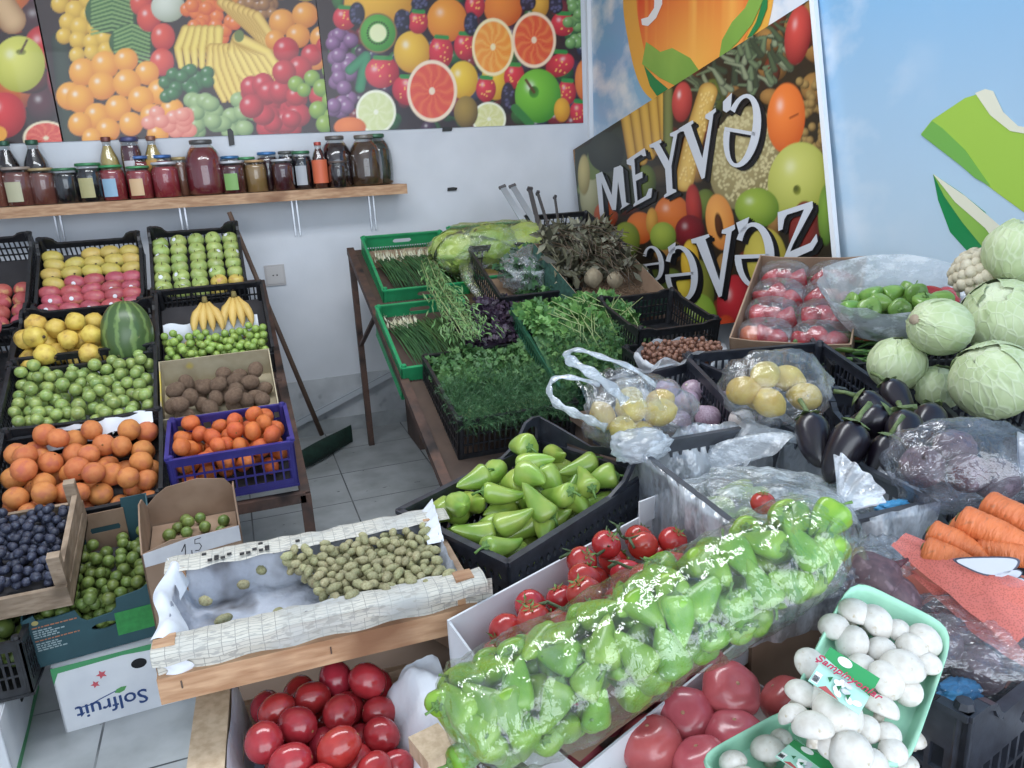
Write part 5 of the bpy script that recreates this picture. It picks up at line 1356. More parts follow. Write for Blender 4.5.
# ---- box of dried leaves and roots
M = rimcrate(1.40, 1.83, 2.98, .86, 24, .10) @ TR(0, 0, 0)
M = TR(1.36, 2.93, .76) @ RZ(R(8)) @ RX(R(24))
def fold_tray(label, M, w_, d_, hf, hb, outer, inner, lip=None, name='cardboard_tray'):
    r_ = thing(name, label, 'tray', M); t = .005
    MB().box((t, t, 0), (w_-t, d_-t, t)).obj('tray_floor', inner, r_)
    for y_, hh_ in ((0, hf), (d_-t, hb)):
        MB().poly([(0, 0), (w_, 0), (w_, hh_), (w_*.8, hh_*.93), (w_*.2, hh_*.93), (0, hh_)], th_=t*.5, M=TR(0, y_, 0)).obj('tray_side', outer if y_ == 0 else inner, r_)
        MB().poly([(0, 0), (w_, 0), (w_, hh_), (w_*.8, hh_*.93), (w_*.2, hh_*.93), (0, hh_)], th_=t*.5, M=TR(0, y_+t*.5, 0)).obj('tray_side', inner if y_ == 0 else outer, r_)
    for xx, a, b in ((t*.5, outer, inner), (w_-t*.5, inner, outer)):
        MB().poly([(0, 0), (d_, 0), (d_, hb), (0, hf)], th_=t*.5, M=TR(xx, 0, 0) @ RZ(PI/2)).obj('tray_side', a, r_)
        MB().poly([(0, 0), (d_, 0), (d_, hb), (0, hf)], th_=t*.5, M=TR(xx+t*.5, 0, 0) @ RZ(PI/2)).obj('tray_side', b, r_)
    return r_
DTEAL = mat('dark_teal_print', '2a4a44', '3c6a5c', 50, rough=.6)
fold_tray('dark green printed cardboard tray of dried leaves and roots by the sign', M, .44, .50, .10, .14, DTEAL, CARD)
h6 = lambda x, y: .10+.10*max(0, (y-.2)/.3)
mb = leaf_heap(.38, .28, h6, 700, .07, .026, 3, g, 1, .5, .02, .24)
for _ in range(46):
    x = g.uniform(.03, .36); y = g.uniform(.25, .5); p = Vector((x, y, h6(x, y)+.02)); d = Vector((g.gauss(0, .5), -1, g.gauss(0, .3))).normalized()
    mb.tube([p, p+d*.08+Vector((0, 0, .02)), p+d*.17], .0025, 4, 3)
tag(mb.obj('dried_leaves', [L_DRY, LEAF('dry2', '84826a', '6c6a54'), LEAF('dry3', '4c4a3a', '3c3a2e'), LEAF('dry_twig', '5a4a38', '44382c')], None, M), 'dull grey-green dried leaves on twigs drooping into the tray', 'dried herbs', kind='stuff')
ROOT = mat('dry_root', '8a6e54', '6a5240', 30, rough=.9, bs=.8, bscale=90)
mb = MB()
for _ in range(900):
    x = g.uniform(.05, .42); y = g.uniform(.02, .24); p = Vector((x, y, .02+.05*math.exp(-((x-.2)**2)/.02-((y-.12)**2)/.01)+g.uniform(0, .015))); d = Vector((g.gauss(0, 1), g.gauss(0, 1), g.gauss(0, .4))).normalized()*.03
    mb.tube([p, p+d*.5+rv(g)*.006, p+d], .0009, 3, g.randrange(2), cap=False)
mb.surf(lambda u, v: Vector((.03+.4*u, .01+.24*v, .02+.045*math.exp(-((.4*u-.17)**2)/.02-((.24*v-.11)**2)/.01))), 12, 10, 0, wrapu=False)
tag(mb.obj('dried_roots', [ROOT, mat('dry_root2', 'a08468', '866a50', 30, rough=.9)], None, M), 'heap of brown stringy dried roots at the front of the tray', 'dried roots', kind='stuff')
GAR = mat('dry_bundle', '94866c', '7a6c56', 25, rough=.9, bs=.7, bscale=60)
for k, (x, y, s) in enumerate(((.15, .2, .045), (.24, .16, .04))):
    tag(MB().surf(lambda u, v: Vector((s*math.sin(PI*v)**.7*math.cos(6.28*u)*(1+.08*math.sin(6.28*u*7)), s*.7*math.sin(PI*v)**.7*math.sin(6.28*u), s*1.5*(v-.5)*2*.7)), 21, 10).obj('dried_herb_bundle', GAR, None, M @ TR(x, y, .11) @ RX(-.5) @ RY(.3*k)), ['upright dried herb bundle nearer the drooping leaves', 'upright dried herb bundle above the loose roots'][k], 'dried herb')
# ---- empty black crates between the tray and the hazelnuts
M = rimcrate(1.40, 1.76, 2.52, .80, 12, .14)
crate('empty black crate under the tray of dried roots', M, .36, .36, .15, BLK, slots=.02, ear=.01)
M = rimcrate(1.34, 1.66, 2.30, .735, 8, .14)
crate('second empty black crate, lower, between the coriander and the hazelnut sack', M, .34, .24, .13, BLK, slots=.02)
# ------------------------------------------------------------------ vegetables and their shapes
g = random.Random(33)
def at(x, y, d): return CAM+ray(x, y)*d
def basis(p, xdir, pitch=0): 
    a = math.atan2(xdir[1], xdir[0]); return TR(*p) @ RZ(a) @ RX(pitch)
def pepper_mesh(name, m, L_=1.0, r_=.30, lob=.10, nl=3, bend=.0, tip=.25, seed=0, shoulder=.8, nu=18, nv=14):
    """lies along z, stem end at +L/2"""
    mb = MB()
    def fn(u, v):
        a = 2*PI*u; z = (v-.5)*L_
        w_ = (math.sin(PI*min(1, v*.5/(.5*shoulder)*.5)) if v < shoulder else math.cos((v-shoulder)/(1-shoulder)*PI/2)**.55)
        w_ = max(w_, 0)**(.55 if v < shoulder else 1)
        rr = r_*w_*(tip+(1-tip)*min(1, v/.75)**.8 if tip < 1 else 1)
        rr *= 1+lob*abs(math.cos(a*nl/2+seed))-lob*.5+.05*noise.noise(Vector((math.cos(a)*1.5, math.sin(a)*1.5, z*3+seed)))
        if v > .93: z -= (v-.93)*L_*1.2
        return Vector((rr*math.cos(a)+bend*math.sin(PI*v), rr*math.sin(a)+bend*.4*math.sin(2*PI*v), z))
    mb.surf(fn, nu, nv)
    return mb.mesh(name, m)
def calyx_mesh(name, m, z, r_, stem=.35, n=6, bend=.1):
    mb = MB()
    mb.surf(lambda u, v: Vector((r_*v*(1+.25*math.cos(n*2*PI*u))*math.cos(2*PI*u), r_*v*(1+.25*math.cos(n*2*PI*u))*math.sin(2*PI*u), z+.03-.08*v*v)), 24, 3)
    mb.tube([(0, 0, z), (bend*.3, 0, z+stem*.5), (bend, 0, z+stem)], [r_*.28, r_*.2, r_*.26], 6)
    return mb.mesh(name, m)
PALE = mat('pale_pepper', '9eb646', '7ea634', 2, rough=.28, rand=.12, hue=.012, coat=.3)
LGP = mat('bag_pepper', '84b22c', '669e1e', 2.2, rough=.28, rand=.14, hue=.012, coat=.3)
BGP = mat('bell_green', '7aa844', '649634', 2, rough=.28, rand=.14, hue=.012, coat=.3)
RDP = mat('bell_red', 'cc2c34', 'b4242e', 2, rough=.25, rand=.1, coat=.3)
ORP = mat('bell_orange', 'd8683a', 'c85a30', 2, rough=.25, rand=.1, coat=.3)
CGR = mat('calyx_green', '6a9440', '4c7830', 20, rough=.6)
cal = calyx_mesh('pepper_stem', CGR, .47, .12, .2)
pale_kinds = [kind_of('pale_pepper', 'pepper', pepper_mesh('pale_pepper', PALE, 1.0, r, .16, n, b, .62, s, sh), [('pepper_stem', cal)]) for r, n, b, s, sh in ((.27, 3, .06, 0, .84), (.30, 3, -.05, 2, .86), (.25, 2, .10, 4, .82))]
bag_kinds = [kind_of('light_green_pepper', 'pepper', pepper_mesh('light_green_pepper', LGP, 1.0, r, .16, n, b, .6, s, sh), [('pepper_stem', cal)]) for r, n, b, s, sh in ((.31, 3, .03, 0, .8), (.34, 4, -.02, 2, .84), (.28, 3, .05, 4, .8))]
bell_green = kind_of('green_bell_pepper', 'pepper', pepper_mesh('green_bell_pepper', BGP, .95, .44, .14, 4, 0, .85, 1, .82), [('pepper_stem', cal)])
bell_red = kind_of('red_bell_pepper', 'pepper', pepper_mesh('red_bell_pepper', RDP, .95, .44, .14, 4, 0, .85, 1, .82), [('pepper_stem', cal)])
bell_or = kind_of('orange_bell_pepper', 'pepper', pepper_mesh('orange_bell_pepper', ORP, .95, .44, .14, 4, 0, .85, 1, .82), [('pepper_stem', cal)])
def rtube(name, m, L_, r_, bend, taper, n=10, k=10):
    pts = []; rr = []
    for i in range(k+1):
        t_ = i/k; pts.append((bend*math.sin(PI*t_), 0, (t_-.5)*L_)); rr.append(max(.001, r_*(t_**taper if t_ < .85 else (1-((t_-.85)/.15)**2*.6)*(.85**taper))+.001))
    return MB().tube(pts, rr, n).mesh(name, m)
CHL = mat('chili_green', '5c8438', '446c2c', 3, rough=.3, rand=.2, hue=.02)
chili = kind_of('green_chili', 'chili', rtube('green_chili', CHL, 1, .1, .12, .5), [('pepper_stem', cyl_mesh('pepper_stem', CGR, [(0, 0, .48), (-.03, 0, .6), (-.08, 0, .68)], [.05, .03, .035]))])
chili_red = kind_of('orange_chili', 'chili', rtube('orange_chili', mat('chili_orange', 'b8603a', rough=.3), 1, .1, .1, .5))
# tomatoes
TOM = mat('tomato_red', 'c8302c', 'b82626', 1.5, rough=.2, rand=.08, hue=.006, coat=.4)
ROM = mat('roma_red', 'b82a30', 'a4222a', 1.5, rough=.2, rand=.08, hue=.006, coat=.4)
PNK = mat('pink_tomato', 'cc5c62', 'bc4c54', 1.2, rough=.25, rand=.06, hue=.008, coat=.35, c3='d48a7c', c3scale=1.4, c3lo=.68, c3hi=.82)
def star(z, n=5, l=.5, w_=.09, m=None, lift=.2, name='tomato_calyx'):
    mb = MB()
    for k in range(n):
        a = 2*PI*k/n; c, s = math.cos(a), math.sin(a)
        P3 = [Vector((0, 0, z)), Vector((c*l*.5, s*l*.5, z+lift*.25)), Vector((c*l, s*l, z-.02+lift))]
        sd = Vector((-s, c, 0))*w_
        mb.add([P3[0]+sd*.5, P3[0]-sd*.5, P3[1]-sd, P3[1]+sd, P3[2], P3[1]-Vector((0, 0, .03))], [(0, 1, 5), (1, 2, 5), (2, 4, 5), (4, 3, 5), (3, 0, 5)])
    mb.tube([(0, 0, z-.02), (.02, 0, z+.12), (.08, 0, z+.26)], [.05, .04, .05], 6)
    return mb.mesh(name, m or CGR)
vtom = kind_of('vine_tomato', 'tomato', ballmesh('vine_tomato', TOM, .9, .14, .03, lob=.012), [('tomato_calyx', star(.76, 5, .62))])
vtom_p = kind_of('vine_tomato', 'tomato', vtom.root.data)
roma = kind_of('plum_tomato', 'tomato', ballmesh('plum_tomato', ROM, 1.2, .1, 0, egg=-.04, rough_=.03), [('stem_scar', MB().ball((0, 0, 1.08), .1, .1, .03, 8, 4).mesh('stem_scar', mat('scar', 'a8884c', rough=.8)))])
pink = kind_of('pink_tomato', 'tomato', ballmesh('pink_tomato', PNK, .86, .14, .02, lob=.03, nl=6, nu=28, nv=16), [('blossom_scar', MB().ball((0, 0, .725), .07, .07, .02, 8, 4).mesh('blossom_scar', mat('scar2', 'b08060', rough=.8)))])
LMN = mat('lemon_peel', 'dcbc4c', 'd0a83c', 1.4, rough=.4, rand=.08, hue=.01, bs=.3, bscale=14, bd=.03)
lemon = kind_of('lemon', 'lemon', ballmesh('lemon', LMN, 1.18, 0, 0, neck=.14, rough_=.05, nu=16, nv=13))
def onion_m(name, a, b):
    return mat(name, a, b, 3, rough=.35, rand=.12, stretch=(4, 4, .6), coat=.2)
onion = kind_of('purple_onion', 'onion', ballmesh('purple_onion', onion_m('onion_purple', '94748a', 'b8a0b0'), .9, -.1, 0, neck=.22, nu=16, nv=13), [('onion_neck', cyl_mesh('onion_neck', mat('onion_neck', 'a89880', rough=.8), [(0, 0, 1.0), (.03, 0, 1.3)], [.13, .05])), ('onion_roots', MB().ball((0, 0, -.88), .16, .16, .07, 8, 4).mesh('onion_roots', mat('onion_root', 'b0a48c', 'cfc8b8', 60, rough=.9)))])
wonion = kind_of('white_onion', 'onion', ballmesh('white_onion', onion_m('onion_white', 'd8d0cc', 'c4b8b4'), .9, -.1, 0, neck=.2, nu=16, nv=13), [('onion_neck', onion.kids[0].data)])
EGP = mat('eggplant_skin', '1e1624', '15111a', 1.5, rough=.3, coat=.3)
eggpl = kind_of('eggplant', 'eggplant', pepper_mesh('eggplant', EGP, 1.15, .30, .0, 3, .05, .95, 0, .7, 20, 16), [('eggplant_calyx', calyx_mesh('eggplant_calyx', mat('egg_calyx', '6c8048', '586c3c', 20, rough=.6), .54, .2, .42, 5, .16))])
CAR = mat('carrot_skin', 'e4743a', 'd86830', 3, rough=.5, rand=.06, c3='a86038', c3scale=9, c3lo=.62, c3hi=.72, stretch=(1, 1, 3), bs=.4, bscale=8, bd=.02)
def carrot_mesh(seed):
    gg = random.Random(seed); mb = MB()
    def fn(u, v):
        a = 2*PI*u; z = (v-.5); w_ = .115*(min(1, v*1.9)**.55)*(1 if v < .93 else math.cos((v-.93)/.07*PI/2)**.5)
        w_ *= 1+.04*math.sin(v*46+seed)*noise.noise(Vector((v*9, seed, a*.4)))*2+.05*noise.noise(Vector((math.cos(a), math.sin(a), v*4+seed)))
        return Vector((w_*math.cos(a)+.03*math.sin(v*3+seed), w_*math.sin(a), z))
    mb.surf(fn, 16, 26); return mb.mesh('carrot', CAR)
carrots = [kind_of('carrot', 'carrot', carrot_mesh(s), [('carrot_crown', MB().ball((.03*math.sin(3+s), 0, .49), .045, .045, .02, 8, 4).mesh('carrot_crown', mat('carrot_crown', '6a6a3c', rough=.8)))]) for s in (1, 2, 3)]
MSH = mat('mushroom_white', 'd8d4cc', 'c8c2b8', 2, rough=.6, rand=.05, c3='b8a888', c3scale=3, c3lo=.66, c3hi=.8)
mb = MB().surf(lambda u, v: Vector((math.sin(min(v/.62, 1)*PI/2*1.12)*math.cos(6.2832*u)*(1 if v < .62 else 1-(v-.62)*1.6), math.sin(min(v/.62, 1)*PI/2*1.12)*math.sin(6.2832*u)*(1 if v < .62 else 1-(v-.62)*1.6), (.82*math.cos(min(v/.62, 1)*PI/2*1.12)-.05) if v < .62 else (-.19-.1*math.sin((v-.62)*8)))), 22, 14)
mush = kind_of('white_mushroom', 'mushroom', mb.mesh('white_mushroom', MSH), [('mushroom_stem', MB().tube([(0, 0, -.15), (.02, 0, -.5), (.03, 0, -.85)], [.33, .3, .36], 12).mesh('mushroom_stem', mat('mushroom_stem', 'dcd6cc', 'c0b4a0', 4, rough=.7)))])
NUT = mat('fresh_nut', 'a4a074', '8a8458', 2.2, rough=.7, rand=.18, hue=.015, c3='86704c', c3scale=1.4, c3lo=.6, c3hi=.8)
nuts = [kind_of('fresh_nut', 'nut', ballmesh('fresh_nut', NUT, q, 0, 0, rough_=.16, k=1.4, seed=s, nu=10, nv=8, egg=.08)) for q, s in ((1.55, 0), (1.35, 5), (1.75, 9))]
HZM = mat('hazelnut_shell', '8a5c44', '74483a', 2, rough=.5, rand=.2)
hazel = kind_of('hazelnut', 'hazelnut', ballmesh('hazelnut', HZM, 1.0, 0, 0, egg=-.08, nu=8, nv=6))
BEET = mat('beet_skin', '6c5058', '54404a', 3, rough=.6, rand=.15, c3='8a707a', c3scale=2, c3lo=.58, c3hi=.7)
beet = kind_of('beetroot', 'beetroot', ballmesh('beetroot', BEET, .95, 0, 0, rough_=.1, neck=.12), [('beet_top', cyl_mesh('beet_top', mat('beet_top', '6a2c40', '3c2c2c', 20, rough=.6), [(0, 0, .95), (.1, 0, 1.2), (.3, .05, 1.4)], [.18, .1, .06]))])
# cabbage: tight head and a few wrapping leaves with raised ribs
def cab_mat(nm, a, b):
    m, nt, b_ = newmat(nm); L = nt.links
    tc = nt.nodes.new('ShaderNodeTexCoord'); vo = nt.nodes.new('ShaderNodeTexVoronoi'); vo.feature = 'DISTANCE_TO_EDGE'; vo.inputs['Scale'].default_value = 34
    mp = nt.nodes.new('ShaderNodeMapping'); mp.inputs['Scale'].default_value = (1.5, 1.5, .55); 
    no = nt.nodes.new('ShaderNodeTexNoise'); no.inputs['Scale'].default_value = 14
    mx = nt.nodes.new('ShaderNodeMix'); mx.data_type = 'VECTOR'; mx.inputs[0].default_value = .012
    L.new(tc.outputs['Object'], no.inputs['Vector']); L.new(tc.outputs['Object'], mx.inputs[4]); L.new(no.outputs['Color'], mx.inputs[5])
    L.new(mx.outputs[1], mp.inputs[0]); L.new(mp.outputs[0], vo.inputs['Vector'])
    mr = nt.nodes.new('ShaderNodeMapRange'); mr.inputs[1].default_value = 0; mr.inputs[2].default_value = .11; mr.inputs[3].default_value = 1; mr.inputs[4].default_value = 0; L.new(vo.outputs[0], mr.inputs[0])
    c = mixrgb(nt, noise_fac(nt, 22, 3, .35, .65), srgb(a), srgb(b))
    mm = nt.nodes.new('ShaderNodeMath'); mm.operation = 'MULTIPLY'; mm.inputs[1].default_value = .38; L.new(mr.outputs[0], mm.inputs[0])
    c = mixrgb(nt, mm.outputs[0], c, srgb('d4dcc0'))
    L.new(c, b_.inputs['Base Color']); b_.inputs['Roughness'].default_value = .5; bump(nt, b_, mr.outputs[0], .3, .003)
    return m
CAB1 = cab_mat('cabbage_outer', 'aabd84', 'bccb98'); CAB2 = cab_mat('cabbage_inner', 'c4d0a4', 'd0dab4')
def cabbage(label, P_, r_, seed, squash=.92, rot=None):
    gg = random.Random(seed)
    t = thing('cabbage', label, 'cabbage', TR(*P_) @ (rot if rot is not None else RZ(gg.uniform(0, 6)) @ RX(gg.uniform(-.7, .1) if seed != 3 else 1.9)))
    MB().surf(lambda u, v: Vector((math.sin(PI*v)*math.cos(6.2832*u), math.sin(PI*v)*math.sin(6.2832*u), -math.cos(PI*v)*squash))*(1+.03*noise.noise(Vector((u*6, v*6, seed))))*r_*.93, 30, 20).obj('cabbage_heart', CAB2, t)
    for k in range(6):
        a0 = k*2*PI/6+gg.uniform(-.3, .3); wd = gg.uniform(.95, 1.25); top = gg.uniform(.78, .98); off = 1+.013*(k % 3); ph = gg.uniform(0, 9)
        def fn(u, v):
            uu = (u-.5)*2; vv = v*top; wv = wd*(math.sin(PI*min(1, v*.8+.12)))**.5
            a = a0+uu*wv*(1.1 if v > .1 else 1); t_ = PI*vv
            rr = off+.035*math.exp(-(uu/.05)**2)*(1-v)+.022*(max(0, math.cos((v*1.0-abs(uu)*.55)*44))**6)*min(1, abs(uu)*4)*(1-.5*v)+.012*noise.noise(Vector((uu*5, v*6, ph)))+.03*max(0, abs(uu)-.75)*4*gg_n(uu, v, ph)+.035*max(0, v-.85)*6
            return Vector((math.sin(t_)*math.cos(a), math.sin(t_)*math.sin(a), -math.cos(t_)*squash))*rr*r_*.96
        gg_n = lambda uu, v, ph: .6+.6*math.sin(v*17+ph)
        MB().surf(fn, 40, 46, wrapu=False).obj('cabbage_leaf', CAB1, t)
    MB().tube([(0, 0, -squash*r_*.9), (0, 0, -squash*r_*1.05)], [r_*.2, r_*.17], 10).obj('cabbage_stalk', mat('cab_stalk', 'b8a890', 'a08c74', 20, rough=.7), t)
    return t

# ------------------------------------------------------------------ side counter along the sky wall
cnt = thing('side_counter', 'low board counter along the sky wall carrying the vegetable crates', 'counter')
CB = mat('counter_board', '6a5648', '584638', 6, rough=.8)
MB().box((1.0, .45, .60), (2.09, 2.28, .625)).obj('counter_top', CB, cnt)
for x in (1.05, 2.04):
    for y in (.5, 1.4, 2.22): MB().box((x-.02, y-.02, 0), (x+.02, y+.02, .60)).obj('counter_leg', CB, cnt)
FILM = plastic_film('clear_film', white=.16, wrinkle=22, gl=.35, streak=(1, 1, 1), hazy=.0)
FILM2 = plastic_film('clear_film_streaky', white=.24, wrinkle=16, gl=.4, streak=(1, 3, 3), hazy=.01, bd=.008)
MILK = plastic_film('milky_film', (.85, .9, .95), .55, 18, (1, 1, 2), .35, .28, .008)
# ---- tray of film-wrapped red peppers
MR = TR(1.44, 2.0, .80) @ RZ(R(-47)) @ RX(R(21))
fold_tray('brown cardboard tray of film-wrapped red peppers leaning by the sign', MR, .35, .54, .10, .10, CARD, CARD)
rp = []; k = 0
for j in range(4):
    for i in range(2):
        x, y = .095+i*.16, .08+j*.125; pk = []
        for q in range(3):
            kd = bell_or if (j, i) in ((0, 0),) and q == 0 or (j, i) in ((3, 1), (2, 1)) and q == 1 else bell_red
            o = kd.put(MR @ TR(x+(q-1)*.043, y+(.01 if q == 1 else -.01), .055) @ RZ(g.uniform(0, 6)) @ RX(PI/2+g.uniform(-.5, .5)) @ SC(.078), '')
            rp.append((o, 'orange' if kd is bell_or else 'red', j, i, q))
        t = thing('wrapped_pack', f'film-wrapped pack of bell peppers, {["nearest", "second", "third", "farthest"][j]} row on the {["sign", "bag"][i]} side', 'pack', MR @ TR(x, y, .0))
        MB().box((-.072, -.052, .006), (.072, .052, .014)).obj('pack_tray', mat('pack_tray_white', 'd8dadc', rough=.6), t)
        bag_mesh(.084, .062, .052, 40+k, .06, 3).obj('pack_film', FILM, t, TR(0, 0, .062)); k += 1
for o, c, j, i, q in rp:
    o['label'] = f'{c} bell pepper in the {["nearest", "second", "third", "farthest"][j]} {["sign", "bag"][i]}-side pack, {["one end", "middle", "other end"][q]}'; o['group'] = 'wrapped bell peppers'
# ---- green chilies
MC = TR(1.56, 1.70, .715) @ RZ(R(-22)) @ RX(R(10))
crate('black crate of green chilies below the wrapped peppers', MC, .36, .30, .14, BLK, slots=.02)
add_liner(MC, .36, .30, .09, 'dark liner under the green chilies')
ch = []
for i in range(34):
    x, y = g.uniform(.04, .32), g.uniform(.05, .27); kd = chili if g.random() < .88 else chili_red
    ch.append(kd.put(MC @ TR(x, y, .11+.012*(i//10)) @ RZ(g.gauss(-.2, .5)) @ RY(PI/2+g.uniform(-.15, .15)) @ RZ(g.uniform(0, 6)) @ SC(.085, .1, g.uniform(.09, .13)), ''))
for cn_, ct_ in (('slim green', 'green_chili'), ('slim orange', 'orange_chili')): label_pile([o for o in ch if o.name.startswith(ct_)], cn_+' chili', 'in the crate below the wrapped peppers', cn_+' chilies below the wrapped peppers')
# ---- open milky bag of green bell peppers
MB_ = onY(893, 300, 1.78); cx, cy, cz = MB_.x+.03, 1.80, MB_.z-.03
crate('black crate under the milky bag of bell peppers', TR(1.62, 1.60, .66) @ RZ(R(-14)) @ RX(R(8)), .40, .40, .18, BLK, slots=.02)
t = thing('plastic_bag', 'open milky plastic bag of green bell peppers against the sky wall', 'bag', TR(cx-.03, cy-.06, cz-.075) @ RZ(R(-22)) @ SC(1.18))
def bowl(u, v):
    a = 2*PI*u; back = .5+.5*math.sin(a)
    h_ = (.08+.11*back)*v+.012*noise.noise(Vector((math.cos(a)*3, math.sin(a)*3, v*4)))
    w_ = .45+.75*v**.45+(.10*(v-.6)*2 if v > .6 else 0); w_ *= 1+.09*noise.noise(Vector((math.cos(a)*3.5, math.sin(a)*3.5, v*1.5)))+.02*math.sin(a*19+v*3)
    return Vector((.165*w_*math.cos(a), .095*w_*math.sin(a)+.03*v*back, h_))
MB().surf(bowl, 64, 14).obj('bag_film', MILK, t)
b = fill_ell(30, .18, .105, .06, .034, g, 1.25)
bp = []
for i, (x, y, z, r) in enumerate(b):
    kd = bell_red if (x > .045 and z > .0 and y > -.03) else bell_green
    bp.append(kd.put(t.matrix_world @ TR(x, y+.012, z+.085) @ rrot(g) @ SC(r*1.85), ''))
for cn_, ct_ in (('green', 'green_bell'), ('red', 'red_bell')): label_pile([o for o in bp if o.name.startswith(ct_)], cn_+' bell pepper', 'inside the open milky bag', cn_+' bell peppers in the milky bag')
# ---- cauliflower
pc = at(986, 277, 1.98)
t = thing('cauliflower', 'cream cauliflower between the milky bag and the cabbages', 'cauliflower', TR(*pc) @ RX(.3))
mb = MB(); gg = random.Random(5)
for k in range(90):
    z = 1-2*(k+.5)/90*.75; r_ = math.sqrt(max(0, 1-z*z)); a = k*2.39996; q = Vector((r_*math.cos(a), r_*math.sin(a), z*.85))*.072; s = gg.uniform(.014, .019)
    mb.surf(lambda u, v: q+Vector((math.sin(PI*v)*math.cos(6.2832*u), math.sin(PI*v)*math.sin(6.2832*u), -math.cos(PI*v)))*s*(1+.25*noise.noise(Vector((u*6.28*2, v*7, k)))), 9, 7)
mb.obj('curd', mat('cauli_curd', 'd4cab0', 'beb294', 40, rough=.8, bs=.8, bscale=260), t)
MB().ball((0, 0, -.01), .066, .066, .055, 16, 10).obj('curd_base', mat('cauli_curd'), t) if 0 else None
for k in range(5):
    a = k*1.256; MB().surf(lambda u, v: Vector(((.05+.03*v)*math.cos(a+(u-.5)*.9), (.05+.03*v)*math.sin(a+(u-.5)*.9), -.06+.06*v)), 8, 5, wrapu=False).obj('cauliflower_leaf', CAB1, t)
# ---- cabbages in a black crate
MK = TR(1.44, 1.17, .68) @ RZ(R(-22)) @ RX(R(12))
crate('black crate of cabbages against the sky wall', MK, .56, .46, .17, BLK, slots=.02)
cabs = [(940, 327, 1.76, .066, 3, 'elongated pale cabbage in the middle of the cabbage heap'), (993, 380, 1.62, .086, 4, 'large round cabbage at the front of the cabbage heap'),
        (897, 364, 1.83, .067, 5, 'smaller cabbage with a loose side leaf beside the chilies'), (938, 388, 1.80, .055, 6, 'cabbage half hidden low between two bigger cabbages'),
        (1003, 316, 1.82, .092, 7, 'wide cabbage at the picture edge under the topmost cabbage'), (1021, 252, 1.88, .085, 8, 'topmost cabbage at the edge, beside the cauliflower')]
for x, y, d, r_, s, lb in cabs: cabbage(lb, at(x, y, d), r_, s, 1.12 if s == 3 else .95)
# ---- crate of lemons (bag) and eggplants
ML = TR(1.10, 1.52, .70) @ RZ(R(-12)) @ RX(R(8))
crate('black crate under the full clear bag of lemons', ML, .42, .36, .15, NVY, slots=.02)
ME = TR(1.13, 1.02, .645) @ RZ(R(-18)) @ RX(R(12))
crate('dark crate of eggplants between the cabbages and the film-wrapped crate', ME, .44, .42, .16, NVY, slots=.02, ear=.02)
add_liner(ME, .44, .42, .05, 'dark liner under the eggplants')
eg = []
for x, y, d, rz_, ry_, s in ((815, 440, 1.5, 1.2, .9, .12), (842, 452, 1.45, .3, .7, .13), (862, 425, 1.58, -.6, 1.0, .12), (905, 437, 1.5, .9, 1.1, .13), (880, 462, 1.44, .2, .5, .11), (925, 425, 1.55, .5, 1.2, .12), (918, 470, 1.42, -.3, .9, .11), (880, 410, 1.62, 2.2, 1.1, .11), (900, 400, 1.66, 1.5, 1.0, .11)):
    eg.append(eggpl.put(TR(*at(x, y, d)) @ RZ(rz_) @ RY(ry_) @ SC(s*.92), ''))
label_pile(eg, 'dark glossy eggplant', 'in the dark crate below the cabbages', 'eggplants')
# ---- bag of lemons (full, tied)
pl_ = at(775, 388, 1.66)
t = thing('plastic_bag', 'full clear bag of yellow lemons in front of the chilies', 'bag', TR(*pl_) @ RZ(-.2) @ RX(.35))
bag_mesh(.115, .085, .075, 11, .14, 2.4).obj('bag_film', FILM, t)
b = fill_ell(15, .112, .085, .07, .031, g)
lm = [lemon.put(t.matrix_world @ TR(x, y, z-.005) @ rrot(g) @ SC(r*.97), '') for x, y, z, r in b]
label_pile(lm, 'yellow lemon', 'in the full clear bag near the chilies', 'lemons in the full clear bag')
# ---- hazelnut sack
ph = at(682, 366, 2.32)
crate('black crate under the white sack of hazelnuts', TR(ph.x-.21, ph.y-.15, ph.z-.185) @ RZ(R(-8)), .38, .34, .14, BLK, slots=.02)
t = thing('nut_sack', 'open white sack of brown hazelnuts behind the onions', 'sack', TR(ph.x, ph.y, ph.z-.035) @ RZ(R(-8)))
def sack(u, v):
    a = 2*PI*u; w_ = (.7+.5*v**.5)*(1+.05*math.sin(a*7+1)+.04*noise.noise(Vector((math.cos(a)*3, math.sin(a)*3, v*2)))); back = .5+.5*math.sin(a)
    if v > .8: w_ -= (v-.8)*.5
    return Vector((.125*w_*math.cos(a), .095*w_*math.sin(a), (.062+.035*back)*v**.8+.006*math.sin(a*11)))
MB().surf(sack, 56, 12).obj('sack_cloth', mat('sack_white', 'd4d8de', 'c4c8d0', 40, rough=.7, bs=.3, bscale=80), t)
b = pack(300, -.12, .12, -.09, .09, .0076, .03, g=g, tries=5, inside=lambda x, y: (x/.125)**2+(y/.095)**2 < .98, base=lambda x, y: .048+.02*(1-(x/.13)**2-(y/.1)**2))
MB().surf(lambda u, v: Vector((.12*v*math.cos(6.2832*u), .09*v*math.sin(6.2832*u), .048+.02*(1-v*v))), 30, 6).obj('sack_filling', HZM, t)
hz_ = [hazel.put(t.matrix_world @ TR(x, y, z) @ rrot(g) @ SC(r), '') for x, y, z, r in b]
label_pile(hz_, 'brown hazelnut', 'in the open white sack', 'hazelnuts in the sack')
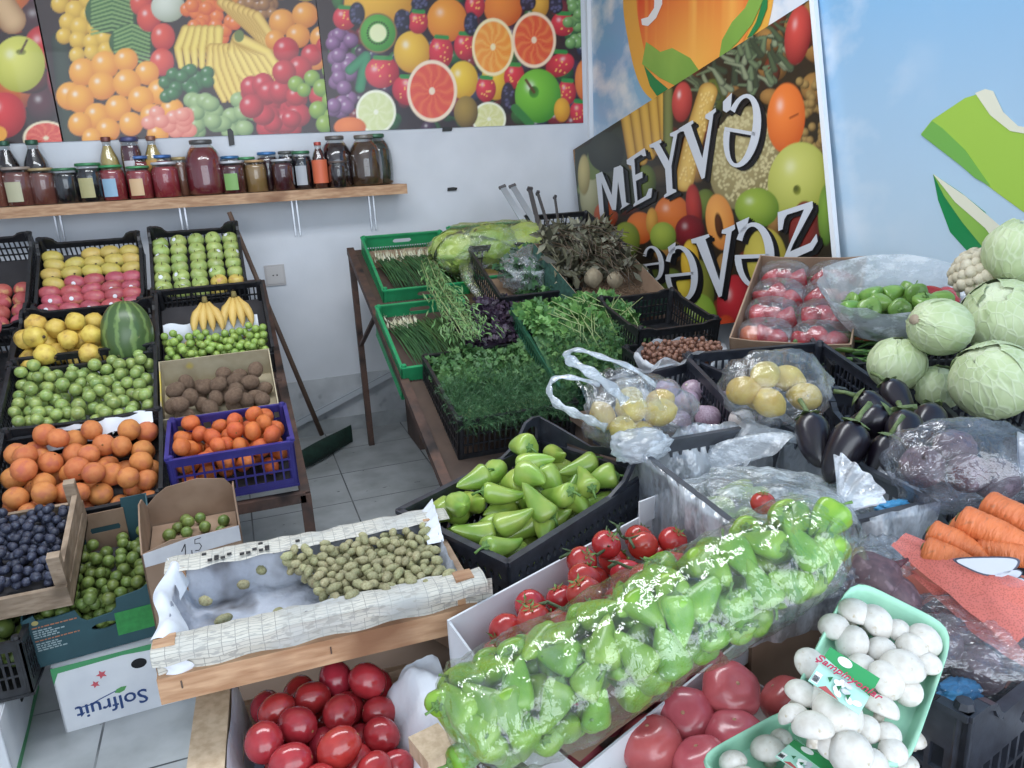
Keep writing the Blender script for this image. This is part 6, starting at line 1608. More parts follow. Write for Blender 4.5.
# ---- onions in a film-lined crate
MO = TR(.93, 1.42, .655) @ RZ(R(12)) @ RX(R(8))
crate('grey film-lined crate of purple onions behind the wrapped crate', MO, .36, .38, .17, NVY, slots=.02)
b = pack(34, .02, .34, .02, .36, .032, .04, g=g, tries=18)
on = [((wonion if g.random() < .22 else onion).put(MO @ TR(x, y, z) @ rrot(g) @ SC(r), '')) for x, y, z, r in b]
label_pile(on, 'purple and white onion', 'in the film-lined crate', 'onions in the film-lined crate')
for o in on:
    if o.name.startswith('white_onion'): o['label'] = o['label'].replace('purple and white onion', 'white onion')
    else: o['label'] = o['label'].replace('purple and white onion', 'purple onion')
    o['group'] = ('white' if o.name.startswith('white_onion') else 'purple')+' onions in the film-lined crate'
t = thing('plastic_liner', 'crumpled clear film lining the back of the onion crate', 'film', MO)
MB().surf(lambda u, v: Vector((.01+.35*u, .36+.05*math.sin(v*PI)+.01*math.sin(u*23), .08+.12*v+.012*math.sin(u*17+v*4))), 36, 8, wrapu=False).obj('liner_film', MILK, t)
# ---- carrier bag of lemons with two loop handles
pq = at(640, 412, 1.66)
t = thing('plastic_bag', 'clear carrier bag of lemons with two loop handles over the dill', 'bag', TR(*pq) @ RZ(.25) @ RX(.25))
bag_mesh(.13, .085, .068, 17, .15, 2.3).obj('bag_film', FILM, t)
Ti = t.matrix_world.inverted()
def lp(x, y, d): return Ti @ at(x, y, d)
def ribbon(name, pts, wd, par, m, n=5):
    P_ = [lp(*p) for p in pts]; P2 = []
    for i in range(len(P_)-1):
        p0, p1, p2, p3 = P_[max(i-1, 0)], P_[i], P_[i+1], P_[min(i+2, len(P_)-1)]
        for s in range(5):
            t_ = s/5; P2.append(.5*((2*p1)+(-p0+p2)*t_+(2*p0-5*p1+4*p2-p3)*t_*t_+(-p0+3*p1-3*p2+p3)*t_**3))
    P2.append(P_[-1])
    k_ = len(P2); MB().tube(P2, [wd*(1+.3*math.sin(i*1.3)) for i in range(k_)], 10, flat=.35).obj(name, m, par)
ribbon('bag_handle', [(655, 385, 1.62), (632, 368, 1.6), (605, 358, 1.6), (580, 350, 1.62), (568, 352, 1.64), (570, 360, 1.65), (590, 372, 1.62), (612, 388, 1.6), (625, 402, 1.6)], .011, t, MILK)
ribbon('bag_handle', [(600, 385, 1.66), (575, 378, 1.66), (556, 378, 1.66), (549, 388, 1.66), (555, 402, 1.64), (572, 412, 1.62), (590, 420, 1.6), (606, 428, 1.58)], .009, t, MILK)
def panel(name, quad, par, m, sag=.01, n=12):
    Q = [lp(*q) for q in quad]
    MB().surf(lambda u, v: (Q[0].lerp(Q[1], u)).lerp(Q[3].lerp(Q[2], u), v)+Vector((0, 0, sag*math.sin(PI*u)*math.sin(PI*v)+.006*math.sin(u*19+v*7))), n, n, wrapu=False).obj(name, m, par)
panel('bag_neck', [(612, 362, 1.62), (648, 380, 1.62), (668, 410, 1.58), (622, 400, 1.6)], t, FILM, .02)
panel('bag_neck', [(575, 382, 1.66), (612, 388, 1.64), (632, 420, 1.58), (600, 425, 1.58)], t, FILM, .02)
panel('bag_neck', [(592, 372, 1.63), (628, 368, 1.62), (650, 400, 1.58), (615, 405, 1.58)], t, FILM, .03)
t2 = thing('plastic_film_wad', 'crumpled clear film wad below the carrier bag of lemons', 'film', TR(*at(640, 445, 1.55)))
bag_mesh(.06, .045, .03, 23, .18, 3).obj('film_wad', MILK, t2)
b = fill_ell(15, .128, .085, .065, .030, g)
lm = [lemon.put(t.matrix_world @ TR(x, y, z-.005) @ rrot(g) @ SC(r*.97), '') for x, y, z, r in b]
label_pile(lm, 'yellow lemon', 'in the carrier bag with loop handles', 'lemons in the carrier bag')
# ------------------------------------------------------------------ front table
g = random.Random(55)
ft = thing('front_table', 'wooden table at the front under the tomato and pepper crates', 'table')
MB().box((-.12, .30, .50), (.995, 1.62, .53)).obj('table_top', CB, ft)
for x in (-.08, .95):
    for y in (.36, 1.56): MB().box((x-.025, y-.025, 0), (x+.025, y+.025, .50)).obj('table_leg', CB, ft)
# ---- wooden tray of fresh nuts with newspaper
def news(nm, a='c8c4b8', k=1.0):
    m, nt, b = newmat(nm); L = nt.links
    tc = nt.nodes.new('ShaderNodeTexCoord'); br = nt.nodes.new('ShaderNodeTexBrick'); L.new(tc.outputs['UV'], br.inputs['Vector'])
    br.offset = 0; br.inputs['Scale'].default_value = 1; br.inputs['Brick Width'].default_value = .021*k; br.inputs['Row Height'].default_value = .0085*k; br.inputs['Mortar Size'].default_value = .0007; br.inputs['Mortar Smooth'].default_value = .6
    br.inputs['Color1'].default_value = (*srgb(a), 1); br.inputs['Color2'].default_value = (*srgb('c0bcb0'), 1); br.inputs['Mortar'].default_value = (*srgb('86857f'), 1)
    c = mixrgb(nt, noise_fac(nt, 9, 3, .5, .7), br.outputs[0], srgb('aeb0ae')); c = mixrgb(nt, noise_fac(nt, 160, 2, .55, .62, stretch=(.4, 1, 1)), c, srgb('a3a19a'))
    L.new(c, b.inputs['Base Color']); b.inputs['Roughness'].default_value = .75; bump(nt, b, noise_fac(nt, 20, 3, 0, 1), .5, .004)
    return m
def uvgrid(mb, name, m, parent, nu, nv, w_, h_):
    o = mb.obj(name, m, parent); uv = o.data.uv_layers.new(name='UVMap')
    for l in o.data.loops:
        i = l.vertex_index; uv.data[l.index].uv = ((i % (nu+1))/nu*w_, (i//(nu+1))/nv*h_)
    return o
NEWS = news('newsprint')
MT = TR(-.184, 1.07, .732) @ RZ(R(-1.0))
W_, D_, H_ = .475, .26, .075
tr = thing('wooden_fruit_crate', 'shallow wooden crate of fresh nuts with newspaper over its rims', 'crate', MT)
MB().box((0, -.012, 0), (W_, 0, .042)).obj('front_slat', PINE, tr); MB().box((0, D_, 0), (W_, D_+.012, .042)).obj('back_slat', PINE, tr)
MB().box((0, 0, 0), (W_, D_, .006)).obj('crate_floor', PINE, tr)
for x in (0, W_-.016): MB().box((x, 0, .045), (x+.016, D_, H_-.01)).obj('end_board', WOOD, tr)
for x, y in ((0, 0), (W_-.03, 0), (0, D_-.028), (W_-.03, D_-.028)): MB().box((x, y, 0), (x+.03, y+.028, H_+.012)).obj('corner_post', PINE, tr)
for x, z in ((.03, .02), (.47, .024), (.24, .018)): MB().box((x, -.0135, z), (x+.002, -.012, z+.012)).obj('staple', mat('staple', '6a5a50', metal=.6), tr)
def strip(y0, sgn):
    def fn(u, v):
        x = -.002+(W_+.02)*u; z = H_+.006; w_ = .05 if sgn > 0 else .06
        s = v*(w_+.018)
        wob = .003*noise.noise(Vector((u*14, v*4, sgn)))
        if s < w_: y = y0+sgn*(w_*.5-s); zz = z+.004*math.sin(s/w_*PI)+wob
        else: y = y0-sgn*(w_*.5+.004*math.sin(u*9)); zz = z-(s-w_)*(1 if sgn > 0 else .6)+wob
        return Vector((x, y+wob, zz))
    return fn
o = uvgrid(MB().surf(strip(.012, 1), 60, 14, wrapu=False), 'newspaper_strip', NEWS, tr, 60, 14, .55, .1)
o = uvgrid(MB().surf(lambda u, v: strip(D_-.006, -1)(u, v)+Vector((.0, 0, .004)), 60, 14, wrapu=False), 'newspaper_strip', NEWS, tr, 60, 14, .55, .1)
mb = MB()
for i in range(22):
    for j in range(4):
        if g.random() < (.30 if i < 15 else .12) and (i % 9) not in (0,): mb.box((.015+i*.0105, D_-.028+j*.0088, H_+.0145), (.015+i*.0105+.0075, D_-.028+j*.0088+.006, H_+.0165))
mb.obj('crossword_print', mat('print_black', '26262a', rough=.6), tr)
mb = MB()
mb.surf(lambda u, v: Vector((.002+.5*u, -.003+.004*math.sin(u*30), .012+.07*v)), 50, 5, wrapu=False)
uvgrid(mb, 'newspaper_side', NEWS, tr, 50, 5, .5, .07)
LIN = mat('bluish_paper', 'b4bac8', '9298a8', 9, rough=.75, bs=1, bscale=26, bd=.012, c3='5c5a5e', c3scale=16, c3lo=.5, c3hi=.72)
def lin_fn(u, v):
    x = .016+(W_-.03)*u; y = .01+(D_-.02)*v; e = min(min(u, 1-u)*W_, min(v, 1-v)*D_)
    z = .022+.055*max(0, 1-e/.03)**1.5+.008*noise.fractal(Vector((x*16, y*16, 2)), .9, 2, 3)+.010*math.exp(-(e/.02)**2)*noise.noise(Vector((x*60, y*60, 0)))
    return Vector((x, y, z))
MB().surf(lin_fn, 70, 46, wrapu=False).obj('paper_lining', LIN, tr)
mb = MB()
for k in range(9):
    pass
MB().surf(lambda u, v: Vector((-.004+.04*u*(1-v*.3)+.008*math.sin(v*9), .02+.26*v, H_+.012+.022*math.sin(u*PI)*(.6+.4*math.sin(v*17))-.03*u)), 10, 34, wrapu=False).obj('crumpled_paper_edge', PAPER, tr)
MB().surf(lambda u, v: Vector((.01+.035*u+.006*math.sin(v*11), -.004-.006*math.sin(u*PI), .012+.05*v)), 8, 10, wrapu=False).obj('crumpled_paper_corner', PAPER, tr)
MB().surf(lambda u, v: Vector((W_-.04+.03*u+.01*v, .16+.13*v, H_+.0+.03*math.sin(v*PI*.6)*u+.004*math.sin(v*30))), 8, 18, wrapu=False).obj('crumpled_paper_edge', PAPER, tr)
hb_ = lambda x, y: .022+.018*max(0, min(1, (x-.17-.12*(.5-y/D_))/.14))*math.sin(PI*min(1, max(0, y/D_)))**.5*(1 if x < .42 else 1-.25*(x-.42)/.07)
b = pack(430, .13, W_-.025, .02, D_-.025, .0078, .04, g=g, tries=7, base=hb_, inside=lambda x, y: x > .24-.10*(y/D_-.35)+.0 or g.random() < .004)
b = sorted(b, key=lambda q: -q[2])[:290]
MB().surf(lambda u, v: Vector((.26+.20*u, .03+.20*v, hb_(.23+.245*u, .03+.22*v)-.003)), 24, 20, wrapu=False).obj('nut_bed', NUT, tr)
nt_ = [g.choice(nuts).put(MT @ TR(x, y, z) @ RZ(g.uniform(0, 6.28)) @ RY(PI/2+g.uniform(-.4, .4)) @ SC(r*.92), '') for x, y, z, r in b]
for x, y in ((.09, .1), (.12, .2), (.17, .08), (.06, .17), (.15, .24), (.2, .04)): nt_.append(g.choice(nuts).put(MT @ TR(x, y, .05) @ RZ(g.uniform(0, 6)) @ RY(PI/2) @ SC(.0085), ''))
label_pile(nt_, 'pale green-brown fresh nut', 'in the newspaper-lined crate', 'fresh nuts')
# ---- plum tomatoes below
MRo = TR(-.13, .62, .53) @ RZ(R(-3))
rc = thing('wooden_fruit_crate', 'pale wooden crate of plum tomatoes under the nut crate', 'crate', MRo)
W2, D2, H2 = .31, .56, .15
MB().box((0, 0, 0), (W2, D2, .008)).obj('crate_floor', WOOD, rc)
PW = mat('light_post_wood', 'cdb392', 'b89c7a', 10, rough=.6, stretch=(8, 8, 1.5))
for x in (-.002, W2-.018): MB().box((x, 0, .02), (x+.02, D2, .085)).obj('side_slat', PW, rc)
MB().box((-.045, -.02, 0), (.005, D2, H2)).obj('side_plank', PW, rc)
for y in (0, D2-.012): MB().box((0, y, .02), (W2, y+.012, .09)).obj('end_slat', WOOD, rc)
MB().surf(lambda u, v: Vector((.008+.02*v+.0*u, .01+(D2-.02)*u, .15-.13*v+.006*math.sin(u*21))), 40, 5, wrapu=False).obj('paper_lining', PAPER, rc)
MB().surf(lambda u, v: Vector((.025+(W2-.05)*u, .01+(D2-.02)*v, .03+.005*noise.noise(Vector((u*8, v*8, 0))))), 14, 18, wrapu=False).obj('paper_lining', mat('blue_paper', 'a8b0cc', '98a0c0', 9, rough=.7), rc)
MB().surf(lambda u, v: Vector((W2-.075+.10*v+.01*math.sin(u*11), .0+(D2-.11)*u, .08+.10*math.sin(min(1, v*1.5)*PI/2)-.05*max(0, v-.6)+.007*math.sin(u*33+v*6)+.012*noise.fractal(Vector((u*9, v*4, 1)), .8, 2, 3))), 44, 12, wrapu=False).obj('white_paper_flap', PAPER, rc)
b = pack(96, .028, W2-.055, .02, D2-.03, .0265, .03, g=g, tries=26)
b = [q for q in b if q[2] < .155]
rm = [roma.put(MRo @ TR(x, y, z) @ RZ(g.uniform(0, 6.28)) @ RY(PI/2+g.uniform(-.5, .5)) @ SC(r*.98), '') for x, y, z, r in b]
label_pile(rm, 'glossy plum tomato', 'in the crate under the nut crate', 'plum tomatoes')
# ---- pale peppers in the big dark crate
pw = onZ(464, 580, .80)
MP = TR(.368, 1.115, .626) @ RZ(R(26)) @ RX(R(2)) @ RY(R(-3))
tag(MB().box((.0, .0, .0), (.38, .27, .092)).obj('cardboard_box', CARD, None, TR(.38, 1.13, .53) @ RZ(R(26))), 'closed brown box holding up the dark crate of pale peppers', 'box')
crate('dark crate of pale green peppers with raised grip corners', MP, .42, .30, .175, NVY, style='diag', slots=.018, stubs=False, t=.006)
pc_ = [o for o in COL.objects if o.get('label') == 'dark crate of pale green peppers with raised grip corners'][0]
for L_, Mx_, fl in ((.42, TR(-.12, 0, 0), 0), (.42, TR(-.12, .294, 0), 0)):
    MB().poly([(.38, .17), (.54, .17), (.54, .235), (.515, .24), (.49, .235), (.455, .195)], [[(.44, .183), (.525, .183), (.525, .215), (.505, .222), (.49, .215), (.465, .19)]], th_=.008, M=Mx_).obj('grip_arch', NVY, pc_)
MB().poly([(0, .17), (.30, .17), (.30, .235), (.25, .225), (.15, .20), (.05, .225), (0, .235)], [[(.08, .178), (.22, .178), (.22, .192), (.15, .188), (.08, .192)]], th_=.006, M=TR(.42, 0, 0) @ RZ(PI/2)).obj('grip_arch', NVY, pc_)
add_liner(MP, .42, .30, .04, 'dark liner under the pale peppers', None)
b = pack(58, .01, .40, .02, .285, .029, .065, g=g, tries=24)
pp = []
for x, y, z, r in b:
    pp.append(g.choice(pale_kinds).put(MP @ TR(min(max(x, .05), .37), min(max(y, .045), .255), z) @ RZ(g.uniform(0, 6.28)) @ RY(PI/2+g.gauss(0, .35)) @ SC(.088, .088, g.uniform(.078, .098)), ''))
label_pile(pp, 'pale green pepper', 'in the dark crate with raised corners', 'pale green peppers')
# ---- white box of vine tomatoes
MV = TR(.335, .765, .62) @ RZ(R(23))
w_, d_, h_ = .57, .27, .165
wb = thing('cardboard_box', 'white cardboard box of vine tomatoes behind the long pepper bag', 'box', MV)
MB().box((.004, .004, .0), (w_-.004, d_-.004, .005)).obj('box_floor', mat('board_floor', 'a08c80', 'b09c90', 9, rough=.8), wb)
MB().poly([(0, 0), (w_, 0), (w_, h_), (0, h_)], th_=.004, M=TR(0, d_-.004, 0)).obj('box_side', CARDW, wb)
MB().poly([(0, 0), (w_, 0), (w_, .055), (0, .055)], th_=.004).obj('box_side', CARDW, wb)
MB().poly([(0, 0), (d_, 0), (d_, h_), (d_*.8, h_*.8), (d_*.5, .07), (0, .055)], th_=.004, M=TR(.004, 0, 0) @ RZ(PI/2)).obj('box_side', CARDW, wb)
MB().poly([(0, 0), (d_, 0), (d_, h_+.03), (d_*.8, h_+.035), (d_*.65, h_+.005), (.05, h_), (0, h_-.03)], th_=.004, M=TR(w_, 0, 0) @ RZ(PI/2)).obj('box_side', CARDW, wb)
MB().poly([(0, 0), (.1, 0), (.1, .04), (0, .05)], th_=.004, M=TR(w_-.11, d_-.012, h_-.012)).obj('box_flap', CARDW, wb)
b = pack(66, .01, w_-.12, .01, d_-.012, .0275, .065, g=g, tries=20, inside=lambda x, y: y > .10 or x < .2)
b = [q for q in b if q[2] < .19]
add_liner(MV, w_, d_, .062, 'brown board in the box of vine tomatoes', CARD)
top = sorted(b, key=lambda q: -q[2]); cut = top[len(top)//2][2]
vt = [((vtom if z > cut else vtom_p).put(MV @ TR(x, y, z) @ RX(g.gauss(0, .7)) @ RY(g.gauss(0, .7)) @ RZ(g.uniform(0, 6)) @ SC(r*1.0), '')) for x, y, z, r in b]
label_pile(vt, 'red vine tomato', 'in the white box behind the long pepper bag', 'vine tomatoes')
VN = ['the nut crate', 'the middle of the box', 'the empty end', 'the far box wall', 'the pepper bag']
for (x1, y1, x2, y2) in ((.09, .17, .14, .10), (.22, .24, .30, .2), (.30, .22, .38, .24), (.33, .17, .37, .24), (.25, .16, .3, .12)):
    t = thing('tomato_vine', f'green tomato vine stalk lying on the vine tomatoes, near {VN.pop(0)}', 'vine', MV)
    mb = MB(); pts = [Vector((x1+(x2-x1)*k/4, y1+(y2-y1)*k/4, .19+.008*math.sin(k*1.7))) for k in range(5)]; mb.tube(pts, .0028, 6)
    for p in pts[::1]: d = rv(g)*.018; d.z = abs(d.z); mb.tube([p, p+d*.6, p+d], [.002, .0018, .0008], 5)
    mb.obj('vine_stalk', mat('vine_green', '50683c', '3c5430', 30, rough=.6), t)
# ---- pink tomatoes
MPk = TR(.20, .42, .585) @ RZ(R(14))
pb_ = thing('cardboard_box', 'white cardboard box of big pink tomatoes at the front', 'box', MPk)
w_, d_, h_ = .60, .40, .035
MB().box((0, 0, 0), (w_, d_, .005)).obj('box_floor', mat('grey_card', 'b4aca8', 'a8a09c', 9, rough=.8), pb_)
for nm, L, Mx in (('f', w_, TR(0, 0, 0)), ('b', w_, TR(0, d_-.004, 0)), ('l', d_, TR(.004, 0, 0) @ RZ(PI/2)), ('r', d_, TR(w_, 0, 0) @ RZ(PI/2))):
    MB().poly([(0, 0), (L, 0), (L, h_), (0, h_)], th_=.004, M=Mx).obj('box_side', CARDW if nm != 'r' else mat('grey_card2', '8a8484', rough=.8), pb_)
pk = []
for x, y, d, r_ in ((651, 745, 1.10, .046), (686, 718, 1.14, .045), (581, 768, 1.08, .044), (617, 742, 1.17, .042), (731, 691, 1.15, .044), (735, 738, 1.10, .044), (703, 766, 1.06, .044), (668, 690, 1.22, .042), (765, 760, 1.09, .042), (640, 700, 1.24, .042), (600, 725, 1.2, .042), (705, 668, 1.25, .042), (785, 700, 1.2, .04)):
    pk.append(pink.put(TR(*at(x, y, d)) @ RZ(g.uniform(0, 6)) @ RX(g.gauss(.1, .3)) @ RY(g.gauss(0, .3)) @ SC(r_*1.0), ''))
label_pile(pk, 'large pink tomato', 'in the front box', 'pink tomatoes', few=14)
# ---- two wood blocks and white paper between the crates
tag(MB().box((-.03, -.015, 0), (.03, .06, .035)).obj('wood_block', PW, None, TR(*(onZ(441, 766, .70))) @ RZ(R(14)) @ SC(.75)), 'pale wooden crate corner sticking out under the pepper bag', 'wood block')
# ---- film-wrapped crate
MW = TR(.70, .90, .70) @ RZ(R(-2)) @ RX(R(2))
w_, d_, h_ = .35, .42, .165
crate('grey crate wrapped in clear film, holding bagged pale peppers', MW, w_, d_, h_, mat('grey_plastic', '3c4048', '464b54', 30, rough=.5), slots=.022)
tag(MB().box((.02, .02, 0), (.33, .40, .165)).obj('cardboard_box', CARD, None, TR(.70, .90, .53) @ RZ(R(-2))), 'closed brown box holding up the film-wrapped crate', 'box')
t = thing('plastic_wrap', 'loose clear film wrapped over the sides of the grey crate', 'film', MW)
def wrapf(seed):
    def fn(u, v):
        a = u*4; k = int(a) % 4; f = a-int(a); c = [(0, 0), (w_, 0), (w_, d_), (0, d_)]; p0 = Vector((*c[k], 0)); p1 = Vector((*c[(k+1) % 4], 0)); p = p0.lerp(p1, f); ctr = Vector((w_/2, d_/2, 0)); od = (p-ctr).normalized()
        n_ = noise.fractal(Vector((p.x*14, p.y*14, v*3+seed)), .8, 2, 3)*.016+.008*noise.noise(Vector((p.x*40, p.y*40, v)))
        if v < .5: q = p+od*(.012+n_); z = -.02+(h_+.03)*(v/.5)
        else: q = p+od*(.012-(v-.5)*.09+n_); z = h_+.01-(v-.5)*.22+n_
        return Vector((q.x, q.y, z))
    return fn
MB().surf(wrapf(2), 120, 22).obj('wrap_film', plastic_film('wrap_film', (.9, .92, .96), .55, 13, (1, 1, .5), .5, .16, .012), t)
t = thing('plastic_bag', 'milky bag of pale green peppers lying inside the film-wrapped crate', 'bag', MW @ TR(.17, .20, .095) @ RZ(-.6))
bag_mesh(.16, .11, .055, 31, .2, 2.8).obj('bag_film', plastic_film('haze_film', (.86, .9, .94), .5, 20, (1, 2, 1), .5, .10, .008), t)
b = fill_ell(12, .155, .105, .05, .03, g, 1.6)
pw_ = [g.choice(pale_kinds).put(t.matrix_world @ TR(x, y, z-.005) @ RZ(g.uniform(0, 6)) @ RY(PI/2) @ SC(.075), '') for x, y, z, r in b]
label_pile(pw_, 'bagged pale pepper', 'inside the film-wrapped crate', 'peppers in the film-wrapped crate')
vtom.put(TR(*at(763, 503, 1.16)) @ SC(.019), 'single small red tomato peeping out of the film-wrapped crate')
MB().surf(lambda u, v: Vector((.18+.2*u+.02*math.sin(v*7), .30+.13*v, .12+.05*math.sin(u*PI)+.015*math.sin(u*13+v*9))), 20, 16, wrapu=False).obj('bag_neck', MILK, t, t.matrix_world.inverted() @ MW)
# ---- long bag of light green peppers
path = [at(*q) for q in ((446, 728, .96), (478, 716, .96), (535, 692, .97), (592, 663, .97), (650, 625, .97), (710, 597, .98), (765, 567, .98), (810, 540, .99), (835, 520, 1.0))]
rad = [.055, .083, .09, .086, .083, .08, .078, .07, .045]
def pth(t_):
    f = t_*(len(path)-1); i = min(int(f), len(path)-2); return path[i].lerp(path[i+1], f-i)
def prad(t_):
    f = t_*(len(path)-1); i = min(int(f), len(path)-2); return rad[i]*(1-(f-i))+rad[i+1]*(f-i)
ax = (path[-1]-path[0]).normalized(); sidev = ax.cross(Vector((0, 0, 1))).normalized(); upv_ = sidev.cross(ax).normalized()
lb = thing('plastic_bag', 'long tied clear bag packed with light green peppers across the table', 'bag', TR(*path[4]))
Li = TR(*path[4]).inverted()
def long_fn(u, v):
    a = 2*PI*u; p = pth(v); e = min(v, 1-v); r_ = prad(v)*(min(1, e/.03)**.5 if e < .03 else 1)
    r_ *= 1.02+.085*noise.fractal(Vector((math.cos(a)*2.4, math.sin(a)*2.4, v*16)), .8, 2, 3)+.022*math.sin(a*7+v*60+3*noise.noise(Vector((a, v*6, 3))))*max(0, noise.noise(Vector((v*12, a*.8, 5))))*2+.02*math.sin(a*5+v*38)*noise.noise(Vector((v*7, a, 0)))
    q = p+sidev*math.cos(a)*r_*1.0+upv_*math.sin(a)*r_*.80
    return Li @ q
LF = plastic_film('long_bag_film', (.97, .99, .98), .08, 18, (1.6, .5, 1), .6, -.02, .008, .13)
MB().surf(long_fn, 110, 200).obj('bag_film', LF, lb)
# tied end near the eggplants
kn = at(846, 502, 1.03); Kd = (kn-path[-1]).normalized()
mb = MB()
def tie(u, v):
    a = 2*PI*u; r_ = .012+(.038*v**1.2 if v > .2 else .02*(.2-v)*5); r_ *= 1+.10*math.sin(a*11+v*5)*v+.12*math.sin(a*3+1)
    return Li @ (kn+Kd*(v-.25)*.075+sidev*math.cos(a)*r_+upv_*math.sin(a)*r_*.7)
mb.surf(tie, 90, 20).obj('tied_end', MILK, lb)
def long_close(u, v):
    a = 2*PI*u; r_ = .05*(1-v)+.012; r_ *= 1+.15*math.sin(a*7)
    return Li @ (path[-1].lerp(kn, v)+sidev*math.cos(a)*r_+upv_*math.sin(a)*r_*.8)
MB().surf(long_close, 30, 6).obj('gathered_film', FILM, lb)
lp_ = []
placed = []
tries = 0
while len(lp_) < 150 and tries < 16000:
    tries += 1
    t_ = g.uniform(.03, .965); a = g.uniform(-.25*PI, 1.25*PI) if g.random() < .9 else g.uniform(0, 6.28); rr = (prad(t_)-.027)*(1 if g.random() < .75 else .35)
    if rr < .015: rr = .012
    q = pth(t_)+sidev*math.cos(a)*rr*1.0+upv_*math.sin(a)*rr*.80
    if any((q-o_).length < .0325 for o_ in placed): continue
    placed.append(q)
    # lie along the bag's skin
    out_ = (sidev*math.cos(a)+upv_*math.sin(a)).normalized(); tang = ax.cross(out_).normalized()
    d = (ax*g.gauss(0, .55)+tang*g.choice((-1, 1))*g.uniform(.5, 1)+out_*g.gauss(0, .15)).normalized()
    x_ = d.cross(out_).normalized(); y_ = d.cross(x_)
    Rm = Matrix((x_, y_, d)).transposed().to_4x4()
    lp_.append(g.choice(bag_kinds).put(TR(*q) @ Rm @ SC(.070, .060, g.uniform(.062, .078)), ''))
for o in lp_: pass
label_pile(lp_, 'light green pepper', 'inside the long clear bag', 'peppers in the long bag')
# ---- mushrooms
MINT = mat('mint_foam', 'a4e0c0', '98d8b8', 30, rough=.5)
def tray(label, P1, P2, P4, h_=.026):
    """P1-P2 far edge, P1-P4 side edge"""
    xd = (P2-P1); w_ = xd.length; xd.normalize(); yd = (P1-P4); yd -= xd*yd.dot(xd); d_ = yd.length; yd.normalize(); zd = xd.cross(yd)
    M = Matrix((xd, yd, zd)).transposed().to_4x4(); M = TR(*(P1-yd*d_)) @ M
    t = thing('mushroom_tray', label, 'tray', M)
    def fn(u, v):
        a = 2*PI*u; n_ = 6; c, s = math.cos(a), math.sin(a); k = (abs(c)**n_+abs(s)**n_)**(-1/n_)
        prof_ = [(.0, .004), (.86, .004), (.9, .012), (.96, h_), (1.0, h_+.002), (1.02, h_-.002), (1.0, h_-.005), (.93, .004), (.88, 0), (0, 0)]
        f = v*(len(prof_)-1); i = min(int(f), len(prof_)-2); r_ = prof_[i][0]*(1-(f-i))+prof_[i+1][0]*(f-i); z = prof_[i][1]*(1-(f-i))+prof_[i+1][1]*(f-i)
        return Vector((w_/2+w_/2*k*c*r_, d_/2+d_/2*k*s*r_, z))
    MB().surf(fn, 60, 27).obj('foam_tray', MINT, t)
    return t, M, w_, d_
def quad3(px, mean):
    """four traced corners of a real parallelogram give its depth along each ray"""
    A = np.array([list(ray(*p)) for p in px]).T*np.array([1, -1, 1, -1]); d = np.linalg.svd(A)[2][-1]; d = d/abs(d).mean()*mean*np.sign(d[0])
    return [CAM+ray(*p)*float(k) for p, k in zip(px, d)]
QA = quad3([(846, 590), (948, 642), (884, 780), (771, 711)], .90)
tA, MA, wA, dA = tray('mint green foam tray of white mushrooms lying on top at the front', QA[0], QA[1], QA[3])
nA = (MA.to_3x3() @ Vector((0, 0, 1))); pA = QA[0]
ms = []
def ontray(x, y, lift, p0, n_): return onP(x, y, p0+n_*lift, n_)
for x, y, r_ in ((855, 613, 16), (876, 622, 17), (834, 627, 14), (852, 643, 16), (899, 631, 11), (925, 640, 16), (880, 650, 14), (911, 649, 14), (902, 668, 20), (886, 680, 18), (810, 664, 15), (801, 694, 15), (793, 716, 14), (813, 728, 19), (881, 709, 16), (850, 753, 20), (867, 729, 13), (862, 668, 14), (828, 690, 14), (888, 735, 12), (830, 745, 14), (908, 692, 13), (928, 664, 12), (872, 764, 15), (893, 752, 13), (815, 700, 13)):
    p = ontray(x, y, .024+(.01 if r_ > 17 else 0), pA, nA); d_c = proj(p)[2]
    ms.append(mush.put(TR(*p) @ RX(.35+g.gauss(0, .45)) @ RY(g.gauss(0, .45)) @ RZ(g.uniform(0, 6)) @ SC(r_*d_c/FPX*1.1), ''))
p = ontray(838, 714, .034, pA, nA); ms.append(mush.put(TR(*p) @ RX(.4) @ SC(25*proj(p)[2]/FPX), ''))
label_pile(ms, 'white mushroom', 'in the upper mint green tray', 'mushrooms in the upper tray')
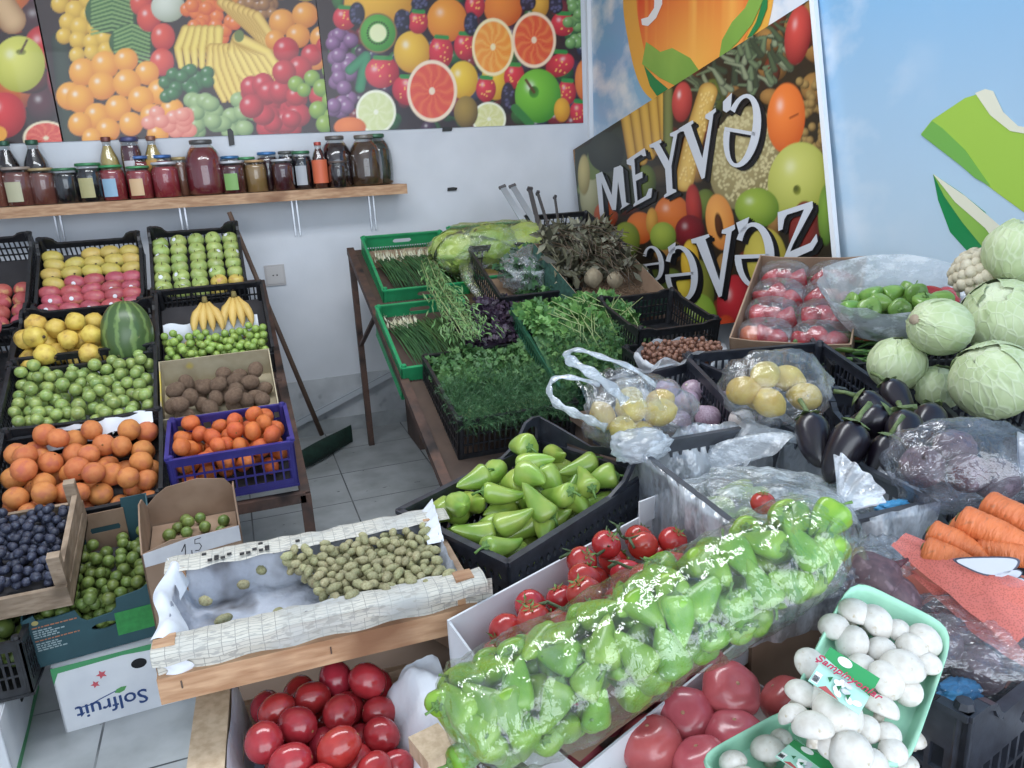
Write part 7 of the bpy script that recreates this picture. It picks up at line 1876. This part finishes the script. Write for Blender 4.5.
# printed label card on the tray
def mcard(label_par, C, Xd, Yd, w_, h_):
    zd = Xd.cross(Yd).normalized(); M = Matrix((Xd, -zd, Yd)).transposed().to_4x4(); M = TR(*C) @ M
    return M
Pc = [ontray(*q, .068, pA, nA) for q in ((808, 681), (859, 715), (882, 679), (829, 647))]
xd = (Pc[1]-Pc[0]); wl = xd.length; xd.normalize(); yd = (Pc[3]-Pc[0]); yd -= xd*yd.dot(xd); hl = yd.length; yd.normalize()
Mc = TR(*Pc[0]) @ Matrix((xd, yd, xd.cross(yd))).transposed().to_4x4()
card = thing('label_card', 'printed green label card reading Şampinyonlar on the mushroom tray', 'label', Mc)
def card_parts(t, w_, h_, full=True):
    MB().box((0, 0, 0), (w_, h_, .0008)).obj('card_sheet', mat('card_mint', '9cdcc8', 'b4e4d4', 30, rough=.4), t)
    f = lambda nm, pts, m, z: MB().poly(pts, th_=.0004, M=TR(0, 0, z) @ RX(-PI/2)).obj(nm, m, t)
    G1 = mat('card_green', '2c9c54', rough=.4); WH = mat('card_white', 'eceff0', rough=.4)
    f('green_band', [(0, h_*.72), (w_*.45, h_*.62), (w_, h_*.5), (w_, h_), (0, h_)], G1, .0012)
    f('white_oval', ell(w_*.36, h_*.86, w_*.14, h_*.11, 0), WH, .002)
    f('price_patch', [(w_*.03, .03*h_), (w_*.16, .03*h_), (w_*.16, h_*.3), (w_*.03, h_*.3)], WH, .0016)
    mb = MB()
    for k in range(8): x = w_*(.04+.014*k); mb.box((x, .05*h_, .0022), (x+w_*.007, .2*h_, .0025))
    mb.obj('price_lines', mat('print_black', '26262a', rough=.6), t)
    gg = random.Random(8)
    for k in range(9): 
        f('printed_mushroom', ell(w_*gg.uniform(.42, .88), h_*gg.uniform(.1, .42), w_*.06, h_*.09, gg.uniform(0, 180), 14), WH if k % 3 else mat('card_grey', 'c8ccd4', rough=.4), .0018+k*.0003)
    for k in range(3): f('printed_parsley', [(w_*(.3+.2*k)+w_*.05*math.cos(q*1.05)*(1 if q % 2 else .5), h_*(.28-.06*k)+h_*.09*math.sin(q*1.05)*(1 if q % 2 else .5)) for q in range(6)], mat('card_dgreen', '1c6c3c', rough=.4), .0046)
    f('red_stripe', [(w_*.2, 0), (w_*.6, 0), (w_*.3, h_*.12)], mat('card_red', 'b84c4c', rough=.4), .0014)
    if full: put_mesh('lettering', text_mesh('Şampinyonlar', h_*.235, mat('card_magenta', 'cc2c54', rough=.4), .3), t, TR(w_*.52, h_*.55, .005) @ RZ(-.0))
    put_mesh('lettering', text_mesh('lika', h_*.12, G1), t, TR(w_*.36, h_*.86, .0032)) if 0 else None
    MB().ball((w_*.9, h_*.62, .002), w_*.05, w_*.05, .0006, 14, 4).obj('round_mark', G1, t)
card_parts(card, wl, hl)
# second, lower tray at the picture's bottom
zb = .76
tB, MBm, wB, dB = tray('second mint green foam tray of mushrooms cut by the bottom of the picture', onZ(790, 724, zb), onZ(856, 772, zb), onZ(722, 800, zb))
ms = []
for x, y, r_ in ((733, 762, 13), (768, 750, 16), (781, 738, 10), (800, 775, 15), (745, 780, 14), (775, 785, 14)):
    p = onZ(x, y, zb+.024); ms.append(mush.put(TR(*p) @ RX(g.gauss(0, .3)) @ SC(r_*proj(p)[2]/FPX*1.1), ''))
label_pile(ms, 'white mushroom', 'in the second mint green tray', 'mushrooms in the second tray')
P0 = onZ(775, 757, zb+.046); X1 = (onZ(820, 785, zb+.046)-P0); Y1 = onZ(790, 738, zb+.046)-P0; wl = X1.length; X1.normalize(); Y1 -= X1*Y1.dot(X1); hl = Y1.length; Y1.normalize()
card2 = thing('label_card', 'partly visible green label card on the second mushroom tray', 'label', TR(*P0) @ Matrix((X1, Y1, X1.cross(Y1))).transposed().to_4x4())
card_parts(card2, wl, hl, False)
# third tray beneath and its cardboard box
zc = .745
tC, MCm, wC, dC = tray('mint green tray of mushrooms under the upper tray, beside the torn cardboard', onZ(880, 690, zc), onZ(932, 722, zc), onZ(835, 790, zc))
ms = []
for x, y, r_ in ((891, 748, 16), (912, 738, 13), (885, 775, 14), (905, 765, 12)):
    p = onZ(x, y, zc+.022); ms.append(mush.put(TR(*p) @ RX(g.gauss(0, .3)) @ SC(r_*proj(p)[2]/FPX*1.1), ''))
label_pile(ms, 'white mushroom', 'in the tray beside the torn cardboard', 'mushrooms in the third tray')
cb = thing('cardboard_box', 'torn white-faced cardboard box holding the mushroom trays', 'box', TR(.535, .34, .62) @ RZ(R(24)))
MB().box((0, 0, 0), (.40, .34, .005)).obj('box_floor', CARD, cb)
for nm, L, Q, hh_ in (('f', .40, TR(0, 0, 0), .09), ('b', .40, TR(0, .336, 0), .05), ('l', .34, TR(.004, 0, 0) @ RZ(PI/2), .03), ('r', .34, TR(.40, 0, 0) @ RZ(PI/2), .11)):
    MB().poly([(0, 0), (L, 0), (L, hh_), (L*.7, hh_*.98), (L*.6, hh_*.9), (L*.4, hh_*.97), (0, hh_)], th_=.0025, M=Q).obj('box_side', CARDW, cb)
    MB().poly([(0, 0), (L, 0), (L, hh_), (L*.7, hh_*.98), (L*.6, hh_*.9), (L*.4, hh_*.97), (0, hh_)], th_=.0025, M=Q @ TR(0, .0025 if nm in 'f' else -.0025, 0)).obj('box_side', CARD, cb)
# ------------------------------------------------------------------ bottom right: carrots, beetroot, black crate
g = random.Random(77)
# beetroot bag (large, dark purple things in clear film)
pb2 = at(962, 466, 1.32)
t = thing('plastic_bag', 'large clear bag of purple-brown beetroot below the cabbages', 'bag', TR(*pb2) @ RZ(-.35) @ RX(.2))
bag_mesh(.125, .085, .078, 51, .13, 2.6, sq=2.3).obj('bag_film', plastic_film('lilac_film', (.9, .9, .96), .15, 14, (1, 1.5, 1), .55, .0, .012), t)
MB().tube([(.06, -.04, .05), (.10, -.06, .06), (.14, -.07, .07)], [.035, .012, .03], 14).obj('bag_knot', MILK, t)
b = fill_ell(12, .125, .085, .075, .036, g, 1.6)
bt = [beet.put(t.matrix_world @ TR(x, y, z) @ rrot(g) @ SC(r), '') for x, y, z, r in b]
label_pile(bt, 'purple-brown beetroot', 'in the large clear bag below the cabbages', 'beetroot in the large bag')
crate('dark crate under the large bag of beetroot', TR(1.02, .72, .63) @ RZ(R(-24)) @ RX(R(6)), .40, .30, .15, NVY, slots=.02)
# carrots in a red net sack
def limb(x1, y1, d1, x2, y2, d2, r_):
    a, b_ = at(x1, y1, d1), at(x2, y2, d2); z = (a-b_); L_ = z.length; z.normalize(); x_ = z.cross(Vector((0, 0, 1))).normalized(); y_ = z.cross(x_)
    return TR(*((a+b_)/2)) @ Matrix((x_, y_, z)).transposed().to_4x4() @ SC(r_/.115, r_/.115, L_)
cr = []
for i, (x1, y1, d1, x2, y2, d2, r_) in enumerate(((985, 500, 1.14, 1062, 545, 1.06, .021), (958, 515, 1.12, 1050, 558, 1.05, .022), (975, 545, 1.10, 1060, 562, 1.04, .019), (928, 528, 1.11, 992, 562, 1.07, .018),
        (922, 545, 1.09, 988, 574, 1.05, .018), (950, 522, 1.14, 992, 545, 1.11, .017), (940, 565, 1.12, 1010, 585, 1.07, .016), (960, 580, 1.10, 1040, 600, 1.05, .017), (985, 600, 1.08, 1050, 615, 1.04, .016))):
    cr.append(carrots[i % 3].put(limb(x1, y1, d1, x2, y2, d2, r_), ''))
label_pile(cr, 'thick orange carrot', 'on the red net sack', 'carrots on the net sack')
def net_mat():
    m, nt, b_ = newmat('red_net'); L = nt.links; out = nt.nodes['Material Output']
    tc = nt.nodes.new('ShaderNodeTexCoord'); vo = nt.nodes.new('ShaderNodeTexVoronoi'); vo.inputs['Scale'].default_value = 420; L.new(tc.outputs['Object'], vo.inputs['Vector'])
    mr = nt.nodes.new('ShaderNodeMapRange'); mr.inputs[1].default_value = .3; mr.inputs[2].default_value = .5; L.new(vo.outputs[0], mr.inputs[0]); mr.inputs[3].default_value = .62; mr.inputs[4].default_value = .9
    tr_ = nt.nodes.new('ShaderNodeBsdfTransparent'); mx = nt.nodes.new('ShaderNodeMixShader'); b_.inputs['Base Color'].default_value = (*srgb('d8685c'), 1); b_.inputs['Roughness'].default_value = .5
    L.new(mr.outputs[0], mx.inputs[0]); L.new(tr_.outputs[0], mx.inputs[1]); L.new(b_.outputs[0], mx.inputs[2]); L.new(mx.outputs[0], out.inputs['Surface'])
    return m
t = thing('net_sack', 'red net sack with a printed white carrot-leaf shape holding the carrots', 'sack')
NM = net_mat()
Q = [at(*q) for q in ((888, 552, 1.16), (930, 500, 1.24), (1060, 560, 1.05), (1060, 700, .98), (985, 625, 1.05), (905, 570, 1.13))]
def patch(quad, off, nm, m, sag=.012, k=16):
    A = [at(*q) for q in quad]
    mb = MB().surf(lambda u, v: (A[0].lerp(A[1], u)).lerp(A[3].lerp(A[2], u), v)+Vector((0, 0, off+sag*math.sin(PI*u)*math.sin(PI*v)+.004*noise.noise(Vector((u*5, v*5, off*99))))), k, k, wrapu=False)
    return mb.obj(nm, m, t)
patch([(890, 553, 1.11), (905, 540, 1.11), (1070, 610, .98), (1010, 655, .98)], .012, 'net_upper', NM, .012)
patch([(893, 556, 1.13), (1010, 625, 1.03), (1070, 690, .97), (985, 640, 1.02)], -.005, 'net_side', NM, .01)
patch([(888, 553, 1.17), (935, 512, 1.22), (1080, 570, 1.12), (1010, 660, 1.02)], -.045, 'net_under', mat('net_fill', 'c0604c', 'a85440', 30, rough=.7), .0)
# white print on the net
WP = mat('net_print_white', 'b4b8c4', rough=.5); WB = mat('net_print_line', '3c3c50', rough=.5)
def pxpatch(pts, d, nm, m, lift):
    A = [at(x, y, d)+Vector((0, 0, lift)) for x, y in pts]; c = sum(A, Vector())/len(A); n_ = (A[1]-A[0]).cross(A[len(A)//2]-A[0]).normalized()
    mb = MB(); k_ = len(A); n2 = n_*.0008
    mb.add([tuple(a+n2) for a in A]+[tuple(a-n2) for a in A], [tuple(range(k_)), tuple(reversed(range(k_, 2*k_)))]+[(i, (i+1) % k_, k_+(i+1) % k_, k_+i) for i in range(k_)], 0, False)
    return mb.obj(nm, m, t)
shapes = (curve([(956, 568), (985, 566), (1012, 567), (1015, 573), (1004, 582), (985, 582), (968, 576)]), curve([(994, 583), (1012, 578), (1020, 581), (1012, 588), (1000, 589)]), curve([(1000, 590), (1018, 586), (1024, 590), (1018, 595), (1006, 594)]))
for s in shapes:
    c_ = (sum(p[0] for p in s)/len(s), sum(p[1] for p in s)/len(s))
    pxpatch([(c_[0]+(x-c_[0])*1.10, c_[1]+(y-c_[1])*1.18) for x, y in s], 1.03, 'printed_outline', WB, .012); pxpatch(s, 1.027, 'printed_shape', WP, .012)
# lower beetroot bag and loose beet
pz = at(868, 578, 1.1)
beet.put(TR(*at(872, 580, 1.09)) @ RX(.5) @ RY(.8) @ SC(.04), 'dark beetroot with red leaf stubs behind the mushroom tray')
beet.put(TR(*at(893, 600, 1.08)) @ RX(-.5) @ RY(.3) @ SC(.036), 'grey-brown beetroot between the mushroom tray and the net sack')
t = thing('plastic_bag', 'clear bag of dark beetroot beside the mushroom tray', 'bag', TR(*at(962, 652, 1.04)) @ RZ(-.5) @ RX(.2))
bag_mesh(.115, .085, .06, 61, .2, 2.6).obj('bag_film', plastic_film('grey_film', (.9, .91, .95), .18, 16, (1, 1.6, 1), .5, .0, .012), t)
b = fill_ell(9, .115, .085, .058, .034, g, 1.6)
bt = [beet.put(t.matrix_world @ TR(x, y, z) @ rrot(g) @ SC(r), '') for x, y, z, r in b]
label_pile(bt, 'dark beetroot', 'in the bag beside the mushroom tray', 'beetroot in the lower bag')
t = thing('plastic_bag', 'crumpled clear film spread behind the mushroom tray', 'film', TR(*at(860, 565, 1.12)) @ RZ(.2))
bag_mesh(.085, .05, .022, 71, .4, 3).obj('bag_film', FILM, t)
tag(bag_mesh(.03, .018, .012, 73, .3, 3).obj('blue_film_scrap', mat('blue_film', '3c94cc', rough=.35), None, TR(*at(958, 692, .99))), 'small blue plastic scrap on the rim of the black crate', 'plastic scrap')
tag(bag_mesh(.03, .012, .01, 74, .3, 3).obj('blue_film_scrap', mat('blue_film', '3c94cc', rough=.35), None, TR(*at(893, 507, 1.3))), 'small blue plastic scrap under the large beetroot bag', 'plastic scrap')
for k, (x, y) in enumerate(((858, 548), (866, 553), (876, 556))):
    tag(MB().ball((0, 0, 0), .010, .007, .014, 10, 7).obj('almond', mat('almond_shell', 'b8844c', 'a07040', 40, rough=.6), None, TR(*at(x, y+5, 1.22)) @ RX(.5)), f'{["first", "middle", "last"][k]} of three tan almonds under the tied bag end, counted from the film-wrapped crate', 'almond')
# stacked crate under it all, seen at the corner
Pf = onZ(985, 772, .70); 
pA_, pB_ = onZ(966, 742, .80), onZ(1050, 674, .80); yk = math.atan2((pB_-pA_).y, (pB_-pA_).x)
MBk = TR(pA_.x, pA_.y, .635) @ RZ(yk)
crate('black crate with grip holes at the front corner under the beetroot bag', MBk, .36, .17, .165, NVY, ear=.03, slots=.022, grip=True, t=.007, stubs=True)
CLT = newmat('striped_cloth'); m, nt, b_ = CLT
tc = nt.nodes.new('ShaderNodeTexCoord'); wv = nt.nodes.new('ShaderNodeTexWave'); wv.inputs['Scale'].default_value = 14; wv.bands_direction = 'Y'; nt.links.new(tc.outputs['Object'], wv.inputs['Vector'])
mr = nt.nodes.new('ShaderNodeMapRange'); mr.inputs[1].default_value = .55; mr.inputs[2].default_value = .6; nt.links.new(wv.outputs[1], mr.inputs[0])
nt.links.new(mixrgb(nt, mr.outputs[0], srgb('dce0e0'), srgb('2c7c5c')), b_.inputs['Base Color'])
pcx = at(1010, 762, 1.0)
tag(MB().surf(lambda u, v: Vector((-.12+.3*u, -.1+.22*v, .012*math.sin(u*9)*math.sin(v*8))), 20, 16, wrapu=False).obj('striped_cloth', m, None, TR(pcx.x+.02, pcx.y-.03, .60)), 'white and green striped cloth below the black corner crate', 'cloth')
# ------------------------------------------------------------------ light
w = bpy.data.worlds.new('world'); sc.world = w; w.use_nodes = True
bg = w.node_tree.nodes['Background']; bg.inputs[0].default_value = (.72, .84, 1, 1); bg.inputs[1].default_value = 1.0
def area(name, loc, rot, sx, sy, e, col):
    l = bpy.data.lights.new(name, 'AREA'); l.shape = 'RECTANGLE'; l.size = sx; l.size_y = sy; l.energy = e; l.color = col
    o = bpy.data.objects.new(name, l); COL.objects.link(o); o.location = loc; o.rotation_euler = rot; return o
area('shop_front_daylight', (.2, -1.5, 1.75), (R(84), 0, 0), 4.2, 2.2, 98, (.86, .93, 1))
area('back_fill_light', (.1, 2.2, 2.86), (0, 0, 0), 2.8, .6, 58, (.92, .96, 1))  # fill light added under the ceiling to brighten the back wall and posters
sc.view_settings.view_transform = 'Standard'; sc.view_settings.look = 'None'; sc.view_settings.gamma = 1
sc.view_settings.exposure = 0.0; sc.view_settings.use_curve_mapping = False
sc.cycles.transparent_max_bounces = 24; sc.cycles.max_bounces = 8
